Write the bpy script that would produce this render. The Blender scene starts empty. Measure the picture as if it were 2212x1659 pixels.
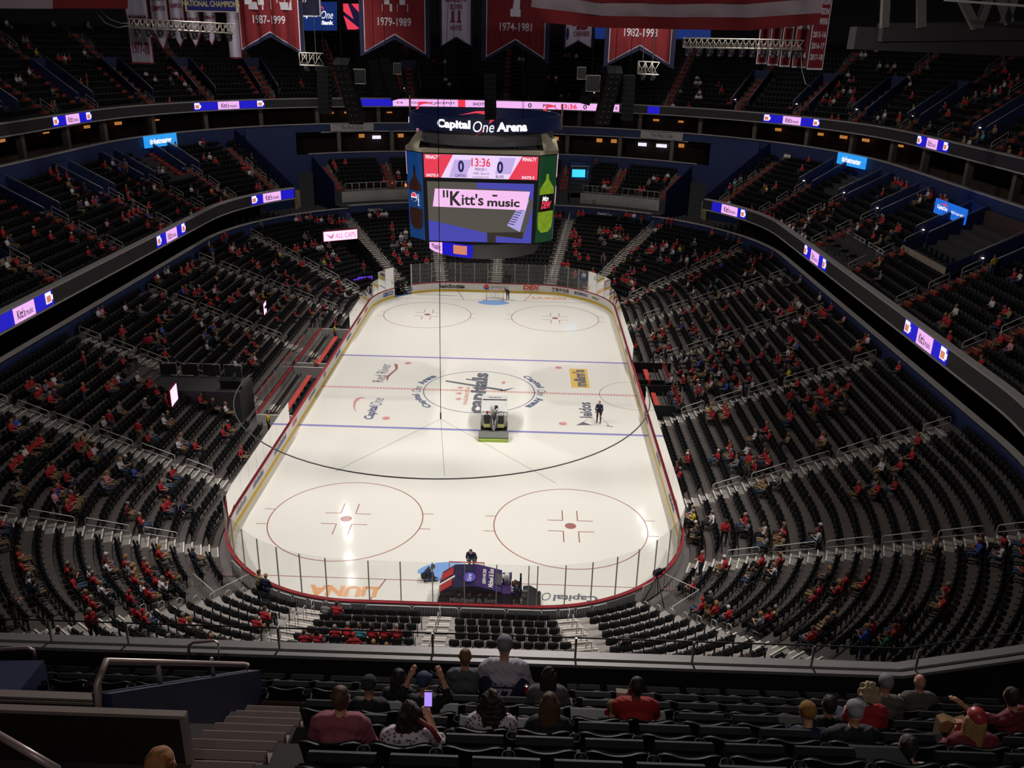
import bpy, math, random
import numpy as np
from mathutils import Vector, Matrix
random.seed(7)
SC = bpy.context.scene
COL = SC.collection
PI = math.pi
# ---------------- camera ----------------
CP = (3.71165, -65.89147, 26.61398)
CYAW, CPITCH, CROLL, CF = -0.0155362, -0.3745623, 0.0243718, 1864.62
def cam_axes():
    cy, sy = math.cos(CYAW), math.sin(CYAW); cp, sp = math.cos(CPITCH), math.sin(CPITCH); cr, sr = math.cos(CROLL), math.sin(CROLL)
    f = Vector((sy*cp, cy*cp, sp)); r = Vector((cy, -sy, 0)); u = r.cross(f)
    return r*cr+u*sr, u*cr-r*sr, f
CR, CU, CFW = cam_axes()
cd = bpy.data.cameras.new('camera'); cam = bpy.data.objects.new('camera', cd); COL.objects.link(cam)
m = Matrix((CR, CU, -CFW)).transposed().to_4x4(); m.translation = Vector(CP); cam.matrix_world = m
cd.sensor_fit = 'HORIZONTAL'; cd.sensor_width = 36; cd.lens = CF/2212*36; cd.clip_start = 0.05; cd.clip_end = 500
SC.camera = cam
# ---------------- view, world, lamps ----------------
SC.view_settings.view_transform = 'Standard'; SC.view_settings.look = 'None'
SC.view_settings.exposure = 0.0; SC.view_settings.gamma = 1.0; SC.view_settings.use_curve_mapping = False
w = bpy.data.worlds.new('world'); SC.world = w; w.use_nodes = True
w.node_tree.nodes['Background'].inputs[0].default_value = (0.9, 0.85, 0.9, 1); w.node_tree.nodes['Background'].inputs[1].default_value = 0.010
SC.cycles.max_bounces = 5; SC.cycles.diffuse_bounces = 2; SC.cycles.glossy_bounces = 3; SC.cycles.transparent_max_bounces = 14
SC.cycles.transmission_bounces = 4; SC.cycles.caustics_reflective = False; SC.cycles.caustics_refractive = False
SC.cycles.sample_clamp_indirect = 3.0; SC.cycles.use_denoising = True
def lamp(name, loc, target, power, size, radius=0.35, blend=0.7, color=(1.0, 0.95, 0.86)):
    l = bpy.data.lights.new(name, 'SPOT'); l.energy = power; l.spot_size = math.radians(size); l.spot_blend = blend
    l.shadow_soft_size = radius; l.color = color
    o = bpy.data.objects.new(name, l); COL.objects.link(o); o.location = loc
    o.rotation_euler = (Vector(target)-Vector(loc)).to_track_quat('-Z', 'Y').to_euler()
    return o
RIG = []
for sx in (-1, 1):
    for y in (-33, -21, -9, 3, 15, 24, 33):
        RIG.append((sx*(19.7 if y > 20 else 18.0), y, 33.0))
        lamp('rink_lamp', (RIG[-1][0], y, 33.0), (sx*3.5, y*(.8 if y < 20 else .95), 0), 8300+(5200 if y < -15 else (2600 if y < 10 else 1300)), 62, 0.35, 0.7, (1.0, .97, .925))
for x, y in ((-15.5, 19.0), (5.2, 24.0)):
    RIG.append((x, y, 33.0)); lamp('rink_lamp', (x, y, 33.0), (x*.4, y*.5, 0), 3600, 55)
for (x, y), (tx, ty), e_ in (((-19.7, 34.6), (-6.9, -20), 550), ((-18.4, 30), (-6.3, -22), 400), ((-17.2, 24.5), (-5.6, -25), 350), ((-16., 20), (-5, -27), 400), ((5.2, 23.8), (4.4, -25.2), 450), ((20.4, 33.5), (11.3, -21), 350), ((21., 31), (11.6, -22), 300), ((20., 37), (11., -19.6), 200), ((3, 150), (1, 20), 0)):
    if e_: lamp('glare_lamp', (x, y, 32.6), (tx, ty, 0), e_, 16, .22, 1.0, (1, .98, .95))
# wide house lamps: weak spill over the seats
for sx in (-1, 1):
    for y in (-30, 2, 34):
        lamp('house_lamp', (sx*9, y, 36.0), (sx*27, y*1.1, 5), 8000, 120, 0.6, 1.0, (1.0, .93, .88))
lamp('house_lamp', (3, -41, 36.0), (3, -36, 0), 8000, 50, 0.5, .8, (1.0, .93, .88))
lamp('banner_fill', (-6, -42, 34.5), (-3, 8, 27), 9500, 55, .5, 1.0, (1.0, .93, .95))  # three added fill spots that brighten the banners and the flag
lamp('banner_fill', (14, -44, 33.0), (14, -12, 29.5), 8000, 50, .5, 1.0, (1.0, .93, .95))
lamp('banner_fill', (-14, -46, 33.0), (-22, -10, 30), 9000, 45, .5, 1.0, (1.0, .93, .95))
lamp('roof_fill', (16, -44, 32.0), (34, 4, 30), 5000, 45, .5, 1.0, (1.0, .93, .95))  # added fill from the camera side for the dark roof steel
lamp('deck_light', (4, -73, 37), (4, -59, 20), 1700, 55, 1.0, 1.0, (1.0, .92, .88))  # added dim fill above and behind the camera for the deck
lamp('deck_light', (4, -30, 33.5), (4, -62, 21), 25000, 50, 0.6, 1.0, (1.0, .93, .9))
# ---------------- helpers ----------------
def nd(t, kind, **k):
    n = t.nodes.new(kind)
    for a, b in k.items():
        if a in n.inputs: n.inputs[a].default_value = b
        else: setattr(n, a, b)
    return n
MATS = {}
def srgb(c):
    if isinstance(c, str): c = tuple(int(c[i:i+2], 16)/255 for i in (0, 2, 4))
    return tuple(x/12.92 if x <= .04045 else ((x+.055)/1.055)**2.4 for x in c)
def mat(name, c, rough=.6, metal=0., var=0.12, scale=3., emis=0., bump=0., spec=.5):
    """procedural principled material; colour varied by an object-space noise"""
    if name in MATS: return MATS[name]
    M = bpy.data.materials.new(name); M.use_nodes = True; t = M.node_tree; b = t.nodes['Principled BSDF']
    c = srgb(c); M.diffuse_color = (*c, 1)
    b.inputs['Roughness'].default_value = rough; b.inputs['Metallic'].default_value = metal
    b.inputs['Specular IOR Level'].default_value = spec
    tc = nd(t, 'ShaderNodeTexCoord'); nz = nd(t, 'ShaderNodeTexNoise', Scale=scale, Detail=3.)
    t.links.new(tc.outputs['Object'], nz.inputs['Vector'])
    mx = nd(t, 'ShaderNodeMix', data_type='RGBA'); t.links.new(nz.outputs['Fac'], mx.inputs['Factor'])
    mx.inputs[6].default_value = (*[x*(1-var) for x in c], 1); mx.inputs[7].default_value = (*[min(1, x*(1+var)) for x in c], 1)
    t.links.new(mx.outputs[2], b.inputs['Base Color'])
    if emis:
        t.links.new(mx.outputs[2], b.inputs['Emission Color']); b.inputs['Emission Strength'].default_value = emis
        b.inputs['Base Color'].default_value = (.01, .01, .01, 1)
        for l in list(b.inputs['Base Color'].links): t.links.remove(l)
    if bump:
        bm = nd(t, 'ShaderNodeBump', Strength=bump); t.links.new(nz.outputs['Fac'], bm.inputs['Height']); t.links.new(bm.outputs[0], b.inputs['Normal'])
    MATS[name] = M
    return M
def tag(o, label=None, cat=None, group=None, kind=None):
    if label: o['label'] = label
    if cat: o['category'] = cat
    if group: o['group'] = group
    if kind: o['kind'] = kind
    return o
def empty(name, loc=(0, 0, 0), rz=0.):
    o = bpy.data.objects.new(name, None); COL.objects.link(o); o.location = loc; o.rotation_euler = (0, 0, rz); o.empty_display_size = .1
    return o
def link(name, me, parent=None, loc=None, rz=None, mats=None):
    o = bpy.data.objects.new(name, me); COL.objects.link(o)
    if mats:
        for m_ in mats: me.materials.append(m_)
    if parent: o.parent = parent
    if loc is not None: o.location = loc
    if rz is not None: o.rotation_euler = (0, 0, rz)
    return o
class MB:
    def __init__(s): s.v = []; s.f = []; s.mi = []; s.sm = []
    def add(s, v, f, mi=0, sm=False):
        n = len(s.v); s.v += [tuple(p) for p in v]; s.f += [tuple(i+n for i in q) for q in f]; s.mi += [mi]*len(f); s.sm += [sm]*len(f); return s
    def box(s, c, d, rz=0., mi=0, R=None):
        hx, hy, hz = d[0]/2, d[1]/2, d[2]/2; ca, sa = math.cos(rz), math.sin(rz); v = []
        for x, y, z in ((-hx,-hy,-hz),(hx,-hy,-hz),(hx,hy,-hz),(-hx,hy,-hz),(-hx,-hy,hz),(hx,-hy,hz),(hx,hy,hz),(-hx,hy,hz)):
            if R is not None: p = R @ Vector((x, y, z)); v.append((c[0]+p.x, c[1]+p.y, c[2]+p.z))
            else: v.append((c[0]+x*ca-y*sa, c[1]+x*sa+y*ca, c[2]+z))
        return s.add(v, [(0,3,2,1),(4,5,6,7),(0,1,5,4),(1,2,6,5),(2,3,7,6),(3,0,4,7)], mi)
    def tube(s, pts, r, n=6, mi=0, cap=True, closed=False):
        P = [Vector(p) for p in pts]; N = len(P); base = len(s.v); rings = []
        up = Vector((0, 0, 1))
        for i, p in enumerate(P):
            if closed: t = (P[(i+1) % N]-P[i-1])
            else: t = (P[min(i+1, N-1)]-P[max(i-1, 0)])
            t.normalize()
            a = t.cross(up)
            if a.length < .05: a = t.cross(Vector((0, 1, 0)))
            a.normalize(); b = t.cross(a)
            rr = r[i] if isinstance(r, (list, tuple)) else r
            rings.append([p+a*math.cos(2*PI*k/n)*rr+b*math.sin(2*PI*k/n)*rr for k in range(n)])
        v = [q for g in rings for q in g]; f = []
        for i in range(N if closed else N-1):
            j = (i+1) % N
            for k in range(n): f.append((i*n+k, j*n+k, j*n+(k+1) % n, i*n+(k+1) % n))
        if cap and not closed: f.append(tuple(range(n))); f.append(tuple((N-1)*n+k for k in reversed(range(n))))
        return s.add(v, f, mi, True)
    def prism(s, poly, z0, z1, mi=0, fn=None):
        """extrude a 2d polygon between z0 and z1; fn maps (x,y,z) to a point"""
        fn = fn or (lambda x, y, z: (x, y, z)); n = len(poly)
        v = [fn(x, y, z0) for x, y in poly]+[fn(x, y, z1) for x, y in poly]
        f = [tuple(reversed(range(n))), tuple(range(n, 2*n))]+[(i, (i+1) % n, n+(i+1) % n, n+i) for i in range(n)]
        return s.add(v, f, mi)
    def lathe(s, prof, c=(0, 0, 0), n=12, mi=0):
        v = [(c[0]+r*math.cos(2*PI*k/n), c[1]+r*math.sin(2*PI*k/n), c[2]+z) for r, z in prof for k in range(n)]
        f = [(i*n+k, i*n+(k+1) % n, (i+1)*n+(k+1) % n, (i+1)*n+k) for i in range(len(prof)-1) for k in range(n)]
        return s.add(v, f, mi, True)
    def mesh(s, name):
        me = bpy.data.meshes.new(name); me.from_pydata(s.v, [], s.f)
        me.polygons.foreach_set('material_index', s.mi); me.polygons.foreach_set('use_smooth', s.sm); me.update(); return me
    def build(s, name, mats, parent=None, loc=None, rz=None):
        if not isinstance(mats, (list, tuple)): mats = [mats]
        return link(name, s.mesh(name), parent, loc, rz, mats)
def copy_tree(o, parent=None):
    c = o.copy(); COL.objects.link(c)
    if parent: c.parent = parent
    for ch in o.children: copy_tree(ch, c)
    return c
_TX = {}
def text_geo(s, bold=0., space=1.):
    k = (s, bold, space)
    if k not in _TX:
        cu = bpy.data.curves.new('t', 'FONT'); cu.body = s; cu.size = 1; cu.offset = bold; cu.space_character = space; cu.resolution_u = 3
        o = bpy.data.objects.new('t', cu); COL.objects.link(o)
        dg = bpy.context.evaluated_depsgraph_get(); me = bpy.data.meshes.new_from_object(o.evaluated_get(dg))
        v = np.array([q.co[:2] for q in me.vertices]) if len(me.vertices) else np.zeros((1, 2))
        f = [tuple(p.vertices) for p in me.polygons]
        bpy.data.objects.remove(o); bpy.data.curves.remove(cu); bpy.data.meshes.remove(me)
        _TX[k] = (v, f)
    return _TX[k]
def text(mb, s, w, h, fn, cx=0., cy=0., bold=.02, shear=0., mi=0, space=1., cap=True):
    """lettering of width w and height h centred on (cx, cy), mapped by fn(x, y)"""
    v, f = text_geo(s, bold, space); a = v.min(0); b = v.max(0)
    if cap: a = np.array([a[0], min(a[1], 0) if not cap else a[1]])
    q = (v-(a+b)/2)/np.maximum(b-a, 1e-6)*np.array([w, h]); q[:, 0] += q[:, 1]*shear
    mb.add([fn(x+cx, y+cy) for x, y in q], f, mi); return mb
STEEL = mat('brushed_steel', '9a9a98', .35, .75, .1)
ALU = mat('silver_rail', 'cfccc8', .45, .1, .1)
BLACK = mat('black_plastic', '141416', .5)
DARK = mat('dark_metal', '1c1c1f', .6)
WHITE = mat('white_paint', 'd8d6d2', .5)
REDP = mat('red_paint', 'b02a30', .45)
YEL = mat('yellow_kick', 'e2bd28', .5)
NAVY = mat('navy_wall', '1c2c58', .6, 0, .15, 1.)
CONC = mat('concrete', '6b6564', .85, 0, .22, 1.5)
# ---------------- rink and bowl plan ----------------
HA, HB, HR = 12.954, 30.48, 8.53
SY, SX = HB-HR, HA-HR
def pos(key, d):
    """point at offset d outside the boards; key runs round the rink (metres on straights, degrees in corners)"""
    k = key % 465.5; r = HR+d
    L = ((43.9, 's', 1), (90, 'c', (1, 1, 0)), (8.85, 't', 1), (90, 'c', (-1, 1, 90)), (43.9, 's', -1), (90, 'c', (-1, -1, 180)), (8.85, 't', -1), (90, 'c', (1, -1, 270)))
    for ln, t, a in L:
        if k <= ln or (t == 'c' and a[2] == 270): break
        k -= ln
    if t == 's': return (a*(HA+d), a*(k-SY), a, 0.)
    if t == 't': return (a*(SX-k), a*(HB+d), 0., a)
    g = math.radians(a[2]+k); c, s = math.cos(g), math.sin(g)
    return (a[0]*SX+r*c, a[1]*SY+r*s, c, s)
def rate(key, d):
    k = key % 465.5
    for lo, hi in ((43.9, 133.9), (142.75, 232.75), (276.65, 366.65), (375.5, 465.5)):
        if lo < k < hi: return (HR+d)*PI/180
    return 1.
def walk(k, s, d):
    """key reached after s metres along the loop at offset d"""
    sg = 1 if s > 0 else -1; s = abs(s)
    while s > 1e-6:
        st = min(s, .25); k += sg*st/rate(k+sg*.005, d); s -= st
    return k
def sd(x, y):
    qx, qy = abs(x)-SX, abs(y)-SY
    return math.hypot(max(qx, 0), max(qy, 0))+min(max(qx, qy), 0)-HR
def keyof(x, y):
    if abs(y) <= SY and abs(x) > SX: return (y+SY) if x > 0 else 232.75+(SY-y)
    if abs(x) <= SX: return 133.9+(SX-x) if y > 0 else 366.65+(x+SX)
    a = math.degrees(math.atan2(abs(y)-SY, abs(x)-SX))
    if x > 0 and y > 0: return 43.9+a
    if x < 0 and y > 0: return 142.75+90-a
    if x < 0: return 276.65+a
    return 375.5+90-a
def loop_keys(lo, hi, step=2.):
    """keys from lo to hi, dense in corners, with the corner ends included"""
    ks = [lo]; marks = sorted(x for b in (0, 465.5, -465.5) for x in (43.9+b, 133.9+b, 142.75+b, 232.75+b, 276.65+b, 366.65+b, 375.5+b, 465.5+b) if lo < x < hi)
    for m_ in marks+[hi]:
        n = max(1, int((m_-ks[-1])/ (3. if rate((m_+ks[-1])/2, 10) != 1 else 6.))); a = ks[-1]
        ks += [a+(m_-a)*i/n for i in range(1, n+1)]
    return ks
def ribbon(mb, keys, d0, z0, d1, z1, mi=0, sm=False):
    v = []
    for k in keys:
        a = pos(k, d0); b = pos(k, d1); v += [(a[0], a[1], z0), (b[0], b[1], z1)]
    return mb.add(v, [(2*i, 2*i+2, 2*i+3, 2*i+1) for i in range(len(keys)-1)], mi, sm)
def band(mb, keys, d, t, z0, z1, mi=0):
    """closed strip: thickness t outward from d, z0..z1"""
    ribbon(mb, keys, d, z0, d, z1, mi); ribbon(mb, keys, d, z1, d+t, z1, mi); ribbon(mb, keys, d+t, z1, d+t, z0, mi); ribbon(mb, keys, d+t, z0, d, z0, mi)
    for k in (keys[0], keys[-1]):
        a = pos(k, d); b = pos(k, d+t); mb.add([(a[0], a[1], z0), (b[0], b[1], z0), (b[0], b[1], z1), (a[0], a[1], z1)], [(0, 1, 2, 3)], mi)
    return mb
FULL = loop_keys(0, 465.5)
# ---- ice ----
def ice_material():
    M = bpy.data.materials.new('ice'); M.use_nodes = True; t = M.node_tree; b = t.nodes['Principled BSDF']
    tc = nd(t, 'ShaderNodeTexCoord'); n1 = nd(t, 'ShaderNodeTexNoise', Scale=.12, Detail=4.); mp = nd(t, 'ShaderNodeMapping'); mp.inputs['Scale'].default_value = (1, .25, 1)
    t.links.new(tc.outputs['Object'], mp.inputs['Vector']); t.links.new(mp.outputs[0], n1.inputs['Vector'])
    mx = nd(t, 'ShaderNodeMix', data_type='RGBA'); mx.inputs[6].default_value = (*srgb('dfdbd3'), 1); mx.inputs[7].default_value = (*srgb('e9e6dd'), 1)
    t.links.new(n1.outputs['Fac'], mx.inputs['Factor']); t.links.new(mx.outputs[2], b.inputs['Base Color'])
    n2 = nd(t, 'ShaderNodeTexNoise', Scale=.6, Detail=5.); t.links.new(mp.outputs[0], n2.inputs['Vector'])
    mr = nd(t, 'ShaderNodeMapRange'); mr.inputs['To Min'].default_value = .05; mr.inputs['To Max'].default_value = .14
    t.links.new(n2.outputs['Fac'], mr.inputs['Value']); t.links.new(mr.outputs[0], b.inputs['Roughness'])
    b.inputs['IOR'].default_value = 1.31
    n3 = nd(t, 'ShaderNodeTexNoise', Scale=1.3, Detail=3.); t.links.new(tc.outputs['Object'], n3.inputs['Vector'])
    bp = nd(t, 'ShaderNodeBump', Strength=.05, Distance=.05); t.links.new(n3.outputs['Fac'], bp.inputs['Height']); t.links.new(bp.outputs[0], b.inputs['Normal'])
    return M
ICE = ice_material()
mb = MB(); pts = [pos(k, 0)[:2] for k in FULL[:-1]]
mb.prism(pts, -.05, 0.)
ice = mb.build('floor', ICE); tag(ice, 'white ice sheet of the hockey rink', 'ice', kind='structure')
mb = MB(); mb.box((0, 0, -.3), (120, 150, .3)); o = mb.build('floor', CONC); tag(o, 'grey concrete floor under the stands', 'floor', kind='structure')
def icemat(n, c): return mat('paint_'+n, c, .16, 0, .06, .8)
I_BLUE, I_RED, I_DRED, I_CREASE, I_GREY, I_NAVY, I_OR, I_YEL, I_PK = (icemat('blue', '8f8ac4'), icemat('centre_red', 'd79a95'), icemat('line_red', 'a9706d'), icemat('crease', '82aae2'),
    icemat('grey', '6f7078'), icemat('navy', '6a7390'), icemat('orange', 'e7a878'), icemat('yellow', 'e6c267'), icemat('pale_red', 'd69a92'))
ZI = [.004]
def paint(name, label, mb, m_):
    o = mb.build(name, m_, ice); o['label'] = label; return o
def rect(mb, x0, x1, y0, y1, z=.004, mi=0): return mb.add([(x0, y0, z), (x1, y0, z), (x1, y1, z), (x0, y1, z)], [(0, 1, 2, 3)], mi)
def ring(mb, cx, cy, r, w_, a0=0, a1=360, z=.004, n=72, mi=0):
    v = []
    for i in range(n+1):
        a = math.radians(a0+(a1-a0)*i/n); v += [(cx+(r-w_)*math.cos(a), cy+(r-w_)*math.sin(a), z), (cx+r*math.cos(a), cy+r*math.sin(a), z)]
    return mb.add(v, [(2*i, 2*i+1, 2*i+3, 2*i+2) for i in range(n)], mi)
def disc(mb, cx, cy, r, z=.004, mi=0, sx=1.):
    return mb.add([(cx+r*sx*math.cos(2*PI*i/28), cy+r*math.sin(2*PI*i/28), z) for i in range(28)], [tuple(range(28))], mi)
for s in (-1, 1): paint('blue_line', 'pale blue line across the ice, '+('far' if s > 0 else 'near')+' side', rect(MB(), -HA, HA, s*7.77-.15, s*7.77+.15), I_BLUE)
mb = MB(); rect(mb, -HA, HA, -.16, -.10); rect(mb, -HA, HA, .10, .16)
for i in range(104): rect(mb, -HA+i*.25, -HA+i*.25+.13, -.10, .10)
paint('centre_line', 'red checkered line across centre ice', mb, I_RED)
mb = MB()
for s in (-1, 1): rect(mb, -12.6, 12.6, s*27.127-.03, s*27.127+.03)
for s in (-1, 1):
    for x0, x1 in ((3.35, 4.27), (-3.35, -4.27)):
        a = Vector((x0, s*27.127, .004)); b = Vector((x1, s*30.48, .004)); mb.add([(a.x-.04, a.y, .004), (a.x+.04, a.y, .004), (b.x+.04, b.y, .004), (b.x-.04, b.y, .004)], [(0, 1, 2, 3)])
paint('goal_line', 'thin red lines at both ends of the ice', mb, I_DRED)
for sx in (-1, 1):
    for sy in (-1, 1):
        cx, cy = sx*6.706, sy*21.03; mb = MB(); ring(mb, cx, cy, 4.6, .07); disc(mb, cx, cy, .34)
        for a in (-1, 1):
            for b in (-1, 1):
                x0, y0 = cx+a*.45, cy+b*.62; rect(mb, min(x0, x0+a*.92), max(x0, x0+a*.92), y0-.035, y0+.035); rect(mb, x0-.035, x0+.035, min(y0, y0+b*1.2), max(y0, y0+b*1.2))
            for b in (-1, 1):
                xr = math.sqrt(4.572**2-.87**2); rect(mb, min(cx+a*xr, cx+a*(xr+.65)), max(cx+a*xr, cx+a*(xr+.65)), cy+b*.87-.03, cy+b*.87+.03)
        paint('faceoff_circle', 'dull red face-off circle, %s %s end' % ('left' if sx < 0 else 'right', 'far' if sy > 0 else 'near'), mb, I_DRED)
        paint('faceoff_dot', 'red neutral dot, %s %s' % ('left' if sx < 0 else 'right', 'far' if sy > 0 else 'near'), disc(MB(), sx*6.706, sy*6.096, .31), I_RED)
paint('centre_circle', 'blue-grey ring around centre ice', ring(MB(), 0, 0, 4.6, .08), I_NAVY)
paint('referee_crease', 'thin red half circle at the right boards', ring(MB(), HA, 0, 3.08, .05, 90, 270), I_DRED)
for s in (-1, 1):
    mb = MB(); v = [(-1.22, s*27.13, .006)]; n = 16
    for i in range(n+1):
        a = PI*i/n; x = -1.9*math.cos(a) if 0 < i < n else (-1.22 if i == 0 else 1.22); x = max(-1.75, min(1.75, x)); v.append((x, s*(27.13-.4-1.45*math.sin(a)), .006))
    v.append((1.22, s*27.13, .006))
    mb.add(v, [tuple(range(len(v)))]); paint('goal_crease', 'light blue goal crease, '+('far' if s > 0 else 'near')+' end', mb, I_CREASE)
def flat(cx, cy, rot, z=.007, flipx=1):
    c, s = math.cos(rot), math.sin(rot)
    return lambda x, y: (cx+x*flipx*c-y*s, cy+x*flipx*s+y*c, z)
R90 = PI/2
# left: letters run along +y, read from the right
def logo(label, m_, *items):
    mb = MB()
    for it in items: it(mb)
    return paint('ice_logo', label, mb, m_)
f = flat(-8.6, 3.5, R90); logo('Red River lettering in grey', I_GREY, lambda b: text(b, 'Red River', 4.4, .95, f, 0, 0, .0))
def swoosh(mb, fn, pts, mi=0):
    n = len(pts)
    v = [fn(x, y+t) for x, y, t in pts]+[fn(x, y-t) for x, y, t in reversed(pts)]; return mb.add(v, [(i, i+1, 2*n-2-i, 2*n-1-i) for i in range(n-1)], mi)
f = flat(-7.75, 3.6, R90); logo('red wave beside Red River', I_DRED, lambda b: swoosh(b, f, [(-2, .1, .02), (-1, .25, .14), (0, 0, .1), (1, -.25, .1), (2, -.05, .16), (2.3, .1, .01)]))
f = flat(-8.1, -4.2, R90)
logo('CapitalOne lettering in grey', I_NAVY, lambda b: text(b, 'Capital', 2.6, .95, f, -.9, -.15, .04, .15), lambda b: text(b, 'One', 1.5, .95, f, 1.3, -.15, -.005, .2))
def boom(mb, f, s, mi=0): return swoosh(mb, f, [(-1.6*s, .25*s, .01), (-.8*s, .55*s, .05*s), (.2*s, .7*s, .1*s), (.9*s, .6*s, .16*s), (1.15*s, .35*s, .14*s), (1.0*s, .05*s, .02)], mi)
f2 = flat(-8.9, -3.4, R90); logo('red boomerang over CapitalOne', I_RED, lambda b: boom(b, f2, 1.1))
mb = MB(); rect(mb, 7.65, 9.2, 1.4, 5.95, .006); paint('ice_logo', 'yellow panel behind the m&m lettering', mb, I_YEL)
logo('dark m&m lettering on yellow', I_GREY, lambda b: text(b, "m&m's", 4.0, 1.1, flat(8.42, 3.68, R90, .010), 0, 0, .05))
logo('leidos lettering in grey', I_GREY, lambda b: text(b, 'leidos', 3.1, 1.0, flat(8.55, -3.3, R90), 0, 0, .03), lambda b: b.add([(7.7, -6.3, .007), (8.8, -5.0, .007), (8.3, -5.7, .007), (8.9, -6.2, .007)], [(0, 1, 2), (0, 2, 3)]))
logo('dark capitals lettering at centre ice', I_GREY, lambda b: text(b, 'capitals', 8.8, 1.75, flat(.1, -.2, R90), 0, 0, .045, .12), lambda b: b.add([(-3.0, 1.9, .009), (-2.95, 2.2, .009), (1.9, .55, .009), (2.0, .1, .009)], [(0, 1, 2, 3)]), lambda b: b.add([(1.6, .2, .009), (2.1, .1, .009), (2.9, .95, .009), (2.5, .75, .009)], [(0, 1, 2, 3)]), lambda b: b.add([(-1.3, 2.5, .009), (-1.25, 2.75, .009), (.2, 2.2, .009), (.2, 2.0, .009)], [(0, 1, 2, 3)]))
def star(mb, x, y, r):
    return mb.add([(x+(r if i % 2 == 0 else r*.4)*math.cos(PI/5*i), y+(r if i % 2 == 0 else r*.4)*math.sin(PI/5*i), .008) for i in range(10)], [tuple(range(10))])
logo('red WASHINGTON lettering and three stars', I_PK, lambda b: text(b, 'WASHINGTON', 3.9, .35, flat(-.95, -1.1, R90), 0, 0, .02), lambda b: star(b, -1.6, .6, .36), lambda b: star(b, -1.6, -.65, .36), lambda b: star(b, -1.55, -1.85, .36), lambda b: b.add([(1.75, 1.8, .009), (2.05, 1.75, .009), (2.1, 2.3, .009), (1.85, 2.35, .009)], [(0, 1, 2, 3)]))
def arc_fn(r, a0, sgn=1):
    return lambda x, y: ((r+sgn*y)*math.cos(a0-sgn*x/r), (r+sgn*y)*math.sin(a0-sgn*x/r), .008)
logo('blue Capital One Arena lettering round the left of the circle', I_NAVY, lambda b: text(b, 'Capital', 3.0, .75, arc_fn(5.15, PI, 1), -2.6, 0, .04), lambda b: text(b, 'One', 1.3, .75, arc_fn(5.15, PI, 1), 0, 0, 0, .2), lambda b: text(b, 'Arena', 2.3, .7, arc_fn(5.15, PI, 1), 2.3, 0, .05))
logo('blue Capital One Arena lettering round the right of the circle', I_NAVY, lambda b: text(b, 'Capital', 3.0, .75, arc_fn(5.15, 0, 1), -2.6, 0, .04), lambda b: text(b, 'One', 1.3, .75, arc_fn(5.15, 0, 1), 0, 0, 0, .2), lambda b: text(b, 'Arena', 2.3, .7, arc_fn(5.15, 0, 1), 2.3, 0, .05))
logo('orange LiUNA lettering, near end', I_OR, lambda b: text(b, 'LiUNA', 3.6, .95, flat(-5.4, -28.3, PI), 0, 0, .05))
logo('orange LiUNA lettering, far end', I_OR, lambda b: text(b, 'LiUNA!', 3.8, .8, flat(6.2, 28.6, 0), 0, 0, .05))
logo('grey CapitalOne lettering, near end', I_GREY, lambda b: text(b, 'Capital', 2.3, .7, flat(5.8, -28.2, PI), -.9, 0, .03, .15), lambda b: text(b, 'One', 1.1, .7, flat(5.8, -28.2, PI), .95, 0, -.005, .2))
logo('pale red boomerang under CapitalOne, near end', I_PK, lambda b: boom(b, flat(5.6, -28.55, PI), 1.0))
logo('grey arrow streak, far left end', I_GREY, lambda b: swoosh(b, flat(-6.6, 28.6, 0), [(-2.2, -.1, .05), (0, .1, .1), (1.8, -.1, .05), (2.4, .1, .02)]))
# ---- boards and glass ----
def gate(k): return 218 < k < 226    # opening at the far left corner
board = empty('rink_boards'); tag(board, 'white boards with red top rail and yellow kick strip around the ice', 'boards')
GK = loop_keys(194.3, 643.5)
mb = MB(); band(mb, GK, 0, .12, .0, 1.0); mb.build('board_panel', mat('board_white', 'dedad6', .4, 0, .04), board)
mb = MB(); band(mb, GK, -.01, .03, .0, .24); mb.build('kick_strip', YEL, board)
mb = MB(); band(mb, GK, -.03, .19, 1.0, 1.07); mb.build('cap_rail', mat('cap_red', 'a33038', .4), board)
GMAT = bpy.data.materials.new('rink_glass'); GMAT.use_nodes = True; t = GMAT.node_tree; t.nodes.clear()
out = nd(t, 'ShaderNodeOutputMaterial'); tr = nd(t, 'ShaderNodeBsdfTransparent'); gl = nd(t, 'ShaderNodeBsdfGlossy', Roughness=.04); df = nd(t, 'ShaderNodeBsdfDiffuse')
tr.inputs[0].default_value = (.95, .955, .95, 1); df.inputs[0].default_value = (.5, .5, .5, 1); gl.inputs[0].default_value = (.9, .9, .9, 1)
fr = nd(t, 'ShaderNodeFresnel', IOR=1.42); mxa = nd(t, 'ShaderNodeMixShader'); mxb = nd(t, 'ShaderNodeMixShader')
tcn = nd(t, 'ShaderNodeTexCoord'); nzz = nd(t, 'ShaderNodeTexNoise', Scale=.7, Detail=4.); t.links.new(tcn.outputs['Object'], nzz.inputs[0]); mrr = nd(t, 'ShaderNodeMapRange')
mrr.inputs['To Min'].default_value = .0; mrr.inputs['To Max'].default_value = .09; t.links.new(nzz.outputs['Fac'], mrr.inputs[0]); t.links.new(mrr.outputs[0], mxa.inputs[0])
t.links.new(tr.outputs[0], mxa.inputs[1]); t.links.new(df.outputs[0], mxa.inputs[2]); t.links.new(fr.outputs[0], mxb.inputs[0]); t.links.new(mxa.outputs[0], mxb.inputs[1]); t.links.new(gl.outputs[0], mxb.inputs[2]); t.links.new(mxb.outputs[0], out.inputs[0])
glass = empty('rink_glass'); tag(glass, 'clear protective glass standing on the boards around the ice', 'glass')
ENDG = lambda k: (k % 465.5) > 62 and (k % 465.5) < 213 or 298 < (k % 465.5) < 445
kk = 194.3; npan = 0; post = MB()
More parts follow.
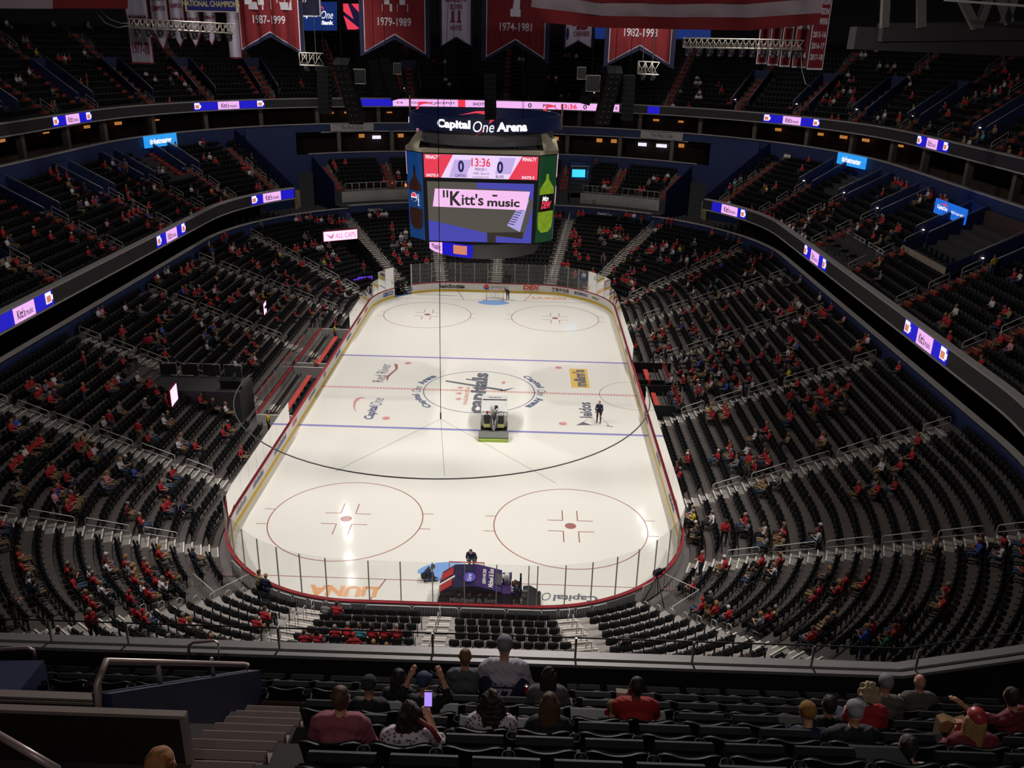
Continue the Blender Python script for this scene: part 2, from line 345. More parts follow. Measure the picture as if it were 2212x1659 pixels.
while kk < 643.4:
    stp = 1.35/rate(kk+.2, 0) if rate(kk+.2, 0) != 1. else 1.55
    k2 = min(kk+stp, 643.5); km = (kk+k2)/2 % 465.5; top = 3.4 if ENDG(km) else 2.65
    yy = pos(km, 0)
    bench = yy[0] < -12.9 and -9.5 < yy[1] < 11.5
    box_ = yy[0] > 12.9 and -5 < yy[1] < 5
    if not (bench or box_):
        mb = MB(); a = pos(kk+.01, .06); b = pos(k2-.01, .06)
        mb.add([(a[0], a[1], 1.07), (b[0], b[1], 1.07), (b[0], b[1], top), (a[0], a[1], top)], [(0, 1, 2, 3)])
        mb.build('glass_pane', GMAT, glass); npan += 1
        if top > 3:
            a = pos(kk, .08); pb = MB(); pb.box((a[0], a[1], (1.07+top)/2), (.05, .05, top-1.07), math.atan2(a[3], a[2])); pb.build('stanchion', mat('stanchion_grey', 'b8b8b4', .5, 0), glass)
    kk = k2
# adverts on the boards: fn maps (along, up)
def board_fn(k0, out_=-.015):
    """x to the right as seen from the ice"""
    def fn(x, y):
        k = walk(k0, -x, 0); p = pos(k, out_); return (p[0], p[1], y)
    return fn
ads = []
def board_ad(label, s, k0, w_, h, m_, bold=.02, shear=0., z=.62, cx=0.):
    mb = MB(); text(mb, s, w_, h, board_fn(k0), cx, z, bold, shear); o = mb.build('board_advert', m_, board); o['label'] = label; return o
T_NAVY = mat('ad_navy', '27407c', .5); T_BLACK = mat('ad_black', '25252b', .5); T_RED = mat('ad_red', 'd8452e', .5); T_GREY = mat('ad_grey', '808489', .5); T_LB = mat('ad_blue', '3f57a8', .5); T_GRN = mat('ad_green', '2c7a3c', .5)
kx = lambda x: 133.9+(SX-x)
board_ad('leidos lettering', 'leidos', keyof(-5.3, 30.48), 2.2, .5, T_BLACK, .03)
board_ad('pepsi lettering', 'pepsi', kx(.5), 1.9, .45, T_GREY, 0)
board_ad('DEX imaging lettering in red', 'DEX', kx(4.2), 1.9, .5, T_RED, .05, .2, .68); board_ad('imaging lettering', 'imaging', kx(4.2), 1.6, .22, T_GREY, .0, .2, .3)
board_ad('Chinese characters and packaging lettering', '奥瑞金包装', keyof(7.5, 29.9), 2.1, .45, T_BLACK, .02, 0, .65)
board_ad('packaging lettering', 'ORG PACKAGING', keyof(7.5, 29.9), 2.1, .14, T_GREY, .0, 0, .3)
board_ad('BOEING lettering', 'BOEING', keyof(9.8, 28.6), 1.8, .35, T_NAVY, .04, .25)
board_ad('green NHL.tv lettering', 'NHLtv', keyof(11.3, 27), 1.1, .3, T_GRN, .03)
board_ad('WGL lettering', 'WGL', keyof(-9.6, 28.8), .8, .35, T_LB, .01)
board_ad('GEICO lettering in navy', 'GEICO', 201.5, 1.75, .5, T_NAVY, .05)
mb = MB(); fb = board_fn(kx(-1.0)); mb.add([fb(.32*math.cos(2*PI*i/20), .6+.32*math.sin(2*PI*i/20)) for i in range(20)], [tuple(range(20))]); mb.build('board_advert', T_RED, board)['label'] = 'round red, white and blue emblem'
mb = MB(); fb = board_fn(kx(-1.0), -.02); mb.add([fb(.32*math.cos(PI+PI*i/12), .55+.27*math.sin(PI+PI*i/12)) for i in range(13)], [tuple(range(13))]); mb.build('board_advert', T_LB, board)['label'] = 'blue lower half of the round emblem'
# blurred, unreadable panels on the side boards: short coloured bars of strokes
for y, c, w_ in ((-12.5, T_LB, 3.0), (-17.6, T_NAVY, 2.2), (-21.0, T_GREY, 2.0), (1.0, T_RED, .8), (-8.7, T_RED, 1.4), (6.2, T_LB, 2.), (-3.4, T_GREY, 2.2), (11, T_LB, 2.2), (16, T_GREY, 2.), (20, T_RED, 1.6)):
    mb = MB(); fb = board_fn(232.75+(SY-y)); n = int(w_/.2)
    for i in range(n):
        h = .28+.12*((i*7) % 3)/2; x = (i-n/2)*.2; mb.add([fb(x, .5), fb(x+.11, .5), fb(x+.14, .5+h), fb(x+.03, .5+h)], [(0, 1, 2, 3)])
    mb.build('board_advert', c, board)['label'] = 'blurred lettering on the left boards'
for y, c, w_ in ((-19, T_NAVY, 2.2), (-13, T_GREY, 2.), (-6, T_NAVY, 2.2), (2, T_GREY, 1.8), (9, T_NAVY, 1.8), (16, T_GREY, 2.)):
    mb = MB(); fb = board_fn(y+SY); n = int(w_/.2)
    for i in range(n):
        h = .28+.12*((i*7) % 3)/2; x = (i-n/2)*.2; mb.add([fb(x, .5), fb(x+.11, .5), fb(x+.14, .5+h), fb(x+.03, .5+h)], [(0, 1, 2, 3)])
    mb.build('board_advert', c, board)['label'] = 'blurred lettering on the right boards'
# ---------------- stands ----------------
def project(x, y, z):
    d = Vector((x, y, z))-Vector(CP); zz = d.dot(CFW)
    if zz < .1: return None
    return (1106+CF*d.dot(CR)/zz, 829.5-CF*d.dot(CU)/zz, zz)
def inframe(x, y, z, mg=60):
    p = project(x, y, z)
    return p is not None and -mg < p[0] < 2212+mg and -mg < p[1] < 1659+mg
mirk = lambda k: 276.65-k
CONC_L = mat('tread_concrete_shaded', '544d4a', .85, 0, .25, .9); CONC_N = mat('tread_concrete_lit', '9a938e', .85, 0, .15, .9); STEP_N = mat('step_near', '9a938e', .8, 0, .1, 2.); CONC_D = mat('tread_concrete_dark', '3a3739', .85, 0, .2, 1.)  # near treads lightened, side treads darkened: light spill painted into the concrete colour
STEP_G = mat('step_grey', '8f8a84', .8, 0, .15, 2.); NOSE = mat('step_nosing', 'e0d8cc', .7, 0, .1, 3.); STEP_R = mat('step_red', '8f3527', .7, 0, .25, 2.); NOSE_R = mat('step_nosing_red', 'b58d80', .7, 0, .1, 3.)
CAPM = mat('wall_cap', 'a09c98', .6, 0, .1, 2.)
class Tier: pass
def tier(name, d0, pitch, z0, rise, n, lo, hi, aisles, halfw, floor_m, step_m, nose_m, skip=None):
    T = Tier(); T.name = name; T.d0 = d0; T.p = pitch; T.z0 = z0; T.r = rise; T.n = n; T.lo = lo; T.hi = hi; T.al = sorted(aisles); T.hw = halfw; T.skip = skip or (lambda k, key: False)
    keys = loop_keys(lo, hi); mb = MB()
    for k in range(n):
        d = d0+pitch*k; z = z0+rise*k
        for kk_ in ([keys] if not (name == 'lower bowl' and k < 16) else [loop_keys(lo, 181.), loop_keys(189.5, hi)]):
            ribbon(mb, kk_, d, z-rise if k else z-.25, d, z); ribbon(mb, kk_, d, z, d+pitch, z)
    o = mb.build('floor', floor_m); tag(o, 'terraced concrete rows of the '+name, 'floor', kind='structure')
    for ai, a in enumerate(T.al):
        if lo == 0 or lo-1 < a < hi+1: stairs(T, a, step_m, nose_m)
    return T
def zrow(T, d): return T.z0+T.r*max(0, min(T.n-1, int((d-T.d0)/T.p)))
def zslope(T, d): return T.z0+T.r*(d-T.d0)/T.p
def stairs(T, key, sm, nm):
    p = pos(key, T.d0+3)
    q = project(p[0], p[1], T.z0+1)
    if q is None or not (-500 < q[0] < 2700): return
    mb = MB(); n = (p[2], p[3])
    rz = math.atan2(n[1], n[0])
    for k in range(T.n-1):
        for h in (0, 1):
            d = T.d0+T.p*k+T.p*.5*(1+h)-T.p*.5; z = T.z0+T.r*(k+.5*h)
            c = pos(key, d+T.p*.25)
            if h or k == 0: mb.box((c[0], c[1], z-.06 if h else z-.1), (T.p*.5, T.hw*1.7, T.r*.5+.02), rz, 0)
            e = pos(key, d+.035); mb.box((e[0], e[1], z+(.1 if h else .012)), (.07, T.hw*1.7, .022), rz, 1)
            if not h: mb.box((c[0], c[1], z+.002), (T.p*.5, T.hw*1.7, .016), rz, 0)
    o = mb.build('aisle_steps', [sm, nm]); tag(o, 'stepped aisle through the '+T.name+' with pale nosings', 'stairs', kind='structure')
AL = [3.75, 15.85, 28.05, 40.15, 63.9, 97.4, 123.4]; AL = AL+[138.325]+[mirk(k) for k in AL]+[330.15, 356.15, 371.075, 386., 412., 445.5, 296.65]
AL = sorted(set(round(a, 2) for a in AL)); ALN = [a for a in AL if 329 < a < 413]; AL = [a for a in AL if a < 331]+[a-465.5 for a in AL if a > 411]; AL = sorted(AL)
def skip_low(k, key):
    x, y = pos(key, 2)[:2]
    if k < 4 and x < -12 and abs(y) < 21.9 and -10.5 < y < 12.0: return True        # team benches
    if k < 2 and x > 12 and -6.5 < y < 6.5: return True                             # penalty boxes
    if 216 < key % 465.5 < 231 and k < 0: return False
    if 180.8 < key % 465.5 < 189.8 and k < 16: return True                              # tunnel at the far left
    if 317 < key % 465.5 < 329 and k < 3: return True                               # ramp mouths at the near corners
    if 413.5 < key % 465.5 < 426 and k < 3: return True
    if x < -12 and -9.8 < pos(key, 2)[1] < -6.8 and 3 < k < 13: return True          # interview platform, left stand
    return False
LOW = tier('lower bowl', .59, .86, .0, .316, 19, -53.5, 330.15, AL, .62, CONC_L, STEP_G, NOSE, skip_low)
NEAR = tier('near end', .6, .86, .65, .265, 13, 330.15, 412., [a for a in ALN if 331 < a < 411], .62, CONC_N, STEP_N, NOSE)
AC = [6.05, 16.25, 26.35, 36.55, 46.9, 61.9, 77.4, -3., -18., -33.5]
BOXES = [(204.5, 222.5), (18.5+36, 50.+14)]
def portal_at(key, al, w_, rows, k):
    return any(abs(((key-a)+232.75) % 465.5-232.75)*rate(a+.01, 24) < w_ for a in al) and k in rows
def skip_club(k, key):
    if portal_at(key, PC, 1.5, range(7, 12), k): return True
    x, y = pos(key, 20)[:2]
    if x > 0 and 5.0 < y < 13.8 and k < 4: return True                              # camera platform
    if x > 0 and -4.5 < y < 3.6 and k >= 5: return True                             # suite box, right
    if x < 0 and -15 < y < -6.6 and k >= 4: return True                             # suite box, left
    if x < 0 and 26.5 < y < 31.5 and k >= 6: return True
    if x > 0 and 23.5 < y < 28.5 and k >= 7: return True
    return False
PC = [16.25, 26.35+.0, 36.55, 46.9, 61.9]; PC = PC+[mirk(k) for k in PC]
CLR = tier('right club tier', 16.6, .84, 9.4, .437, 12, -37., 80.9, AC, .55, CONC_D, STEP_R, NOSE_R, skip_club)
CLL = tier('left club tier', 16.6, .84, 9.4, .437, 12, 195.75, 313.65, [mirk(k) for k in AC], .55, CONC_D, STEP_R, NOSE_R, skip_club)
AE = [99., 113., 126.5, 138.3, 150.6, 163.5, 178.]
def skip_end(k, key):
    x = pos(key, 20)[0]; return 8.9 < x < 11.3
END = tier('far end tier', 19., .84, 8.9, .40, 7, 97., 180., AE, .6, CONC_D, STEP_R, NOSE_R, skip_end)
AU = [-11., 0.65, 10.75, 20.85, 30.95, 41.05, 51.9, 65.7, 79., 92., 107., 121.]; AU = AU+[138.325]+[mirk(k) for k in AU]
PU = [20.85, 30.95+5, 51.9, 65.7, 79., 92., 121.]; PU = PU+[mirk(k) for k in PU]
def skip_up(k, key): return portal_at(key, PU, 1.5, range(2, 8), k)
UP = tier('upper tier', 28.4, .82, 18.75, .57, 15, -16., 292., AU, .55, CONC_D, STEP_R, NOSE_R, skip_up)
TIERS = [LOW, NEAR, CLR, CLL, END, UP]
# ---- walls, fascias, suites ----
def wall(name, label, mat_, fn, parent=None, kind='structure'):
    mb = MB(); fn(mb); o = mb.build(name, mat_, parent)
    if not parent: tag(o, label, 'wall', kind=kind)
    elif label: o['label'] = label
    return o
CLUB_R = loop_keys(-37., 80.9); CLUB_L = loop_keys(195.75, 313.65); ENDK = loop_keys(80.9, 195.75); NEARK = loop_keys(313.65, 428.5); UPK = loop_keys(-16, 292)
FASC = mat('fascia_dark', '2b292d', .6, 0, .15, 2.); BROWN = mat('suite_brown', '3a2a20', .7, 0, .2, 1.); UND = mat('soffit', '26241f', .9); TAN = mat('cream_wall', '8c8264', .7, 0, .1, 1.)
wall('wall_lower', 'low blue wall behind the lower bowl', NAVY, lambda m_: band(m_, FULL, 16.95, .12, 5.3, 6.95))
wall('trim_1', 'pale cap on the blue wall behind the lower bowl', CAPM, lambda m_: band(m_, FULL, 16.85, .42, 6.95, 7.05))
wall('floor', 'dark suite floor behind the lower bowl', CONC_D, lambda m_: ribbon(m_, FULL, 17., 6.1, 24., 6.1))
wall('wall_suite', 'dark back wall of the lower suites', BROWN, lambda m_: (ribbon(m_, CLUB_R, 22.5, 6.1, 22.5, 9.3), ribbon(m_, CLUB_L, 22.5, 6.1, 22.5, 9.3)))
for ks, s in ((CLUB_R, 'right'), (CLUB_L, 'left')):
    wall('trim_2', 'dark display fascia of the %s club tier' % s, FASC, lambda m_: band(m_, ks, 16.15, .3, 9.12, 10.2))
    wall('trim_3', 'pale cap and lip of the %s club fascia' % s, CAPM, lambda m_: (band(m_, ks, 16.1, .55, 10.2, 10.32), band(m_, ks, 16.1, .3, 9.0, 9.12)))
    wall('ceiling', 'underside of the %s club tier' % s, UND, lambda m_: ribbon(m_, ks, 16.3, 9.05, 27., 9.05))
    wall('wall_club', 'blue wall above the last row of the %s club tier' % s, NAVY, lambda m_: band(m_, ks, 26.9, .12, 13.6, 16.3))
    for ke in (ks[0], ks[-1]):
        def endwall(m_, ke=ke):
            a = pos(ke, 16.1); b = pos(ke, 27); t_ = (-a[3]*.08, a[2]*.08)
            P = [(a[0], a[1], 9.0), (b[0], b[1], 9.), (b[0], b[1], 16.3), (a[0], a[1], 10.6)]
            m_.add(P+[(p[0]+t_[0], p[1]+t_[1], p[2]) for p in P], [(0, 1, 2, 3), (7, 6, 5, 4), (0, 4, 5, 1), (1, 5, 6, 2), (2, 6, 7, 3), (3, 7, 4, 0)])
        wall('wall_side', 'blue end wall of the %s club tier' % s, NAVY, endwall)
wall('trim_4', 'pale cap on the blue wall under the upper suites', CAPM, lambda m_: band(m_, loop_keys(-37, 313.65), 26.8, .4, 16.3, 16.42))
wall('wall_far', 'blue band under the upper suites at the far end', NAVY, lambda m_: (band(m_, loop_keys(80.9, 195.75), 26.9, .12, 15.35, 16.3)))
wall('trim_4', 'pale lip below the blue band at the far end', CAPM, lambda m_: band(m_, loop_keys(100, 176.5), 26.8, .3, 15.22, 15.35))
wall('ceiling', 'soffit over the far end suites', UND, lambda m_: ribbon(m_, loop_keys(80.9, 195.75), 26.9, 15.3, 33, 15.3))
wall('floor', 'floor of the upper suites', CONC_D, lambda m_: ribbon(m_, loop_keys(-37, 313.65), 27., 15.0, 33, 15.0))
wall('wall_suite', 'brown back wall of the upper suites', BROWN, lambda m_: ribbon(m_, loop_keys(-37, 313.65), 32.5, 14.8, 32.5, 18.6))
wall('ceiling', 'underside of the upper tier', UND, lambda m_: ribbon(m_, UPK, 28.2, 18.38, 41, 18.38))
wall('trim_5', 'dark display fascia of the upper tier', FASC, lambda m_: band(m_, UPK, 27.95, .3, 18.45, 19.4))
wall('trim_6', 'pale cap and lip of the upper fascia', CAPM, lambda m_: (band(m_, UPK, 27.9, .5, 19.4, 19.52), band(m_, UPK, 27.9, .3, 18.33, 18.45)))
wall('wall_back', 'dark wall behind the last row of the upper tier', mat('back_wall', '17161a', .8), lambda m_: band(m_, UPK, 41., .3, 26., 36.))
# far end: wall, suite
wall('wall_far', 'blue wall behind the far end tier', NAVY, lambda m_: band(m_, loop_keys(92, 185), 24.95, .12, 10.5, 12.8))
wall('trim_7', 'pale cap of the blue wall behind the far end tier', CAPM, lambda m_: band(m_, loop_keys(96, 181), 24.85, .35, 12.8, 12.9))
wall('floor', 'floor of the far end suites', CONC_D, lambda m_: ribbon(m_, loop_keys(90, 187), 25, 12.2, 32, 12.2))
wall('wall_suite', 'brown back wall of the far end suites', BROWN, lambda m_: ribbon(m_, loop_keys(88, 189), 31.5, 12., 31.5, 15.3))
wall('wall_corner', 'blue walls closing the far corners beside the end tier', NAVY, lambda m_: [band(m_, loop_keys(a, b), 24.9, .15, 6.1, 16.3) for a, b in ((80.9, 93), (183.7, 195.75))])
for ke in (97., 180.):
    def sidew(m_, ke=ke):
        a = pos(ke, 18.6); b = pos(ke, 25); t_ = (-a[3]*.1, a[2]*.1)
        P = [(a[0], a[1], 6.1), (b[0], b[1], 6.1), (b[0], b[1], 12.6), (a[0], a[1], 10.0)]
        m_.add(P+[(p[0]+t_[0], p[1]+t_[1], p[2]) for p in P], [(0, 1, 2, 3), (7, 6, 5, 4), (0, 4, 5, 1), (1, 5, 6, 2), (2, 6, 7, 3), (3, 7, 4, 0)])
    wall('wall_side', 'blue side wall of the far end tier', NAVY, sidew)
wall('wall_panel', 'grey-white panel under the railing of the far end tier', mat('panel_white', '9a9894', .7, 0, .2, 2.), lambda m_: [band(m_, loop_keys(a, b), 18.75, .1, 7.4, 8.75) for a, b in ((99, 121.5), (129, 139), (140., 150), (152, 178))])
wall('trim_8', 'blue wall with pale cap behind the far lower seats', NAVY, lambda m_: band(m_, loop_keys(99, 178), 16.8, .3, 5.6, 7.25))
wall('trim_9', 'pale cap over the far lower blue wall', CAPM, lambda m_: band(m_, loop_keys(99, 178), 16.75, .4, 7.25, 7.35))
wall('floor', 'wheelchair platform at the far end', CONC_D, lambda m_: ribbon(m_, loop_keys(97, 180), 17, 7.2, 18.8, 7.2))
# columns in the upper suites
COLM = mat('column_grey', '5c574f', .8, 0, .1)
for i, k in enumerate([-20, -8, 2, 10, 18, 26, 34, 43, 53, 64, 75, 87, 99, 112, 125, 137, 150, 163, 176, 188, 200, 212, 224, 234, 242, 250, 258, 266, 274, 284]):
    p = pos(k, 29.0); mb = MB(); mb.box((p[0], p[1], 16.7), (.55, .55, 3.4), math.atan2(p[3], p[2])); tag(mb.build('trim_10', COLM), 'grey concrete column in the upper suites', 'column', kind='structure')
for k in (103, 115, 127, 138, 149, 161, 173):
    p = pos(k, 26.2); mb = MB(); mb.box((p[0], p[1], 13.8), (.5, .5, 3.1), math.atan2(p[3], p[2])); tag(mb.build('trim_10', COLM), 'grey concrete column in the far end suites', 'column', kind='structure')
# warm suite lamps and small screens
WARM = mat('warm_glow', 'ff9c50', .5, 0, .3, 6., emis=.5); WARML = mat('lamp_white', 'ffd9b0', .5, 0, .05, 6., emis=6.); SCRW = mat('screen_white', 'd8d4ff', .5, 0, .3, 3., emis=1.3)
def panel_at(mb, key, d, z, w_, h, t=.06, mi=0):
    p = pos(key, d); return mb.box((p[0], p[1], z), (t, w_, h), math.atan2(p[3], p[2]), mi)
random.seed(3)
SIDEN = lambda key: ('right' if pos(key, 5)[0] > 0 else 'left')
for key in (105, 110, 133, 141, 160, 168, 172, 207, 215, 222, 232, 240, 252, 58, 66, 71, 76, 85, 30, 20):
    o = panel_at(MB(), key, 31.9, 17.35, .5+.9*random.random(), .12+.25*random.random()).build('wall_glow', WARM); tag(o, 'warm orange light on the back wall of an upper suite', 'light', group='warm suite lights')
for key in (104, 118, 121, 158, 166, 130):
    o = panel_at(MB(), key, 31., 14.3, .8, .5).build('wall_glow', WARM); tag(o, 'warm orange light in a far end suite', 'light', group='far end suite lights')
for key, w_ in ((112, 1.2), (108, 1.5), (147, 1.3), (163, 1.2)):
    o = panel_at(MB(), key, 30.8, 14.1, w_, .45).build('wall_screen', SCRW); tag(o, 'small white television in a far end suite', 'screen', group='suite televisions')
o = panel_at(MB(), 133.5, 32., 17.1, 3., 1.7).build('wall_screen', SCRW); tag(o, 'large pale projection screen in the suite behind the hanging speakers', 'screen')
# low partitions with rails in the upper suites
for T_, al in ((CLR, AC), (CLL, [mirk(a) for a in AC])):
    pass
# portals: blue side walls, back wall, silver rails
SIGNM = mat('sign_plate', '9fa3ac', .6)
def portal(key, T, k0, k1, w_=2.2, steps=None):
    d0 = T.d0+T.p*k0; d1 = min(T.d0+T.p*(k1+1), T.d0+T.p*T.n); p = pos(key, (d0+d1)/2); q = project(p[0], p[1], zslope(T, d0))
    if q is None or not (-150 < q[0] < 2360 and -150 < q[1] < 1500): return
    n = Vector((p[2], p[3], 0)); t_ = Vector((-p[3], p[2], 0))
    c = Vector(pos(key, 0)[:2]+(0,)); zb = zrow(T, d0)-.3; root = empty('wall_portal', (c.x, c.y, 0)); root['kind'] = 'structure'; tag(root, 'blue-walled stairway opening in the %s' % T.name, 'stairway')
    P = lambda d, s, z: (n.x*d+t_.x*s, n.y*d+t_.y*s, z)
    za = zslope(T, d0)+.95; zc = zslope(T, d1)+.95
    for s in (-1, 1):
        mb = MB(); a = s*w_/2; b = a+s*.14
        v = [P(d0, a, zb), P(d1, a, zb), P(d1, a, zc), P(d0, a, za), P(d0, b, zb), P(d1, b, zb), P(d1, b, zc), P(d0, b, za)]
        mb.add(v, [(0, 1, 2, 3), (7, 6, 5, 4), (0, 4, 5, 1), (1, 5, 6, 2), (2, 6, 7, 3), (3, 7, 4, 0)]); sw_ = mb.build('side_wall', NAVY, root)
        mb = MB(); mb.tube([P(d0+.05, b, za), P(d0+.05, b, za+.14), P(d1, b, zc+.14)], .028, 5); mb.build('handrail', ALU, sw_)['label'] = 'silver handrail on the blue wall'
        if s > 0: mb = MB(); x = P(d0-.012, (a+b)/2-s*0, za-.45); mb.box(P(d0+.25, a+s*.16, za-.3), (.35, .03, .2), math.atan2(n.y, n.x)); mb.build('sign', SIGNM, sw_)
    mb = MB(); v = [P(d1, -w_/2, zb), P(d1, w_/2, zb), P(d1, w_/2, zc), P(d1, -w_/2, zc)]; v += [P(d1-.1, -w_/2, zb), P(d1-.1, w_/2, zb), P(d1-.1, w_/2, zc), P(d1-.1, -w_/2, zc)]
    mb.add(v, [(0, 1, 2, 3), (7, 6, 5, 4), (0, 4, 5, 1), (1, 5, 6, 2), (2, 6, 7, 3), (3, 7, 4, 0)]); mb.build('back_wall', NAVY, root)
    mb = MB(); v = [P(d0, -w_/2, zb+.02), P(d1, -w_/2, zb+.02), P(d1, w_/2, zb+.02), P(d0, w_/2, zb+.02)]; mb.add(v, [(0, 1, 2, 3)]); mb.build('portal_floor', DARK, root)
    # red steps beside the opening
    mb = MB(); a = w_/2+.2
    for k in range(k0, k1+1):
        for h in (0, 1):
            d = T.d0+T.p*(k+.5*h); z = T.z0+T.r*(k+.5*h)
            mb.box((n.x*(d+T.p*.25)+t_.x*(a+.45), n.y*(d+T.p*.25)+t_.y*(a+.45), z-.04), (T.p*.5, .85, T.r*.5+.12), math.atan2(n.y, n.x))
    mb.build('side_steps', STEP_R, root)['label'] = 'red steps climbing beside the opening'
    mb = MB(); mb.lathe([(0, 0), (.09, 0), (.09, .05), (0, .05)], P(d0+.6, w_/2-.05, za-.2), 8); mb.build('step_light', WARML, root)['label'] = 'small bright aisle light'
for k in PC:
    portal(k, CLR if (k < 90 or k > 440) else CLL, 7, 11)
for k in PU: portal(k, UP, 2, 7, 2.2)
# far end centre portal with the cyan screen
def far_portal():
    root = empty('wall_portal', (10.1, 49.5, 7.2)); root['kind'] = 'structure'; tag(root, 'tall blue entrance at the far end with a cyan screen', 'stairway')
    mb = MB(); [mb.box((s*1.15, 2.6, 2.4), (.14, 5.6, 4.8)) for s in (-1, 1)]; mb.box((0, 4.9, 2.4), (2.3, .1, 4.8)); mb.build('side_wall', NAVY, root)
    mb = MB(); mb.box((0, 2.5, 3.6), (1.75, .1, 1.0)); mb.build('screen', mat('cyan_screen', '35b6ff', .5, 0, .1, emis=1.6), root)['label'] = 'bright cyan screen'
    mb = MB(); mb.box((0, 0., 4.85), (2.5, .1, .1)); mb.build('header', CAPM, root)
far_portal()
# ---- LED panels on the fascias ----
BLU = mat('led_blue', '1a14c8', .5, 0, .1, .5, emis=.9); PNK = mat('led_pink', 'f0b4f0', .5, 0, .03, .5, emis=1.05); LINK = mat('led_ink', '2a2340', .5, 0, 0, 1, emis=.5); LOR = mat('led_orange', 'e89070', .5, 0, .1, 4, emis=.8); LRED = mat('led_red', 'f0384c', .5, 0, .05, 2., emis=1.0); LWH = mat('led_white', 'f4e8fc', .5, 0, .02, 1., emis=1.25)
def ledfn(kc, d):
    """x to the right as seen from inside the bowl"""
    return lambda x, y: (lambda p: (p[0], p[1], y))(pos(walk(kc, -x, d), d))
def led_rect(mb, fn, x0, x1, y0, y1, mi=0, n=8):
    v = []
    for i in range(n+1):
        x = x0+(x1-x0)*i/n; v += [fn(x, y0), fn(x, y1)]
    return mb.add(v, [(2*i, 2*i+2, 2*i+3, 2*i+1) for i in range(n)], mi)
def kitts(kc, d, z0, z1, L, where, lw=2.9, mug=(1, 1)):
    root = empty('ribbon_display', pos(kc, d)[:2]+((z0+z1)/2,)); tag(root, 'blue ribbon display reading Kitt\'s music, '+where, 'display'); M0 = Matrix.Translation(-root.location)
    f = lambda o_: (lambda x, y: tuple(Vector(ledfn(kc, d-o_)(x, y))-root.location))
    led_rect(MB(), f(.02), -L/2, L/2, z0, z1).build('blue_field', BLU, root)
    pk_ = led_rect(MB(), f(.035), -lw/2, lw/2, z0+.01, z1-.01).build('pink_panel', PNK, root)
    h = (z1-z0); mb = MB(); text(mb, "Kitt's", lw*.36, h*.6, f(.05), -lw*.17, (z0+z1)/2, .02); text(mb, 'music', lw*.34, h*.38, f(.05), lw*.22, (z0+z1)/2-h*.09, .01); mb.build('lettering', LINK, pk_)['label'] = "dark lettering Kitt's music"
    for s, on in ((-1, mug[0]), (1, mug[1])):
        if not on: continue
        x = s*(L/2-.55); mb = MB(); led_rect(mb, f(.04), x-.42, x+.32, z0+h*.2, z1-.05, 0, 2); led_rect(mb, f(.04), x+.34, x+.5, z0+h*.35, z1-h*.3, 0, 1); led_rect(mb, f(.055), x-.32, x+.22, z0+h*.28, z0+h*.72, 1, 2); mb.build('mug_picture', [LWH, LOR], root)['label'] = 'picture of a glass mug'
def key_of_px(u, v, z):
    d = CFW+CR*((u-1106)/CF)+CU*((829.5-v)/CF); t_ = (z-CP[2])/d.z; P = Vector(CP)+d*t_; return keyof(P.x, P.y)
ZB = (18.47, 19.38); ZA = (9.15, 10.18)
for (u, v), w_, L, lw in (((172, 258), 'upper tier, farthest left', 7.5, 2.6), ((486, 227), 'upper tier, second from the left', 10., 3.), ((1683, 262), 'upper tier, right of the speakers', 8.5, 2.7), ((1970, 310), 'upper tier, right end', 6.8, 2.3)):
    kitts(key_of_px(u, v, 18.9), 27.95, *ZB, L, w_, lw)
for (u, v), w_, L, lw, mg in (((367, 506), 'left club tier, right of the centre', 6.8, 2.5, (1, 1)), ((590, 425), 'left club tier, far end', 6.8, 2.8, (1, 0)), ((56, 672), 'left club tier, near the frame edge', 7.2, 2.5, (0, 1)), ((1557, 455), 'right club tier, far end', 6., 2.8, (0, 1)), ((1750, 555), 'right club tier, middle', 6.5, 2.3, (1, 1)), ((1992, 735), 'right club tier, near end', 6.5, 2.3, (1, 1))):
    kitts(key_of_px(u, v, 9.7), 16.15, *ZA, L, w_, lw, mg)
# far end score ribbon
root = empty('ribbon_display', (0, 58.4, 18.9)); tag(root, 'pink score ribbon display along the far upper fascia', 'display')
f = lambda o_: (lambda x, y: tuple(Vector(ledfn(138.325, 27.95-o_)(x, y))-root.location))
led_rect(MB(), f(.02), -21.5, -15.5, *ZB).build('blue_field', BLU, root); led_rect(MB(), f(.02), -15.5, 15.6, *ZB, 0, 30).build('pink_panel', PNK, root)
led_rect(MB(), f(.02), 19.5, 21.2, *ZB).build('blue_field', BLU, root)
mb = MB(); led_rect(mb, f(.03), -6.6, -5.6, *ZB); mb.build('red_block', LRED, root)
for a_ in (('2-6      CURRENT JACKPOT', 8, .35, -11), ('SHOTS: 0', 2.3, .4, -3.4), ('0', .5, .6, 3.3), ('PER 1', 1.7, .4, 6.), ('0', .5, .6, 10.9), ('SHOTS: 0', 2.3, .4, 14.2)): text(MB(), a_[0], a_[1], a_[2], f(.04), a_[3], 18.9, .02).build('lettering', LINK, root)
mb = MB(); text(mb, '13:36', 2.2, .62, f(.04), 8.7, 18.9, .03); mb.build('clock_digits', LRED, root)['label'] = 'red digits 13:36'
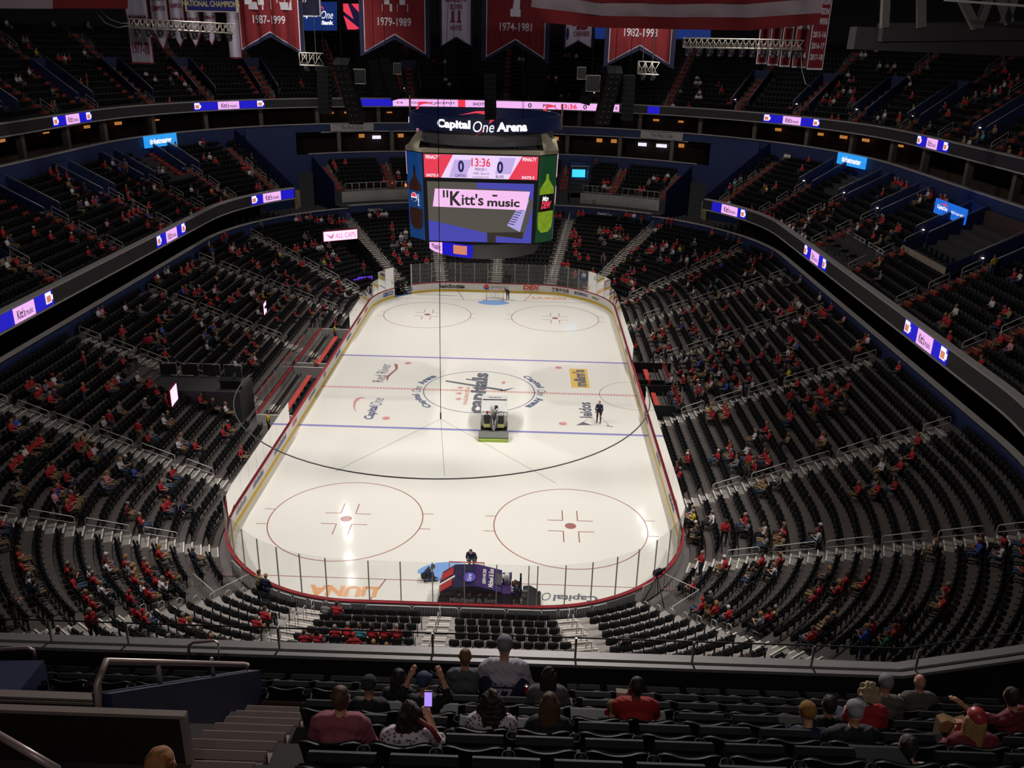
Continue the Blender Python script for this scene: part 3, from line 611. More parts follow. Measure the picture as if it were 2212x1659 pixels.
# ticketmaster etc on the blue club walls
def wall_sign(kc, d, z, L, h, s, bg, fg, label, tw=.7, th=.5, bold=.04, tz=0, parts=None):
    p = pos(kc, d); root = empty('display_sign', (p[0], p[1], z)); tag(root, label, 'sign')
    f = lambda o_: (lambda x, y: tuple(Vector(ledfn(kc, d-o_)(x, y))-root.location))
    mb = MB(); n = 6
    led_rect(mb, f(.12), -L/2, L/2, z-h/2, z+h/2); led_rect(mb, f(0), -L/2, L/2, z+h/2, z-h/2); v = [f(0)(-L/2, z-h/2), f(.12)(-L/2, z-h/2), f(.12)(-L/2, z+h/2), f(0)(-L/2, z+h/2), f(0)(L/2, z-h/2), f(.12)(L/2, z-h/2), f(.12)(L/2, z+h/2), f(0)(L/2, z+h/2)]
    mb.add(v, [(0, 1, 2, 3), (7, 6, 5, 4), (0, 4, 5, 1), (3, 2, 6, 7)]); sp_ = mb.build('sign_panel', bg, root)
    if s: mb = MB(); text(mb, s, L*tw, h*th, f(.15), 0, z+tz, bold); mb.build('lettering', fg, sp_)
    if parts: parts(root, f)
    return root
CYL = mat('led_cyan', '2a9cf0', .5, 0, .05, 1, emis=1.0); WL = mat('led_letter', 'f6f4ff', .5, 0, 0, 1, emis=1.1); MBL = mat('led_midblue', '1c6ee0', .5, 0, .1, 1, emis=.9)
wall_sign(key_of_px(298, 301, 15.7), 26.7, 15.75, 5.2, 1.25, 'ticketmaster', CYL, WL, 'bright cyan display reading ticketmaster over the left club tier', .68)
wall_sign(key_of_px(1858, 348, 15.7), 26.7, 15.75, 5.2, 1.2, 'ticketmaster', CYL, WL, 'bright cyan display reading ticketmaster over the right club tier', .68)
def co_parts(root, f):
    mb = MB(); text(mb, 'CapitalOne', 1.9, .42, f(.15), -1.3, 14.75, .03, .1); text(mb, "what's in your wallet?", 2.3, .33, f(.15), 1.45, 14.75, .01); mb.build('lettering', WL, root)
    mb = MB(); fb = f(.15); boom(mb, lambda x, y: fb(x-1.1, y+14.75), .55); mb.build('boomerang', LRED, root)
wall_sign(key_of_px(2150, 460, 14.7), 25.2, 14.75, 5.6, 1.2, None, MBL, WL, 'blue display reading CapitalOne what\'s in your wallet, right club tier', parts=co_parts)
PWC = mat('club_sign', 'a3a1a0', .6); PW = mat('club_ink', '2c2c30', .6)
for u, v, s in ((751, 272, 'left'), (1429, 293, 'right')):
    wall_sign(key_of_px(u, v, 15.85), 26.75, 15.85, 5.9, .95, 'The PwC Club', PWC, PW, 'grey sign reading The PwC Club, %s of the scoreboard' % s, .52, .5, .0)
for x, s in ((-17.5, 'left'), (-7.2, 'middle'), (14., 'right')):
    mb = MB(); k = keyof(x, 47.3); fn = ledfn(k, 16.74); text(mb, 'Capital', 1.2, .4, fn, -.4, 6.6, .04, .1); text(mb, 'One', .7, .4, fn, .62, 6.6, 0, .15); o = mb.build('wall_lettering', mat('white_letter', 'e4e4ea', .6)); tag(o, 'white CapitalOne lettering on the far blue wall, %s' % s, 'lettering')
# glowing ALL CAPS sign above the tunnel
d = Vector(pos(key_of_px(735, 508, 5.5), 8.)[:2]+(0,))

# chairs and tan pillars in the lower corner suites
mbc = MB(); mbc.box((0, 0, .45), (.5, .5, .1)); mbc.box((0, -.25, .75), (.5, .08, .55)); mbc.box((0, 0, .2), (.35, .35, .4)); SCH = mbc.mesh('suite_chair'); SCH.materials.append(mat('suite_chair_grey', '4a4848', .6))
for side_ in (0, 1):
    for r_ in range(3):
        for i in range(13):
            k = 64+i*2.4; k = k if side_ == 0 else mirk(k); p = pos(k, 17.9+.95*r_); o = bpy.data.objects.new('suite_chair', SCH); COL.objects.link(o); o.location = (p[0], p[1], 6.1); o.rotation_euler = (0, 0, math.atan2(p[2], -p[3])); tag(o, 'grey chair in the far %s lower suite, row %d, place %d' % ('left' if side_ else 'right', r_+1, i+1), 'chair', 'suite chairs')
for k, l in ((88., 'right'), (mirk(88.), 'left')):
    p = pos(k, 20.8); mb = MB(); mb.box((p[0], p[1], 7.6), (.5, .8, 3.), math.atan2(p[3], p[2])); tag(mb.build('trim_15', TAN), 'tan pillar beside the far %s lower suite' % l, 'pillar', kind='structure')
for k in (60, 70, 82, mirk(60), mirk(72), mirk(84), 30, mirk(20)):  # glowing strips added to lift the dark lower suites
    panel_at(MB(), k, 22.4, 8.3, 1.2, .15).build('wall_glow', WARM); tag(bpy.data.objects[-1] if False else COL.objects[-1], 'warm glow strip added in a lower suite', 'light', group='added lower suite glow')
# ---------------- seats ----------------
SEATM = mat('seat_black', '141416', .55, 0, .15, 3., spec=.2); GLINTM = mat('glint_grey', '8a8a8c', .35, .4, .1); POSTM = mat('seat_post', 'c8c4c0', .6, 0, .1, 6.)
def backrest_mb(mb, w_=.46, mi=0, n=6):
    """curved shell, concave top edge, seen from behind or in front"""
    v = []
    for j, (z, y) in enumerate(((.42, -.17), (.62, -.21), (.84, -.27))):
        for i in range(n+1):
            t_ = i/n*2-1; yy = y+.05*t_*t_; zz = z-(.045*(1-t_*t_) if j == 2 else 0)-(.06*max(0, abs(t_)-.72)/.28 if j == 2 else 0)
            v.append((t_*w_/2*(1-.05*(j == 0)), yy, zz))
    m_ = n+1; f = [(j*m_+i, j*m_+i+1, (j+1)*m_+i+1, (j+1)*m_+i) for j in range(2) for i in range(n)]
    o = len(v); v += [(x, y-.035, z) for x, y, z in v]; g = [tuple(o+k for k in reversed(q)) for q in f]
    e = [(i, i+m_*0, 0, 0) for i in ()]
    rim = list(range(m_))+[m_+n, 2*m_+n]+[2*m_+i for i in range(n-1, -1, -1)]+[m_]
    s = [(rim[i], rim[(i+1) % len(rim)], o+rim[(i+1) % len(rim)], o+rim[i]) for i in range(len(rim))]
    return mb.add(v, f+g+s, mi, True)
def pad_mb(mb, folded=True, w_=.42, mi=0):
    if folded: P = [(-.12, .40), (-.04, .40), (.0, .68), (-.05, .71), (-.11, .69)]
    else: P = [(-.18, .40), (.24, .42), (.26, .46), (.22, .475), (-.18, .455)]
    return mb.prism([(p[0], p[1]) for p in P], -w_/2, w_/2, mi, lambda a, b, c: (c, a, b))
def arm_mb(mb, mi=0):
    mb.box((.265, -.03, .62), (.045, .34, .035), mi=mi); mb.box((.265, -.12, .33), (.04, .07, .62), mi=mi); return mb
# low-detail seat arrays for the far mass
def lowseat(folded=True, arms=True):
    mb = MB(); backrest_mb(mb, .46, 0, 2); pad_mb(mb, folded); mb.box((.265, -.05, .6), (.035, .3, .03)); mb.box((.265, -.12, .33), (.035, .05, .6))
    if folded: mb.add([(-.05, -.03, .405), (.05, -.03, .405), (.05, .0, .46), (-.05, .0, .46)], [(0, 1, 2, 3)], 1)  # pale quad painted in for the glint of the armrest fronts
    return mb
SEATS = []   # tier, row, section, index, count, x, y, z, nx, ny
for T in TIERS:
    al = T.al; lo, hi = T.lo, T.hi
    secs = []
    if 1:
        b = [lo]+[a for a in al if lo < a < hi]+[hi]; secs = list(zip(b[:-1], b[1:]))
    for si, (a, b) in enumerate(secs):
        for k in range(T.n):
            d = T.d0+T.p*k+.42; n_ = 40; ks = [a+(b-a)*i/n_ for i in range(n_+1)]; ln = [0.]
            for i in range(n_): ln.append(ln[-1]+(ks[i+1]-ks[i])*rate((ks[i]+ks[i+1])/2, d))
            g0 = T.hw+.08 if (T in (LOW, NEAR) or a > lo+.01) else .3; g1 = T.hw+.08 if (T in (LOW, NEAR) or b < hi-.01) else .3
            tot = ln[-1]-g0-g1; N = int(tot/.54)
            if N < 1: continue
            for j in range(N):
                s = g0+tot/2+(j-(N-1)/2)*.54; i = max(q for q in range(n_) if ln[q] <= s); key = ks[i]+(ks[i+1]-ks[i])*(s-ln[i])/(ln[i+1]-ln[i])
                if T.skip(k, key % 465.5): continue
                x, y, nx, ny = pos(key, d); z = T.z0+T.r*k
                q = project(x, y, z+.5)
                if q is None or not (-160 < q[0] < 2372 and -120 < q[1] < 1500): continue
                if q[2] < 34 and q[1] > 1462: continue
                SEATS.append((T, k, si, j, N, x, y, z, nx, ny, q))
for dd, z in ((17.9, 6.1), (18.8, 6.2)):
    pass
print('seats', len(SEATS))
# ---------------- people ----------------
PEOPLE_SRC = """
0 380 .2532|500 40 r,590 60 t,720 90 k,620 120 w,650 245 k,690 240 n,735 215 w,790 205 r,820 225 b,30 490 r,50 540 w,290 490 r,450 520 r,600 440 r,650 450 m,610 480 r,730 620 r,860 555 r,920 425 p,1040 200 r,1090 200 r,1180 140 r,1230 130 n,1310 80 w,1070 80 r,1040 350 r,1100 340 r,1150 330 r,1190 300 r,1240 285 r,1290 300 b,1245 390 r,1365 430 r,1500 270 r,1610 295 w,1650 130 w,1690 130 n,1810 130 o,1850 130 g,1890 190 r,1900 130 t,1720 250 r,100 680 r,20 700 w,40 640 n,230 720 t,1880 510 r,1910 550 rS,1750 590 wS,1755 660 bS,1960 620 r,1990 600 g,2050 650 r,2090 610 r,2135 600 k,1550 800 r,1575 760 r,1600 780 r,1630 740 r,1690 780 k,1380 790 g,1420 800 w,1330 860 r,1350 880 w,1850 880 t,1610 920 e,1570 960 r,1560 980 b,1670 990 r,1720 980 r,1830 990 w,1865 980 r,1770 1050 r,1855 1050 r,1810 1090 r,2030 1030 r,1970 1070 r,2010 1050 m,2170 1010 w,2160 740 r,2200 780 r,1400 1020 r,840 1160 w,870 1150 p,1080 1130 w,1200 1130 g,1170 1120 k,1360 1220 r,1410 1200 g,1440 1170 m,1670 1200 r,1690 1220 w,990 1350 rS,1040 1350 r,1300 1390 r,1350 1360 t,1390 1330 b,1440 1420 r,1370 1430 n,1240 1470 rS,1200 1570 g,1220 1590 w,680 1580 rS,850 1610 m,1070 1570 r,1820 1290 b,1855 1290 r,1850 1370 g,1730 1370 g,1770 1370 b,1800 1470 w,1950 1430 m,2090 1320 r,2110 1500 r,2150 1510 w,2100 1560 r,2170 1430 r,2050 1590 n,2030 1610 w,2170 1590 r,1230 1640 r,1340 1630 r
500 380 .193|740 450 r,715 460 w,850 455 t,875 455 r,965 470 r,1000 480 w,1090 460 r,1130 460 k,1105 540 r,1235 520 r,1260 540 r,285 510 gS,1535 430 w,1605 430 gS,1640 420 r,1690 430 w,1735 420 w,805 670 g,840 655 k,830 775 r,760 800 r,690 800 r,895 760 r,925 750 r,975 770 w,1000 800 w,1035 740 r,1080 780 g,500 830 k,530 810 y,590 860 b,150 800 r,110 860 r,210 790 g,20 810 w,30 790 r,75 850 r,225 960 r,275 1010 r,305 1010 m,465 990 g,500 990 r,800 990 r,830 980 r,1050 985 y,1010 970 n,1095 980 r,1070 910 r,1140 890 w,1190 890 r,515 1100 g,610 1100 r,640 1210 r,690 1150 r,720 1180 r,770 1220 n,1010 1120 g,1200 1200 r,1235 1250 r,850 1250 r,880 1260 t,1095 1260 r,1070 1290 r,1150 1290 r,1280 1330 w,245 1310 w,270 1340 t,400 1270 k,440 1290 n,330 1370 r,370 1360 y,570 1270 g,610 1370 r,650 1340 e,70 1330 r,20 1400 r,540 1420 g,500 1480 r,300 1530 w,890 1500 r,1000 1520 m,1030 1450 r,720 1550 r,520 1590 r,1140 1610 r,1430 1010 rS,1770 600 rS,1800 620 k,1790 690 r,1880 650 w,1950 630 w,1900 690 g,1960 690 g,1810 770 g,1850 790 g,1910 790 w,1935 770 r,2000 780 w,1800 880 r,1855 890 r,1985 870 r,2040 870 r,1880 960 r,2170 940 r
1200 380 .2532|20 330 r,45 330 r,190 310 r,225 310 r,610 330 rS,640 330 rS,690 340 wS,740 330 rS,560 320 k,430 80 w,460 95 r,790 30 g,820 20 w,885 35 r,930 45 r,965 45 w,1000 45 r,1030 45 w,1090 40 r,720 140 r,755 140 r,805 210 r,800 260 r,100 480 r,135 480 r,170 520 r,205 525 r,165 590 r,205 590 r,190 660 r,220 680 r,270 680 r,60 730 r,100 735 r,390 470 g,425 450 r,455 450 r,500 450 r,545 450 r,470 510 r,510 520 w,545 530 t,590 530 n,400 540 g,430 555 g,610 510 r,840 380 r,870 390 k,840 410 w,985 380 rS,1020 380 rS,440 700 gS,460 730 kS,555 700 t,650 610 r,690 620 r,830 580 w,870 590 r,930 560 r,950 570 w,1000 580 r,1030 580 r,930 620 w,1010 640 w,1060 635 y,1090 630 k,780 640 r,815 655 r,700 680 n,640 660 k,1185 580 g,1210 640 g,945 690 r,970 710 r,890 700 g,1075 710 g,760 770 r,1340 490 r,1480 530 n,1520 530 n,1570 550 r,1225 690 r,1270 690 r,1320 670 r,1375 640 r,1480 680 r,1420 725 b,1340 735 r,1150 740 wS,1150 840 r,1190 860 r,1215 860 r,1400 870 l,1355 910 g,1590 840 w,1660 810 r,1690 830 w,1680 690 g,1690 740 r,1750 710 r,1830 690 r,1980 930 n,1500 990 w,1530 1000 r,960 960 r,1000 1000 r,1110 940 w,1150 990 w,1190 1030 g,1370 1020 t,1130 1140 r,1160 1150 r,1430 1130 r,1330 1160 t,1310 1220 t,1780 1070 r,1815 1080 r,1720 1110 g,1760 1140 w,1870 1150 p,1950 1140 r,1990 1130 r,2050 1100 w,2020 1070 g,2140 1190 r,2080 1240 w,2110 1200 r,600 820 r,630 810 n,660 830 r,570 880 r,620 880 r,600 900 r,640 910 w,680 920 r,670 980 p,720 1030 r,800 990 r,610 1050 r,180 840 r,250 850 w,320 800 r,380 860 t,500 900 r,520 800 rS,1680 270 r,1790 310 r,1830 340 r,1860 340 r,1460 215 r,1430 210 w,1800 120 y,1770 110 k,1890 90 r,2160 370 w,2130 410 w,2080 480 g,2100 490 w,2145 510 w,1990 430 w,1930 380 w,2030 430 w,1430 20 r,1480 20 l,1520 20 g
1700 380 .2532|990 30 r,960 20 r,1030 20 r,830 120 r,1160 150 w,1135 150 k,1340 150 r,1370 150 p,1385 140 r,1600 120 r,1640 150 r,1980 140 r,350 230 r,240 280 r,320 250 t,380 340 k,345 370 g,590 470 w,780 380 m,820 390 r,760 480 r,770 440 w,800 520 g,870 520 k,945 450 r,970 450 r,1020 610 r,800 710 t,790 850 g,1760 650 yS,1940 850 r,1960 840 w,1780 1030 w,1350 1200 r,1385 1210 r,1390 1190 w,1820 1190 r,1860 1200 t,1870 1200 r,1400 1390 r,1850 1360 r,1930 1440 p,1680 1580 r,190 370 k,160 760 g,180 790 g,250 1050 w,60 1080 g,90 1100 w,20 1160 r,240 1150 r,260 1160 r,290 1180 r,350 1110 r,90 1250 w,160 1200 r,460 1220 p,250 1400 r,660 1400 r,680 1410 w,590 1480 t,610 1490 r,20 1400 r,60 1480 b,50 1450 g,80 1630 k,1050 1500 r
1350 640 .2532|365 250 r,330 270 r,445 240 k,470 260 b,560 270 r,580 290 r,600 320 n,225 310 w,240 350 r,320 310 r,300 330 r,340 400 g,380 440 r,275 440 r,610 370 g,860 280 r,830 300 w,850 300 r,910 370 t,950 400 r,930 420 w,1250 380 g,1390 380 r,480 510 n,500 530 w,640 450 t,660 490 n,620 560 b,700 530 r,770 490 r,800 530 m,940 560 r,1130 500 r,1110 530 r,1360 500 w,1270 550 r,1300 550 r,1390 530 r,450 630 r,540 640 r,660 640 t,730 600 r,700 640 k,790 660 w,640 660 o,1340 620 k,1460 600 r,1430 640 y,1450 660 r,470 700 r,500 720 r,400 700 w,660 740 y,700 750 w,730 740 r,810 720 r,880 710 n,910 700 r,940 760 r,900 740 b,1040 710 r,1060 760 w,960 800 w,600 780 b,620 820 g,660 850 rS,420 800 r,430 790 m,400 860 r,440 870 r,460 920 k,280 860 r,270 820 r,1740 780 r,1710 800 r,1680 770 r,1850 780 r,1880 790 r,1620 830 r,1690 890 r,1740 920 k,1700 930 r,1830 860 k,1830 910 k,1880 950 k,1600 980 r,1640 1010 rS,1430 920 rS,1390 1020 r,1380 1060 r,690 980 y,730 1020 r,800 960 r,770 930 r,840 1000 r,860 980 r,1190 1140 r,1150 1170 w,1190 1200 r,1360 1240 t,1640 1230 p,1680 1260 t,870 1270 r,840 1310 r,880 1360 r,910 1330 g,930 1420 g,1000 1370 r,1030 1330 w,1070 1440 rS,1140 1380 t,1170 1370 r,1180 1420 r,1210 1400 r,1220 1450 r,1150 1590 t,1310 1560 g,530 1360 r,510 1400 r,460 1420 m,480 1500 r,100 400 r,60 270 g,130 270 r
1450 950 .3445|1290 180 w,1310 240 g,1300 290 r,1365 300 r,1480 100 r,1460 130 r,1520 20 r,1160 330 r,560 300 t,130 470 y,150 460 w,240 490 w,170 530 t,150 580 k,340 590 rS,450 500 r,430 520 g,590 550 w,600 580 k,690 550 p,640 620 g,690 620 t,680 600 r,900 560 r,870 580 w,260 740 rS,350 750 r,560 760 r,630 780 w,680 740 r,500 860 k,1000 830 k,1080 870 r,1060 910 r,1210 830 r,1220 860 r,890 960 r,910 920 r,1660 660 k,1720 920 r,1690 1000 r,1700 970 r,2020 620 r,1990 580 n,1940 620 b,2200 600 r,2140 700 w,2160 790 r,140 970 r,210 1080 r,240 1070 r,290 1040 kS,350 1080 r,640 1070 t,600 1100 r,550 1130 g,860 1200 r,1000 1110 k,960 1170 k,1210 1180 r,1270 1140 r,1470 1080 k,1420 1130 r,1380 1170 r,1270 1290 bS,1400 1290 eS,520 1400 r,640 1400 r,2170 690 r
0 780 .2411|240 200 r,290 180 r,370 260 r,340 290 r,390 240 g,430 200 r,460 220 w,490 170 k,460 320 r,480 330 k,690 280 rS,960 240 r,1010 220 t,1060 180 r,1090 180 w,1340 210 r,1380 210 r,1320 390 g,1430 400 rS,1480 330 n,1860 320 r,1090 460 g,120 610 r,160 560 b,1490 550 w,1500 520 k,930 590 w,960 630 rS,1100 680 rS,1300 700 r,1340 690 g,1630 730 w,1640 710 g,1800 760 r,690 790 r,750 730 r,780 740 t,340 740 r,370 720 r,290 800 r,240 850 w,150 910 r,190 870 r,850 850 r,860 820 w,2060 560 r,2030 660 r,2100 370 w,1960 350 k,2140 780 r,1130 930 k
0 1000 .2532|150 30 r,430 110 r,450 70 r,490 240 b,530 180 r,600 130 r,180 220 g,140 240 k,400 350 pS,700 270 k,640 320 r,590 360 r,620 390 r,900 190 g,930 150 p,1040 40 w,1060 10 k,1200 80 b,1490 100 r,1400 180 r,1430 140 g,1450 310 r,1420 390 r,1590 380 n,1100 400 m,1250 490 r,60 480 r,30 560 r,20 630 r,180 780 r,230 850 r,290 1030 n,260 1000 w,580 910 r,650 940 k,650 1000 r,800 930 w,780 960 r,920 860 w,960 820 r,1060 820 r,1110 870 g,1240 860 r,1260 900 r,1370 770 r,1080 930 g,1170 970 r,1220 1030 w,1330 980 r,1380 1030 w,1400 960 r,1250 1090 r,1110 1130 r,1150 1180 r,1200 1160 r,750 1110 r,800 1150 r,820 1110 w,1680 770 n,1540 1280 r,1620 1310 w,1840 1470 r,1880 1500 r,110 1360 kS,520 1450 m,700 1430 rS,1410 1500 w,1500 1540 r
550 1250 .3617|455 165 g,505 185 r,80 260 r,30 240 r,300 350 r,360 355 r,490 310 r,540 310 r,615 320 l,590 360 r,690 325 r,770 330 r,840 330 r,720 410 r,795 420 r
850 1050 .3165|1590 1040 k
0 0 .2532|70 160 w,190 330 g,230 340 g,100 410 g,310 440 y,250 400 r,480 500 r,540 490 r,560 480 w,590 490 r,470 220 g,740 190 g,590 280 m,730 440 w,140 640 w,170 640 w,240 630 w,440 760 g,720 700 rS,690 680 r,430 890 r,470 920 g,1230 640 w,1320 650 w,1490 640 w,1450 650 g,1580 730 w,1660 750 g,1540 650 r,1680 600 r,1430 840 r,790 1180 r,840 1170 r,870 1160 r,1700 1150 w,1730 1150 r,430 1450 r,490 1450 r,545 1440 r,900 1400 r,960 1400 w,1000 1390 b,1060 1440 gS,1040 1430 r,1720 1320 r,1800 1310 w,1830 1350 r,1390 1390 w,1410 1400 g,1350 1310 g,1440 1300 w,2090 1390 r,2110 1340 k,2170 1430 g
500 0 .2532|250 1250 r,290 1240 r,320 1250 b,130 1430 r,110 1400 r,160 1410 w,800 1420 r,840 1420 r,980 1380 r,1330 1520 r,1380 1480 w,1430 1500 r,910 1220 r,940 1220 w,1350 1220 g,1820 690 w,1850 700 w,1830 530 w,1740 520 r,1950 830 r,200 1600 r,240 1610 r,580 690 r,110 1010 w,200 1010 g,330 1010 r,400 1020 r,450 1000 w
1000 0 .2532|470 500 w,510 500 w,720 640 r,790 640 w,880 470 g,910 480 r,960 470 w,850 820 w,890 820 r,1790 890 w,1920 890 r,1980 820 w,2030 820 w,1830 780 g,1980 680 w,2010 680 w,2200 760 rS,1230 1580 g,1250 1580 r,1410 1490 rS,1350 1280 r,1390 1280 w,1140 1300 m,1780 1320 r,1810 1330 r,1870 1320 g,1710 1090 w,570 850 m
1500 0 .3219|20 540 w,40 640 w,180 610 rS,850 670 r,900 660 r,870 640 g,920 680 w,960 630 r,1000 590 w,1060 590 w,1070 590 r,1050 520 g,1080 520 r,1030 510 w,940 540 r,1250 440 w,1290 430 t,1340 450 w,1120 350 w,1150 360 w,1210 320 w,1400 530 w,1440 540 w,1310 490 m,1350 500 g,1510 460 m,1550 460 g,1460 620 r,1090 670 rS,1050 670 g,930 780 r,960 780 r,1240 790 w,1270 800 w,1300 780 wS,1430 800 rS,1470 790 kS,1510 740 w,1530 890 r,1580 850 g,1700 760 r,1720 770 r,1690 700 r,1800 680 r,1820 670 r,1890 640 g,1920 620 k,1990 590 r,2020 580 w,2060 610 r,2090 580 w,2120 590 r,2060 490 r,2090 490 r,2120 530 r,2160 540 t,1910 870 t,1950 860 l,1990 860 t,1800 970 t,1830 980 w,2110 1040 t,2170 1060 r,770 1060 r,720 1110 r,610 1010 w,630 1020 w,210 1190 r,260 1195 g,470 1280 y,1370 1180 r,1400 1190 r,1430 1200 r,1680 1130 w,1740 1150 w,1110 970 g,1550 1275 r,1520 1280 w
"""
def smin(a, b, k):
    h = np.clip(.5+.5*(b-a)/k, 0, 1); return b*(1-h)+a*h-k*h*(1-h)
def sdf_mesh(bones, h, k=.03, ells=()):
    """naive surface nets over round cones / ellipsoids -> one continuous surface. bone = (a, b, ra, rb, mat)"""
    A = np.array([list(b[0])+list(b[1]) for b in bones], float); R_ = max(max(b[2], b[3]) for b in bones)
    lo = np.minimum(A[:, :3].min(0), A[:, 3:].min(0))-R_-2.5*h; hi = np.maximum(A[:, :3].max(0), A[:, 3:].max(0))+R_+2.5*h
    for e in ells: lo = np.minimum(lo, np.array(e[0])-max(e[1])-2*h); hi = np.maximum(hi, np.array(e[0])+max(e[1])+2*h)
    n = np.ceil((hi-lo)/h).astype(int)+1
    X, Y, Z = np.meshgrid(*[lo[i]+h*np.arange(n[i]) for i in range(3)], indexing='ij'); Pn = np.stack([X, Y, Z], -1).astype(np.float32)
    F = None; per = []
    def sub(fn):
        return fn(Pn)
    fns = []
    for a, b, ra, rb, mi in bones:
        a = np.array(a, np.float32); b = np.array(b, np.float32); ab = b-a; L2 = max(float(ab@ab), 1e-8)
        def fn(P, a=a, ab=ab, L2=L2, ra=ra, rb=rb):
            t_ = np.clip(((P-a)@ab)/L2, 0, 1); return np.linalg.norm(P-a-t_[..., None]*ab, axis=-1)-(ra+(rb-ra)*t_)
        fns.append((fn, mi))
    for c, r, mi in ells:
        c = np.array(c, np.float32); r = np.array(r, np.float32)
        def fn(P, c=c, r=r):
            q = (P-c)/r; l = np.linalg.norm(q, axis=-1); return (l-1)*float(r.min()) if True else l
        fns.append((fn, mi))
    rad = [max(b[2], b[3]) for b in bones]+[1.]*len(ells)
    for (fn, mi), rr in zip(fns, rad):
        v = fn(Pn); F = v if F is None else smin(F, v, k if rr > .02 else .005)
    S = F < 0
    c = [(i, j, l) for i in (0, 1) for j in (0, 1) for l in (0, 1)]
    nx, ny, nz = F.shape; sl = lambda i, j, l: (slice(i, nx-1+i), slice(j, ny-1+j), slice(l, nz-1+l))
    cnt = sum(S[sl(*q)].astype(int) for q in c); cell = (cnt > 0) & (cnt < 8); idx = -np.ones(cell.shape, int); ii = np.argwhere(cell); idx[cell] = np.arange(len(ii))
    acc = np.zeros((len(ii), 3)); num = np.zeros(len(ii))
    for p in c:
        for ax in range(3):
            if p[ax]: continue
            q = list(p); q[ax] = 1
            fa = F[ii[:, 0]+p[0], ii[:, 1]+p[1], ii[:, 2]+p[2]]; fb = F[ii[:, 0]+q[0], ii[:, 1]+q[1], ii[:, 2]+q[2]]
            x = (fa < 0) != (fb < 0); t_ = np.where(x, fa/np.where(x, fa-fb, 1), 0)
            pt = np.array(p, float)[None].repeat(len(ii), 0); pt[:, ax] += t_; acc += pt*x[:, None]; num += x
    V = lo+h*(ii+acc/num[:, None]); faces = []
    for ax in range(3):
        b1, b2 = [(1, 2), (2, 0), (0, 1)][ax]
        s0 = [slice(None)]*3; s1 = [slice(None)]*3; s0[ax] = slice(0, -1); s1[ax] = slice(1, None)
        D = S[tuple(s0)].astype(int)-S[tuple(s1)].astype(int); e = np.argwhere(D != 0); e = e[(e[:, b1] > 0) & (e[:, b2] > 0)]
        e = e[(e[:, b1] < F.shape[b1]-1) & (e[:, b2] < F.shape[b2]-1)]
        dv = D[e[:, 0], e[:, 1], e[:, 2]]; o1 = np.zeros(3, int); o1[b1] = 1; o2 = np.zeros(3, int); o2[b2] = 1
        g = lambda E: idx[E[:, 0], E[:, 1], E[:, 2]]
        q = np.stack([g(e-o1-o2), g(e-o2), g(e), g(e-o1)], 1); q[dv < 0] = q[dv < 0][:, ::-1]; faces.append(q)
    Fc = np.concatenate(faces)
    cen = V[Fc].mean(1).astype(np.float32); dd = np.stack([fn(cen) for fn, mi in fns]); mi = np.array([m_ for _, m_ in fns])[dd.argmin(0)]
    return V, Fc, mi
def np_mesh(name, V, Fc, mi=None, smooth=True):
    me = bpy.data.meshes.new(name); nf = len(Fc); w_ = Fc.shape[1]
    me.vertices.add(len(V)); me.vertices.foreach_set('co', np.asarray(V, np.float32).ravel())
    me.loops.add(nf*w_); me.loops.foreach_set('vertex_index', Fc.astype(np.int32).ravel())
    me.polygons.add(nf); me.polygons.foreach_set('loop_start', np.arange(0, nf*w_, w_, dtype=np.int32))
    if mi is not None: me.polygons.foreach_set('material_index', mi.astype(np.int32))
    me.polygons.foreach_set('use_smooth', np.full(nf, smooth)); me.update(calc_edges=True); return me
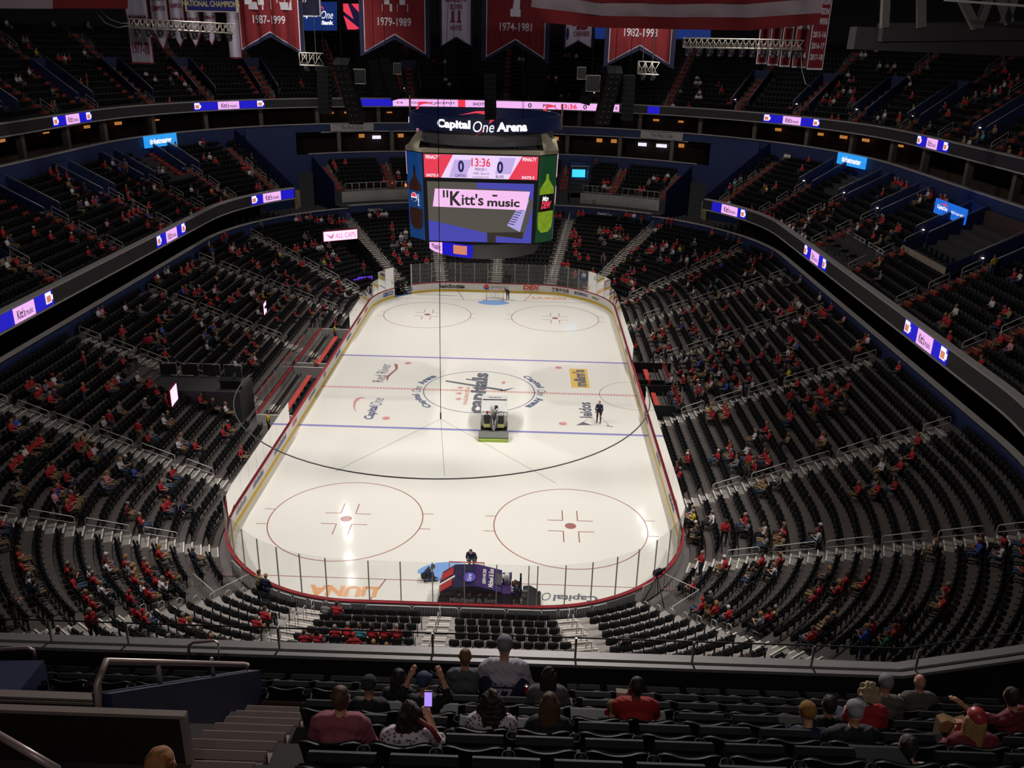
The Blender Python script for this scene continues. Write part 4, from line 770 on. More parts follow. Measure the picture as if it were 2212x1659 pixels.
# mats per slot: 0 skin 1 shirt 2 trousers 3 hair 4 shoes
def body(sit=True, arms='lap', lean=0., turn=0., female=False, cap=False, hs=1.):
    """bones of one figure facing +Y; hip above the origin. returns bones, ells"""
    B = []; E = []; hz = .50 if sit else .94
    ly = math.sin(lean); lz = math.cos(lean)
    def up(x, y, z): return (x, y*lz+z*ly-(.05 if sit else 0), hz+z*lz-y*ly)   # torso frame
    B += [(up(-.08, 0, .02), up(.08, 0, .02), .135, .135, 2), (up(0, 0, .08), up(0, .0, .26), .13, .135, 1), (up(-.06, 0, .3), up(.06, 0, .3), .13, .13, 1), (up(-.13, -.01, .44), up(.13, -.01, .44), .085, .085, 1)]
    B += [(up(0, .0, .48), up(0, .02, .58), .055, .052, 0)]
    hc = up(0, .035, .69); E += [(hc, (.078, .098, .118), 0)]
    s, c = math.sin(turn), math.cos(turn); ho = lambda x, y, z: (hc[0]+x*c+y*s, hc[1]-x*s+y*c, hc[2]+z)
    B += [(ho(0, .095, -.015), ho(0, .11, -.03), .014, .016, 0), (ho(.08, 0, -.01), ho(.083, -.01, .02), .016, .016, 0), (ho(-.08, 0, -.01), ho(-.083, -.01, .02), .016, .016, 0)]
    E += [(ho(0, -.022, .03), (.088, .098, .108), 3)]
    if female: B += [(ho(-.04, -.06, -.02), ho(-.05, -.08, -.22), .07, .05, 3), (ho(.04, -.06, -.02), ho(.05, -.08, -.22), .07, .05, 3)]
    if cap: B += [(ho(-.04, .1, .055), ho(.04, .1, .055), .02, .02, 3), (ho(-.03, .15, .05), ho(.03, .15, .05), .015, .015, 3)]
    for sx in (-1, 1):
        sh = up(sx*.19, -.01, .43)
        if arms == 'lap': el = up(sx*.25, .06, .17); wr = (sx*.10, .30, hz+.14) if sit else up(sx*.24, .12, -.06)
        elif arms == 'hold' and sx > 0: el = up(.29, .13, .22); wr = up(.17, .27, .44)
        elif arms == 'reach' and sx < 0: el = up(-.36, .2, .42); wr = up(-.52, .34, .58)
        elif arms in ('hold', 'reach'): el = up(sx*.25, .06, .17); wr = (sx*.10, .30, hz+.14)
        elif arms == 'eat': el = up(sx*.25, .14, .2); wr = up(sx*.06, .27, .38)
        elif arms == 'phone': el = up(sx*.22, .1, .17); wr = up(sx*.05, .32, .26)
        elif arms == 'up': el = up(sx*.30, .12, .42); wr = up(sx*.20, .2, .66)
        elif arms == 'cross': el = up(sx*.25, .06, .2); wr = up(-sx*.05, .19, .22)
        elif arms == 'wide': el = up(sx*.33, .0, .22); wr = up(sx*.42, .15, .12)
        else: el = up(sx*.24, .0, .17); wr = up(sx*.23, .07, -.06)
        B += [(sh, el, .058, .046, 1), (el, tuple(el[i]+(wr[i]-el[i])*.35 for i in range(3)), .045, .042, 1), (tuple(el[i]+(wr[i]-el[i])*.35 for i in range(3)), wr, .036, .028, 0)]
        dv = Vector(wr)-Vector(el); dv.normalize(); hd = Vector(wr)+dv*.07; B += [(wr, tuple(hd), .03, .032, 0)]
        sdv = dv.cross(Vector((0, 0, 1))); sdv = Vector((1, 0, 0)) if sdv.length < .2 else sdv.normalized(); dn = sdv.cross(dv).normalized(); dn = -dn if dn.z > 0 else dn; sdv = sdv if sdv.x*sx > 0 else -sdv
        for fi in range(4):
            ln = (.034, .042, .040, .036)[fi]; a = hd+sdv*(fi-1.5)*.021+dv*.01; b = a+dv*ln+dn*.008; c_ = b+dv*ln*.6+dn*.022; B += [(tuple(a), tuple(b), .0105, .0095, 0), (tuple(b), tuple(c_), .0095, .008, 0)]
        t0 = Vector(wr)+dv*.02-sdv*.022; t1 = t0-sdv*.03+dv*.03; B += [(tuple(t0), tuple(t1), .0125, .011, 0), (tuple(t1), tuple(t1+dv*.028+dn*.005), .011, .009, 0)]
        if sit:
            kn = (sx*.13, .42, hz+.02); an = (sx*.13, .47 if arms != 'wide' else .40, .10); B += [((sx*.1, -.02, hz), kn, .095, .07, 2), (kn, an, .065, .045, 2), (an, (an[0], an[1]+.15, .045), .045, .04, 4)]
        else:
            kn = (sx*.12, .02, .50); an = (sx*.13, -.02, .09); B += [((sx*.1, 0, hz-.02), kn, .10, .065, 2), (kn, an, .062, .045, 2), (an, (an[0], an[1]+.16, .045), .045, .04, 4)]
    return B, E
POSES = [('sit lap', dict(arms='lap')), ('sit eat', dict(arms='eat', lean=.15)), ('sit phone', dict(arms='phone', lean=.1, turn=.3)), ('sit cross', dict(arms='cross', turn=-.4)), ('sit fem', dict(arms='lap', female=True, turn=.2)), ('sit fem phone', dict(arms='phone', female=True, lean=.12)), ('sit cap', dict(arms='lap', cap=True, lean=.2)), ('sit cap wide', dict(arms='wide', cap=True, lean=-.05)),
    ('stand', dict(sit=False, arms='down')), ('stand phone', dict(sit=False, arms='phone')), ('stand cap', dict(sit=False, arms='lap', cap=True))]
PM = []
for nme, kw in POSES:
    B, E = body(**kw); V, Fc, mi = sdf_mesh(B, .034, .03, E); PM.append((V, Fc, mi))
CL = {'r': ('red', 'ae222c'), 'w': ('white', 'd0ccd0'), 'g': ('grey', '77757a'), 'k': ('black', '18181c'), 'n': ('navy', '1c2444'), 'b': ('blue', '3050a8'), 'y': ('yellow', 'c8b030'), 'o': ('orange', 'd86a30'), 'p': ('pink', 'd08898'), 'm': ('maroon', '6a2028'), 't': ('tan', '9a8462'), 'e': ('green', '2a6a50'), 'l': ('light blue', '58a8b8')}
CLM = {k: mat('cloth_'+v[0].replace(' ', '_'), v[1], .85, 0, .3, 6.) for k, v in CL.items()}
LIME = mat('cloth_lime', '6fae28', .8, 0, .15, 5.)
SKINS = [mat('skin_light', 'c08a70', .6, 0, .08, 5.), mat('skin_tan', 'a06c50', .6, 0, .08, 5.), mat('skin_dark', '5c3c2c', .6, 0, .08, 5.)]
HAIRS = [('dark-haired', mat('hair_dark', '241a14', .7, 0, .2, 20.)), ('fair-haired', mat('hair_fair', '9a7448', .7, 0, .2, 20.)), ('grey-haired', mat('hair_grey', '8a8580', .7, 0, .2, 20.)), ('brown-haired', mat('hair_brown', '50331f', .7, 0, .2, 20.))]
CAPS = [('white-capped', CLM['w']), ('red-capped', CLM['r']), ('black-capped', CLM['k']), ('grey-capped', CLM['g'])]
PANTS = [('jeans', mat('jeans', '39485f', .85, 0, .2, 8.)), ('black trousers', CLM['k']), ('khaki trousers', mat('khaki', '7d6b4e', .85, 0, .15, 8.))]
SHOE = mat('shoes', '3a3a3c', .6, 0, .3, 5.)
rp = random.Random(11)
SP = np.array([[s[10][0], s[10][1]] for s in SEATS]); SO = np.zeros(len(SEATS), bool)
SPT = np.array([project(s[5], s[6], s[7]+.92)[:2] for s in SEATS]); SDP = np.array([s[10][2] for s in SEATS])
FOLK = []; OCC = {}
seen = set()
for ln in PEOPLE_SRC.strip().split('\n'):
    h_, rest = ln.split('|'); ox, oy, sc = [float(q) for q in h_.split()]
    for it in rest.split(','):
        a = it.split(); u = ox+float(a[0])*sc; v = oy+float(a[1])*sc; code = a[2]; st = 'S' in code
        if (round(u/5), round(v/5)) in seen: continue
        seen.add((round(u/5), round(v/5)))
        scl = 1.2/(CF/1.)                      # metres per pixel and metre of depth
        dist = np.hypot(SPT[:, 0]-u, SPT[:, 1]-v)+SO*1e4
        if st: dist = np.hypot(SPT[:, 0]-u, SPT[:, 1]-v)
        j = int(dist.argmin())
        if dist[j]*SDP[j]/CF > 1.3: continue
        if not st: SO[j] = True
        FOLK.append((SDP[j], j, code[0], st, u, v))
FOLK.sort(key=lambda q: q[0])
print('people', len(FOLK))
ORD = ['first', 'second', 'third', 'fourth', 'fifth', 'sixth', 'seventh', 'eighth', 'ninth', 'tenth', '11th', '12th', '13th', '14th', '15th', '16th', '17th', '18th', '19th', '20th']+['%dth' % i for i in range(21, 60)]
def secname(T, si, x, y):
    if T in (LOW, NEAR):
        side = 'right' if x > 0 else 'left'
        if abs(y) < 18.3 and abs(x) > 13: return '%s stand %s' % (side, 'by far blue line' if y > 6.1 else ('at red line' if y > -6.1 else 'by near blue line'))
        if abs(y) < 30 and abs(x) > 13 and math.degrees(math.atan2(abs(y)-SY, abs(x)-SX)) < 20: return '%s stand by %s circle' % (side, 'far' if y > 0 else 'near')
        an = math.degrees(math.atan2(abs(y)-SY, max(.01, abs(x)-SX)))
        if abs(x) < SX: return '%s end %s of centre' % ('far' if y > 0 else 'near', side)
        return '%s %s corner %s block' % ('far' if y > 0 else 'near', side, 'side' if an < 53.5 else ('middle' if an < 79.5 else 'end'))
    nm = {'right club tier': 'right club tier', 'left club tier': 'left club tier', 'far end tier': 'far end tier', 'upper tier': 'upper tier'}[T.name]
    return '%s %s block' % (nm if T is not UP else 'upper tier '+('right' if x > 0 else 'left'), ORD[si])
big, rest_ = FOLK[:300], FOLK[300:]
labels = {}
def who(j, code, st, hn, pn):
    T, k, si, jj, N, x, y, z = SEATS[j][:8]
    return '%s %s in %s, %s, row %d, seat %d' % (hn, 'standing person' if st else 'person', CL[code][0], secname(T, si, x, y), k+1, jj+1)
BASE = {}
def folk_item(q, single):
    dist, j, code, st, u, v = q; T, k, si, jj, N, x, y, z, nx, ny, _ = SEATS[j]
    pi = rp.choice((8, 9, 10)) if st else rp.choice((0, 1, 2, 3, 0, 4, 5, 6, 7))
    capd = 'cap' in POSES[pi][0]; hn, hm = (rp.choice(CAPS) if capd else rp.choice(HAIRS)); pn, pm = rp.choice(PANTS); sk = SKINS[rp.choice((0, 0, 0, 1, 1, 2))]
    shm = CLM[code]
    a = math.atan2(nx, -ny)+rp.uniform(-.15, .15)
    if st: a += rp.choice((0, 0, 1.5, -1.5, .6)); sx, sy = x-nx*.38, y-ny*.38
    else: sx, sy = x, y
    return pi, (sk, shm, pm, hm, SHOE), a, (sx, sy, z), who(j, code, st, hn, 0)
for q in big:
    pi, ms, a, loc, lab = folk_item(q, True)
    if pi not in BASE:
        me = np_mesh('person', *PM[pi]); [me.materials.append(m_) for m_ in ms]; BASE[pi] = me
    o = bpy.data.objects.new('person', BASE[pi]); COL.objects.link(o); o.location = loc; o.rotation_euler = (0, 0, a); s_ = rp.uniform(.93, 1.05); o.scale = (s_, s_, s_)
    for i, m_ in enumerate(ms): o.material_slots[i].link = 'OBJECT'; o.material_slots[i].material = m_
    while lab in labels: lab = lab+' too'
    labels[lab] = 1; tag(o, lab, 'person', 'spectators scattered through the stands')
# the rest of the crowd: one mesh
ML = SKINS+[CLM[c] for c in CL]+[h[1] for h in HAIRS]+[p[1] for p in PANTS]+[SHOE]; MI = {m_.name: i for i, m_ in enumerate(ML)}
VV, FF, MM = [], [], []; nb = 0
for q in rest_:
    pi, ms, a, loc, lab = folk_item(q, False); V, Fc, mi = PM[pi]; c, s = math.cos(a), math.sin(a)
    P = V @ np.array([[c, s, 0], [-s, c, 0], [0, 0, 1]])+np.array(loc); VV.append(P); FF.append(Fc+nb); nb += len(V)
    mp = np.array([MI[m_.name] for m_ in ms]); MM.append(mp[mi])
if VV:
    o = link('distant_crowd', np_mesh('distant_crowd', np.concatenate(VV), np.concatenate(FF), np.concatenate(MM)), mats=ML); tag(o, 'scattered small spectators far up the stands, mostly in red jerseys', 'crowd', 'spectators scattered through the stands', 'stuff')
# ---- seat objects ----
occ = set(j for j in range(len(SEATS)) if SO[j])
order = [j for j in sorted(range(len(SEATS)), key=lambda j: SDP[j]) if 0 < SP[j][0] < 2212 and 0 < SP[j][1] < 1412]
NSEP = 160
sep = set(order[:NSEP])
def seat_proto(folded, cup=False):
    r = empty('folding_seat'); o = backrest_mb(MB(), .475 if cup else .46, 0, 10 if cup else 6).build('backrest', SEATM, r); pad_mb(MB(), folded, .45 if cup else .42).build('seat_pad', SEATM, r); mb = MB()
    if cup: mb.box((.272, -.12, .56), (.03, .2, .03)); mb.box((.272, -.05, .3), (.02, .05, .56))
    else: arm_mb(mb)
    ar = mb.build('armrest', SEATM, r)
    if cup:
        mb = MB(); mb.lathe([(.036, 0), (.052, .09), (.054, .1), (.046, .1), (.033, .01), (0, .01)], (.27, -.31, .68), 14); mb.build('cup_holder', SEATM, ar)
    return r
PROTO = {}
def place_seat(folded, cup, loc, a, label, group):
    key = (folded, cup)
    if key not in PROTO: PROTO[key] = o = seat_proto(folded, cup)
    else: o = copy_tree(PROTO[key])
    o.location = loc; o.rotation_euler = (0, 0, a); tag(o, label, 'seat', group); return o
for j in sorted(sep):
    T, k, si, jj, N, x, y, z, nx, ny, q = SEATS[j]
    place_seat(j not in occ, False, (x, y, z), math.atan2(nx, -ny), '%s black seat, %s, row %d, seat %d from left' % ('folded' if j not in occ else 'occupied', secname(T, si, x, y), k+1, (jj+1)), 'black folding seats behind the near glass')
def mass(name, idx, mb, mats_):
    V = np.array(mb.v); n4 = [f for f in mb.f if len(f) == 4]; F4 = np.array(n4); m4 = np.array([m_ for f, m_ in zip(mb.f, mb.mi) if len(f) == 4])
    n5 = [(f, m_) for f, m_ in zip(mb.f, mb.mi) if len(f) > 4]
    if n5:   # split polygons into quads
        ex = []; em = []
        for f, m_ in n5:
            for i in range(1, len(f)-1, 2):
                ex.append((f[0], f[i], f[i+1], f[min(i+2, len(f)-1)])) if i+2 <= len(f)-1 else ex.append((f[0], f[i], f[i+1], f[i+1])); em.append(m_)
        ex = [e for e in ex if len(set(e)) == 4]; em = em[:len(ex)]
        F4 = np.concatenate([F4, np.array(ex)]) if ex else F4; m4 = np.concatenate([m4, np.array(em)]) if ex else m4
    S = [SEATS[j] for j in idx]; nx = np.array([s[8] for s in S]); ny = np.array([s[9] for s in S]); L = np.array([[s[5], s[6], s[7]] for s in S])
    s_, c_ = nx, -ny
    X = V[None, :, 0]*c_[:, None]-V[None, :, 1]*s_[:, None]+L[:, None, 0]; Y = V[None, :, 0]*s_[:, None]+V[None, :, 1]*c_[:, None]+L[:, None, 1]; Z = V[None, :, 2]+L[:, None, 2]
    P = np.stack([X, Y, Z], -1).reshape(-1, 3); Fc = (F4[None]+np.arange(len(S))[:, None, None]*len(V)).reshape(-1, 4)
    return link(name, np_mesh(name, P, Fc, np.tile(m4, len(S)), False), mats=mats_)
r0 = [j for j in range(len(SEATS)) if j not in sep and j not in occ]; r1 = [j for j in range(len(SEATS)) if j not in sep and j in occ]
o = mass('folding_seats', r0, lowseat(True), [SEATM, GLINTM]); tag(o, 'thousands of empty black folding seats in rows round the arena', 'seats', 'black folding seats of the arena', 'stuff')
if r1: o = mass('folding_seats', r1, lowseat(False), [SEATM, GLINTM]); tag(o, 'black seats under the seated spectators round the arena', 'seats', 'black folding seats of the arena', 'stuff')
# ---- handrails ----
def rail(T, key, d0, d1, label, mid=True):
    a = pos(key, d0); b = pos(key, d1); q = project((a[0]+b[0])/2, (a[1]+b[1])/2, zslope(T, d0)+1)
    if q is None or not (-40 < q[0] < 2252 and -20 < q[1] < 1440): return
    z0 = zslope(T, d0)-.05; z1 = zslope(T, d1)-.05; L = (b[0]-a[0], b[1]-a[1])
    r = empty('aisle_handrail', (a[0], a[1], z0)); tag(r, label, 'handrail', 'silver handrails in the aisles')
    mb = MB(); mb.tube([(0, 0, 0), (0, 0, .88), (L[0]*.04, L[1]*.04, .95), (L[0]*.96, L[1]*.96, z1-z0+.95), (L[0], L[1], z1-z0+.88), (L[0], L[1], z1-z0)], .026, 6); mb.build('rail_frame', ALU, r)
    if mid: MB().tube([(0, 0, .55), (L[0], L[1], z1-z0+.55)], .02, 5).build('mid_rail', ALU, r)
for T, ds in ((NEAR, ((1, 2),)), (LOW, ((2.6, 4.2), (4.9, 6.9), (7.4, 9.4), (9.9, 11.9), (12.3, 14.1), (14.7, 16.2))), (CLR, ((17.1, 18.4), (19.2, 20.5), (21.3, 22.6))), (CLL, ((17.1, 18.4), (19.2, 20.5), (21.3, 22.6))), (END, ((21.5, 23.),)), (UP, ((28.9, 30.1), (34.6, 36.4), (37., 38.6)))):
    for ai, key in enumerate(T.al):
        if T is NEAR or (T is LOW and key in (T.al[0], T.al[-1])):
            for ri in range(0, 7):
                d = T.d0+T.p*(ri+.5); a = pos(key, d); q = project(a[0], a[1], zslope(T, d)+.5)
                if q is None or q[1] > 1440 or not (-20 < q[0] < 2232): continue
                t_ = (-a[3], a[2]); z = T.z0+T.r*ri
                r = empty('aisle_handrail', (a[0], a[1], z)); tag(r, 'narrow steel hoop rail, row %d of near end, %s' % (ri+1, 'aisle %d from left' % (1+sorted([330.15, 356.15, 371.07, 386., 412.]).index(min([330.15, 356.15, 371.07, 386., 412.], key=lambda w_: abs(w_-key % 465.5))))), 'handrail', 'hoop rails in the near end aisles')
                n_ = (a[2]*.14, a[3]*.14)
                MB().tube([(-n_[0], -n_[1], 0), (-n_[0], -n_[1], .82), (-n_[0]*.6, -n_[1]*.6, .9), (n_[0]*.6, n_[1]*.6, .9), (n_[0], n_[1], .82), (n_[0], n_[1], 0)], .022, 6).build('rail_frame', ALU, r)
                MB().tube([(-n_[0], -n_[1], .55), (n_[0], n_[1], .55)], .018, 5).build('mid_rail', ALU, r)
            continue
        for ri, (d0, d1) in enumerate(ds):
            if T.skip(int((d0-T.d0)/T.p), key % 465.5) and T is not CLR: continue
            x, y = pos(key, 5)[:2]
            rail(T, key, d0, d1, 'silver double handrail, %s, %s aisle from near right, %s up from ice' % ('lower bowl' if T is LOW else T.name, ORD[ai], ORD[ri]))
# ---------------- rink side things ----------------
def zplane(u, v, y):
    d = CFW+CR*((u-1106)/CF)+CU*((829.5-v)/CF); t_ = (y-CP[1])/d.y; return Vector(CP)+d*t_
def ray_at(u, v, t_dist):
    d = CFW+CR*((u-1106)/CF)+CU*((829.5-v)/CF); return Vector(CP)+d*t_dist
# barricades on the outside of the near boards
BARM = mat('barricade_steel', '8b8a88', .5, .3, .1)
ks = [337, 342.2, 347.6, 353, 358.4, 363.8, 367.4, 369.7, 372, 374.3, 378.5, 384, 389.5, 395, 400.5]
for i, k in enumerate(ks[:-1]):
    k2 = ks[i+1]; a = pos(k, .42); b = pos(k2-.12/rate(k, 0), .42); A = Vector((a[0], a[1], .08)); Bv = Vector((b[0], b[1], .08)); L = Bv-A
    r = empty('barricade', A); tag(r, 'grey steel crowd barricade behind the near boards, number %d from the left corner' % (i+1), 'barricade', 'barricades behind the near boards')
    MB().tube([(0, 0, .08), (0, 0, .92), L*.04+Vector((0, 0, 1.0)), L*.96+Vector((0, 0, 1.0)), L+Vector((0, 0, .92)), L+Vector((0, 0, .08))], .022, 6).build('frame', ALU, r)
    mb = MB(); n = max(5, int(L.length/.13))
    for j in range(1, n): mb.tube([L*(j/n)+Vector((0, 0, .12)), L*(j/n)+Vector((0, 0, .98))], .011, 4)
    mb.tube([(0, 0, .12), L+Vector((0, 0, .12))], .014, 4); mb.build('bars', BARM, r)
mb = MB(); band(mb, loop_keys(330.2, 411.9), .2, .05, 0, .98); o = mb.build('trim_11', mat('board_back', '77767a', .6, 0, .1, 2.)); tag(o, 'grey backing of the near boards behind the barricades', 'backing', kind='structure')
# nets
def net(x, y, face, lab):
    r = empty('hockey_goal', (x, y, 0), 0 if face > 0 else PI); tag(r, lab, 'goal')
    MB().tube([(-.915, 0, 0), (-.915, 0, 1.22), (.915, 0, 1.22), (.915, 0, 0)], .035, 7).build('goal_frame', mat('goal_red', 'b04038', .45), r)
    mb = MB(); mb.tube([(-.915, 0, .03), (-.95, -.7, .03), (-.5, -1.05, .03), (.5, -1.05, .03), (.95, -.7, .03), (.915, 0, .03)], .03, 6); mb.tube([(-.915, 0, 1.2), (-.5, -.5, 1.12), (.5, -.5, 1.12), (.915, 0, 1.2)], .02, 6); mb.tube([(0, -.5, 1.12), (0, -1.05, .03)], .02, 5); mb.build('back_frame', WHITE, r)
    mb = MB()
    T_ = lambda s, q: tuple(Vector((-.915+1.83*s, 0, 1.2)).lerp(Vector((-.5+s, -.5, 1.12)), q)); Bk = lambda s, q: tuple(Vector((-.5+s, -.5, 1.12)).lerp(Vector((-.62+1.24*s, -1.05, .03)), q))
    for i in range(0, 25): mb.tube([T_(i/24, 0), T_(i/24, 1), Bk(i/24, 1)], .005, 3)
    for j in range(1, 13): mb.tube([Bk(0, j/12), Bk(1, j/12)], .005, 3)
    for j in range(1, 5): mb.tube([T_(0, j/4), T_(1, j/4)], .005, 3)
    for s in (-1, 1):
        for j in range(1, 9): z = 1.2*j/9; mb.tube([(s*.915, 0, z), (s*(.62+.1*(1-j/9)), -1.0+.5*j/9, z)], .005, 3)
    mb.build('netting', WHITE, r)
net(.95, -27.12, 1, 'white-netted hockey goal at the near end, behind the resurfacer')
net(.1, 27.12, -1, 'red-framed hockey goal at the far end')
# ice resurfacers
def resurfacer(loc, rz, mats_, near):
    m1, m2, m3 = mats_
    r = empty('ice_resurfacer', loc, rz)
    # body along +x = front
    mb = MB(); prof = [(-.9, .45), (-.9, 1.55), (.4, 1.9), (1.5, 1.85), (2.15, 1.35), (2.35, .5)]
    mb.prism(prof, -.98, .98, 0, lambda a, b, c: (a, c, b)); tank_ = mb.build('snow_tank', m1, r)
    mb = MB(); mb.box((.2, 0, .42), (3.4, 1.9, .3)); mb.build('chassis', DARK, r)
    for x in (-.75, 1.35):
        for y in (-.85, .85):
            mb = MB(); mb.lathe([(0, -.13), (.36, -.13), (.4, -.08), (.4, .08), (.36, .13), (.18, .14), (0, .1)], (0, 0, 0), 18); w_ = mb.build('wheel', BLACK, r); w_.location = (x, y, .4); w_.rotation_euler = (PI/2, 0, 0)
    mb = MB(); mb.box((-1.15, -.55, .95), (.45, .75, 1.0)); mb.box((-1.15, .55, .95), (.45, .75, 1.0)); mb.build('console', m2, r)
    for y in (-.5, .5):
        mb = MB(); mb.box((-1.62, y, 1.02), (.45, .44, .1)); mb.box((-1.86, y, 1.33), (.1, .42, .5)); mb.build('driver_seat', BLACK, r); MB().box((-1.7, y, .82), (.3, .5, .28)).build('seat_frame', mat('frame_yellow', 'c8c080', .6) if not near else DARK, r)
    mb = MB(); mb.tube([(-1.2, -.5, 1.4), (-1.38, -.5, 1.55)], .03, 6); mb.tube([(-1.38+.0, -.5+.2*math.cos(q*PI/6), 1.55+.2*math.sin(q*PI/6)) for q in range(12)], .02, 5, closed=True); mb.build('steering_wheel', BLACK, r)
    mb = MB(); mb.box((-1.6, 0, .75), (1.2, .16, .5)); mb.tube([(-1.0, .12, 1.3), (-2.1, .12, .7)], .06, 6); mb.tube([(-1.0, -.12, 1.3), (-2.1, -.12, .7)], .06, 6); mb.build('lift_arms', STEEL, r)
    mb = MB(); mb.prism([(-2.0, .05), (-2.0, .5), (-2.35, .55), (-2.75, .3), (-2.8, .05)], -1.08, 1.08, 0, lambda a, b, c: (a, c, b)); mb.build('conditioner', mat('conditioner_grey', '6f706a', .5, .2) if not near else DARK, r)
    mb = MB(); mb.box((-2.85, 0, .1), (.12, 2.15, .2)); mb.build('squeegee', mat('lime_strip', '9fb84a', .6) if not near else BLACK, r)
    mb = MB(); mb.lathe([(0, 0), (.14, 0), (.14, .6), (.08, .68), (0, .68)], (-1.15, .1, 1.45), 10); mb.lathe([(0, 0), (.09, 0), (.09, .3), (0, .32)], (-1.0, -.2, 1.5), 8); mb.build('gas_tank', WHITE, r)
    r['t'] = 0; del r['t']; return r
ZWH = mat('resurfacer_white', 'd6d4d0', .35); PUR = mat('wrap_purple', '3d2a5e', .3, 0, .25, 2.); NVW = mat('wrap_navy', '1c1c3a', .3, 0, .2, 2.)
def onice(u, v, z=0.):
    d = CFW+CR*((u-1106)/CF)+CU*((829.5-v)/CF); t_ = (z-CP[2])/d.z; return Vector(CP)+d*t_
p = onice(1066, 935)
r = resurfacer((p.x, p.y+1.3, 0), PI/2+.02, (ZWH, mat('console_grey', 'b8b6b2', .5), None), False); tag(r, 'white ice resurfacer driving away over centre ice, seen from behind', 'vehicle')
mb = MB(); text(mb, 'leidos', .9, .2, lambda x, y: (1.0+y, -x, 1.885), 0, 0, .02); mb.build('lettering', T_BLACK, r)
mb = MB(); mb.box((.42, 0, 1.93), (.06, 1.8, .05)); mb.box((-.5, 0, 1.72), (.5, .5, .06)); mb.build('dark_vents', DARK, r)
p2 = onice(1010, 1292); mid = onice(1040, 1262, .9)
r2 = resurfacer((mid.x+.15, -29.1, 0), PI+.015, (NVW, PUR, None), True); r2.scale = (1, 1, .94); tag(r2, 'purple and navy ice resurfacer lettered Michael & Son, behind the near goal', 'vehicle')
mb = MB(); mb.add([(-.88, -.97, 1.57), (.4, -.97, 1.92), (.4, .97, 1.92), (-.88, .97, 1.57)], [(0, 1, 2, 3)]); mb.build('wrap_panel', PUR, r2)
topf = lambda cx: (lambda x, y: (cx+y, -x, 1.94 if cx > .3 else 1.57+.35*(cx+y+.9)/1.3+.03))
mb = MB(); text(mb, 'Michael & Son', 1.6, .26, topf(-.35), 0, 0, .03); text(mb, 'SERVICES', 1.3, .16, topf(-.02), 0, 0, .03); mb.build('lettering', WHITE, r2)['label'] = 'white Michael & Son Services on the top'
sd_ = lambda x, y: (.25-x*1., .992, 1.0+y) if False else (.25-x, .992, y)
mb = MB(); text(mb, 'Michael & Son', 2.3, .28, lambda x, y: (.5-x, .99, y), 0, 1.06, .03); text(mb, 'SERVICES', 1.8, .15, lambda x, y: (.5-x, .99, y), 0, .78, .02); mb.build('lettering', mat('wrap_silver', 'd0ccd0', .5), r2)['label'] = 'silver Michael & Son Services on the side'
mb = MB()
for i in range(4): x0 = 1.3-i*.5; mb.add([(x0, .99, 1.36), (x0-.12, .99, 1.31), (x0-.26, .99, 1.49), (x0-.1, .99, 1.45)], [(0, 1, 2, 3)])
mb.build('bird_marks', mat('wrap_gold', 'b89a30', .5), r2)
mb = MB(); mb.add([(.72+.3*math.cos(2*PI*i/18), .25+.42*math.sin(2*PI*i/18), 1.945) for i in range(18)], [tuple(range(18))]); mb.build('oval_mark', mat('wrap_violet', '5a50b8', .4), r2)
mb = MB(); text(mb, 'Carrier', .6, .2, lambda x, y: (.72+y, .25-x, 1.95)); mb.build('lettering', WHITE, r2)
mb = MB(); mb.prism([(1.55, 1.84), (2.13, 1.4), (2.16, 1.45), (1.57, 1.9)], -.7, -.05, 0, lambda a, b, c: (a, c, b)); mb.prism([(1.55, 1.84), (2.13, 1.4), (2.16, 1.45), (1.57, 1.9)], .35, .9, 0, lambda a, b, c: (a, c, b)); mb.build('red_flash', REDP, r2)
mb = MB(); mb.prism([(1.45, 1.87), (2.2, 1.36), (2.23, 1.4), (1.47, 1.92)], .05, .22, 0, lambda a, b, c: (a, c+.1*(a-1.4), b)); mb.build('white_flash', WHITE, r2)
mb = MB(); mb.box((-.72, 0, 1.66), (.34, .95, .05), R=Matrix.Rotation(-.26, 3, 'Y')); mb.build('top_window', mat('mesh_grey', '4a4850', .5), r2)
# people on the ice
def figure(name, kw, mats_, loc, rz, label, s=1., h=.026):
    B, E = body(**kw) if isinstance(kw, dict) else kw
    me = np_mesh(name, *sdf_mesh(B, h, .028, E)); o = link(name, me, mats=list(mats_)); o.location = loc; o.rotation_euler = (0, 0, rz); o.scale = (s, s, s); tag(o, label, 'person'); return o
NV = CLM['n']; BK = CLM['k']; HD = HAIRS[0][1]; HG = HAIRS[2][1]; SK0 = SKINS[0]
def tfm(r, x, y, z, rz):
    c, s = math.cos(rz), math.sin(rz); return (r[0]+x*c-y*s, r[1]+x*s+y*c, r[2]+z)
q = tfm(r.location, -1.62, .5, .58, r.rotation_euler[2]); figure('person', dict(arms='phone'), (SK0, NV, BK, CLM['r'], SHOE), q, r.rotation_euler[2]-PI/2, 'driver in navy and a red cap on the white ice resurfacer')
q = tfm(r2.location, -1.62, .5, .58, r2.rotation_euler[2]); figure('person', dict(arms='phone', lean=.1), (SK0, NV, NV, HAIRS[3][1], SHOE), q, r2.rotation_euler[2]-PI/2, 'driver in dark navy on the purple ice resurfacer')
p = onice(1293, 913); o = figure('person', dict(sit=False, arms='lap', lean=.12), (SK0, NV, BK, HG, SHOE), (p.x, p.y, 0), PI-.25, 'ice worker in navy standing with a scraper, right of centre ice', 1.06)
mb = MB(); mb.tube([(-.15, -.35, .95), (.75, -.65, .03)], .02, 5); mb.box((.78, -.66, .03), (.5, .06, .06), -.3); t1 = mb.build('ice_scraper', mat('handle_grey', 'b0a8a0', .5)); t1.location = (p.x, p.y, 0); tag(t1, 'long-handled ice scraper held by the worker right of centre', 'tool')
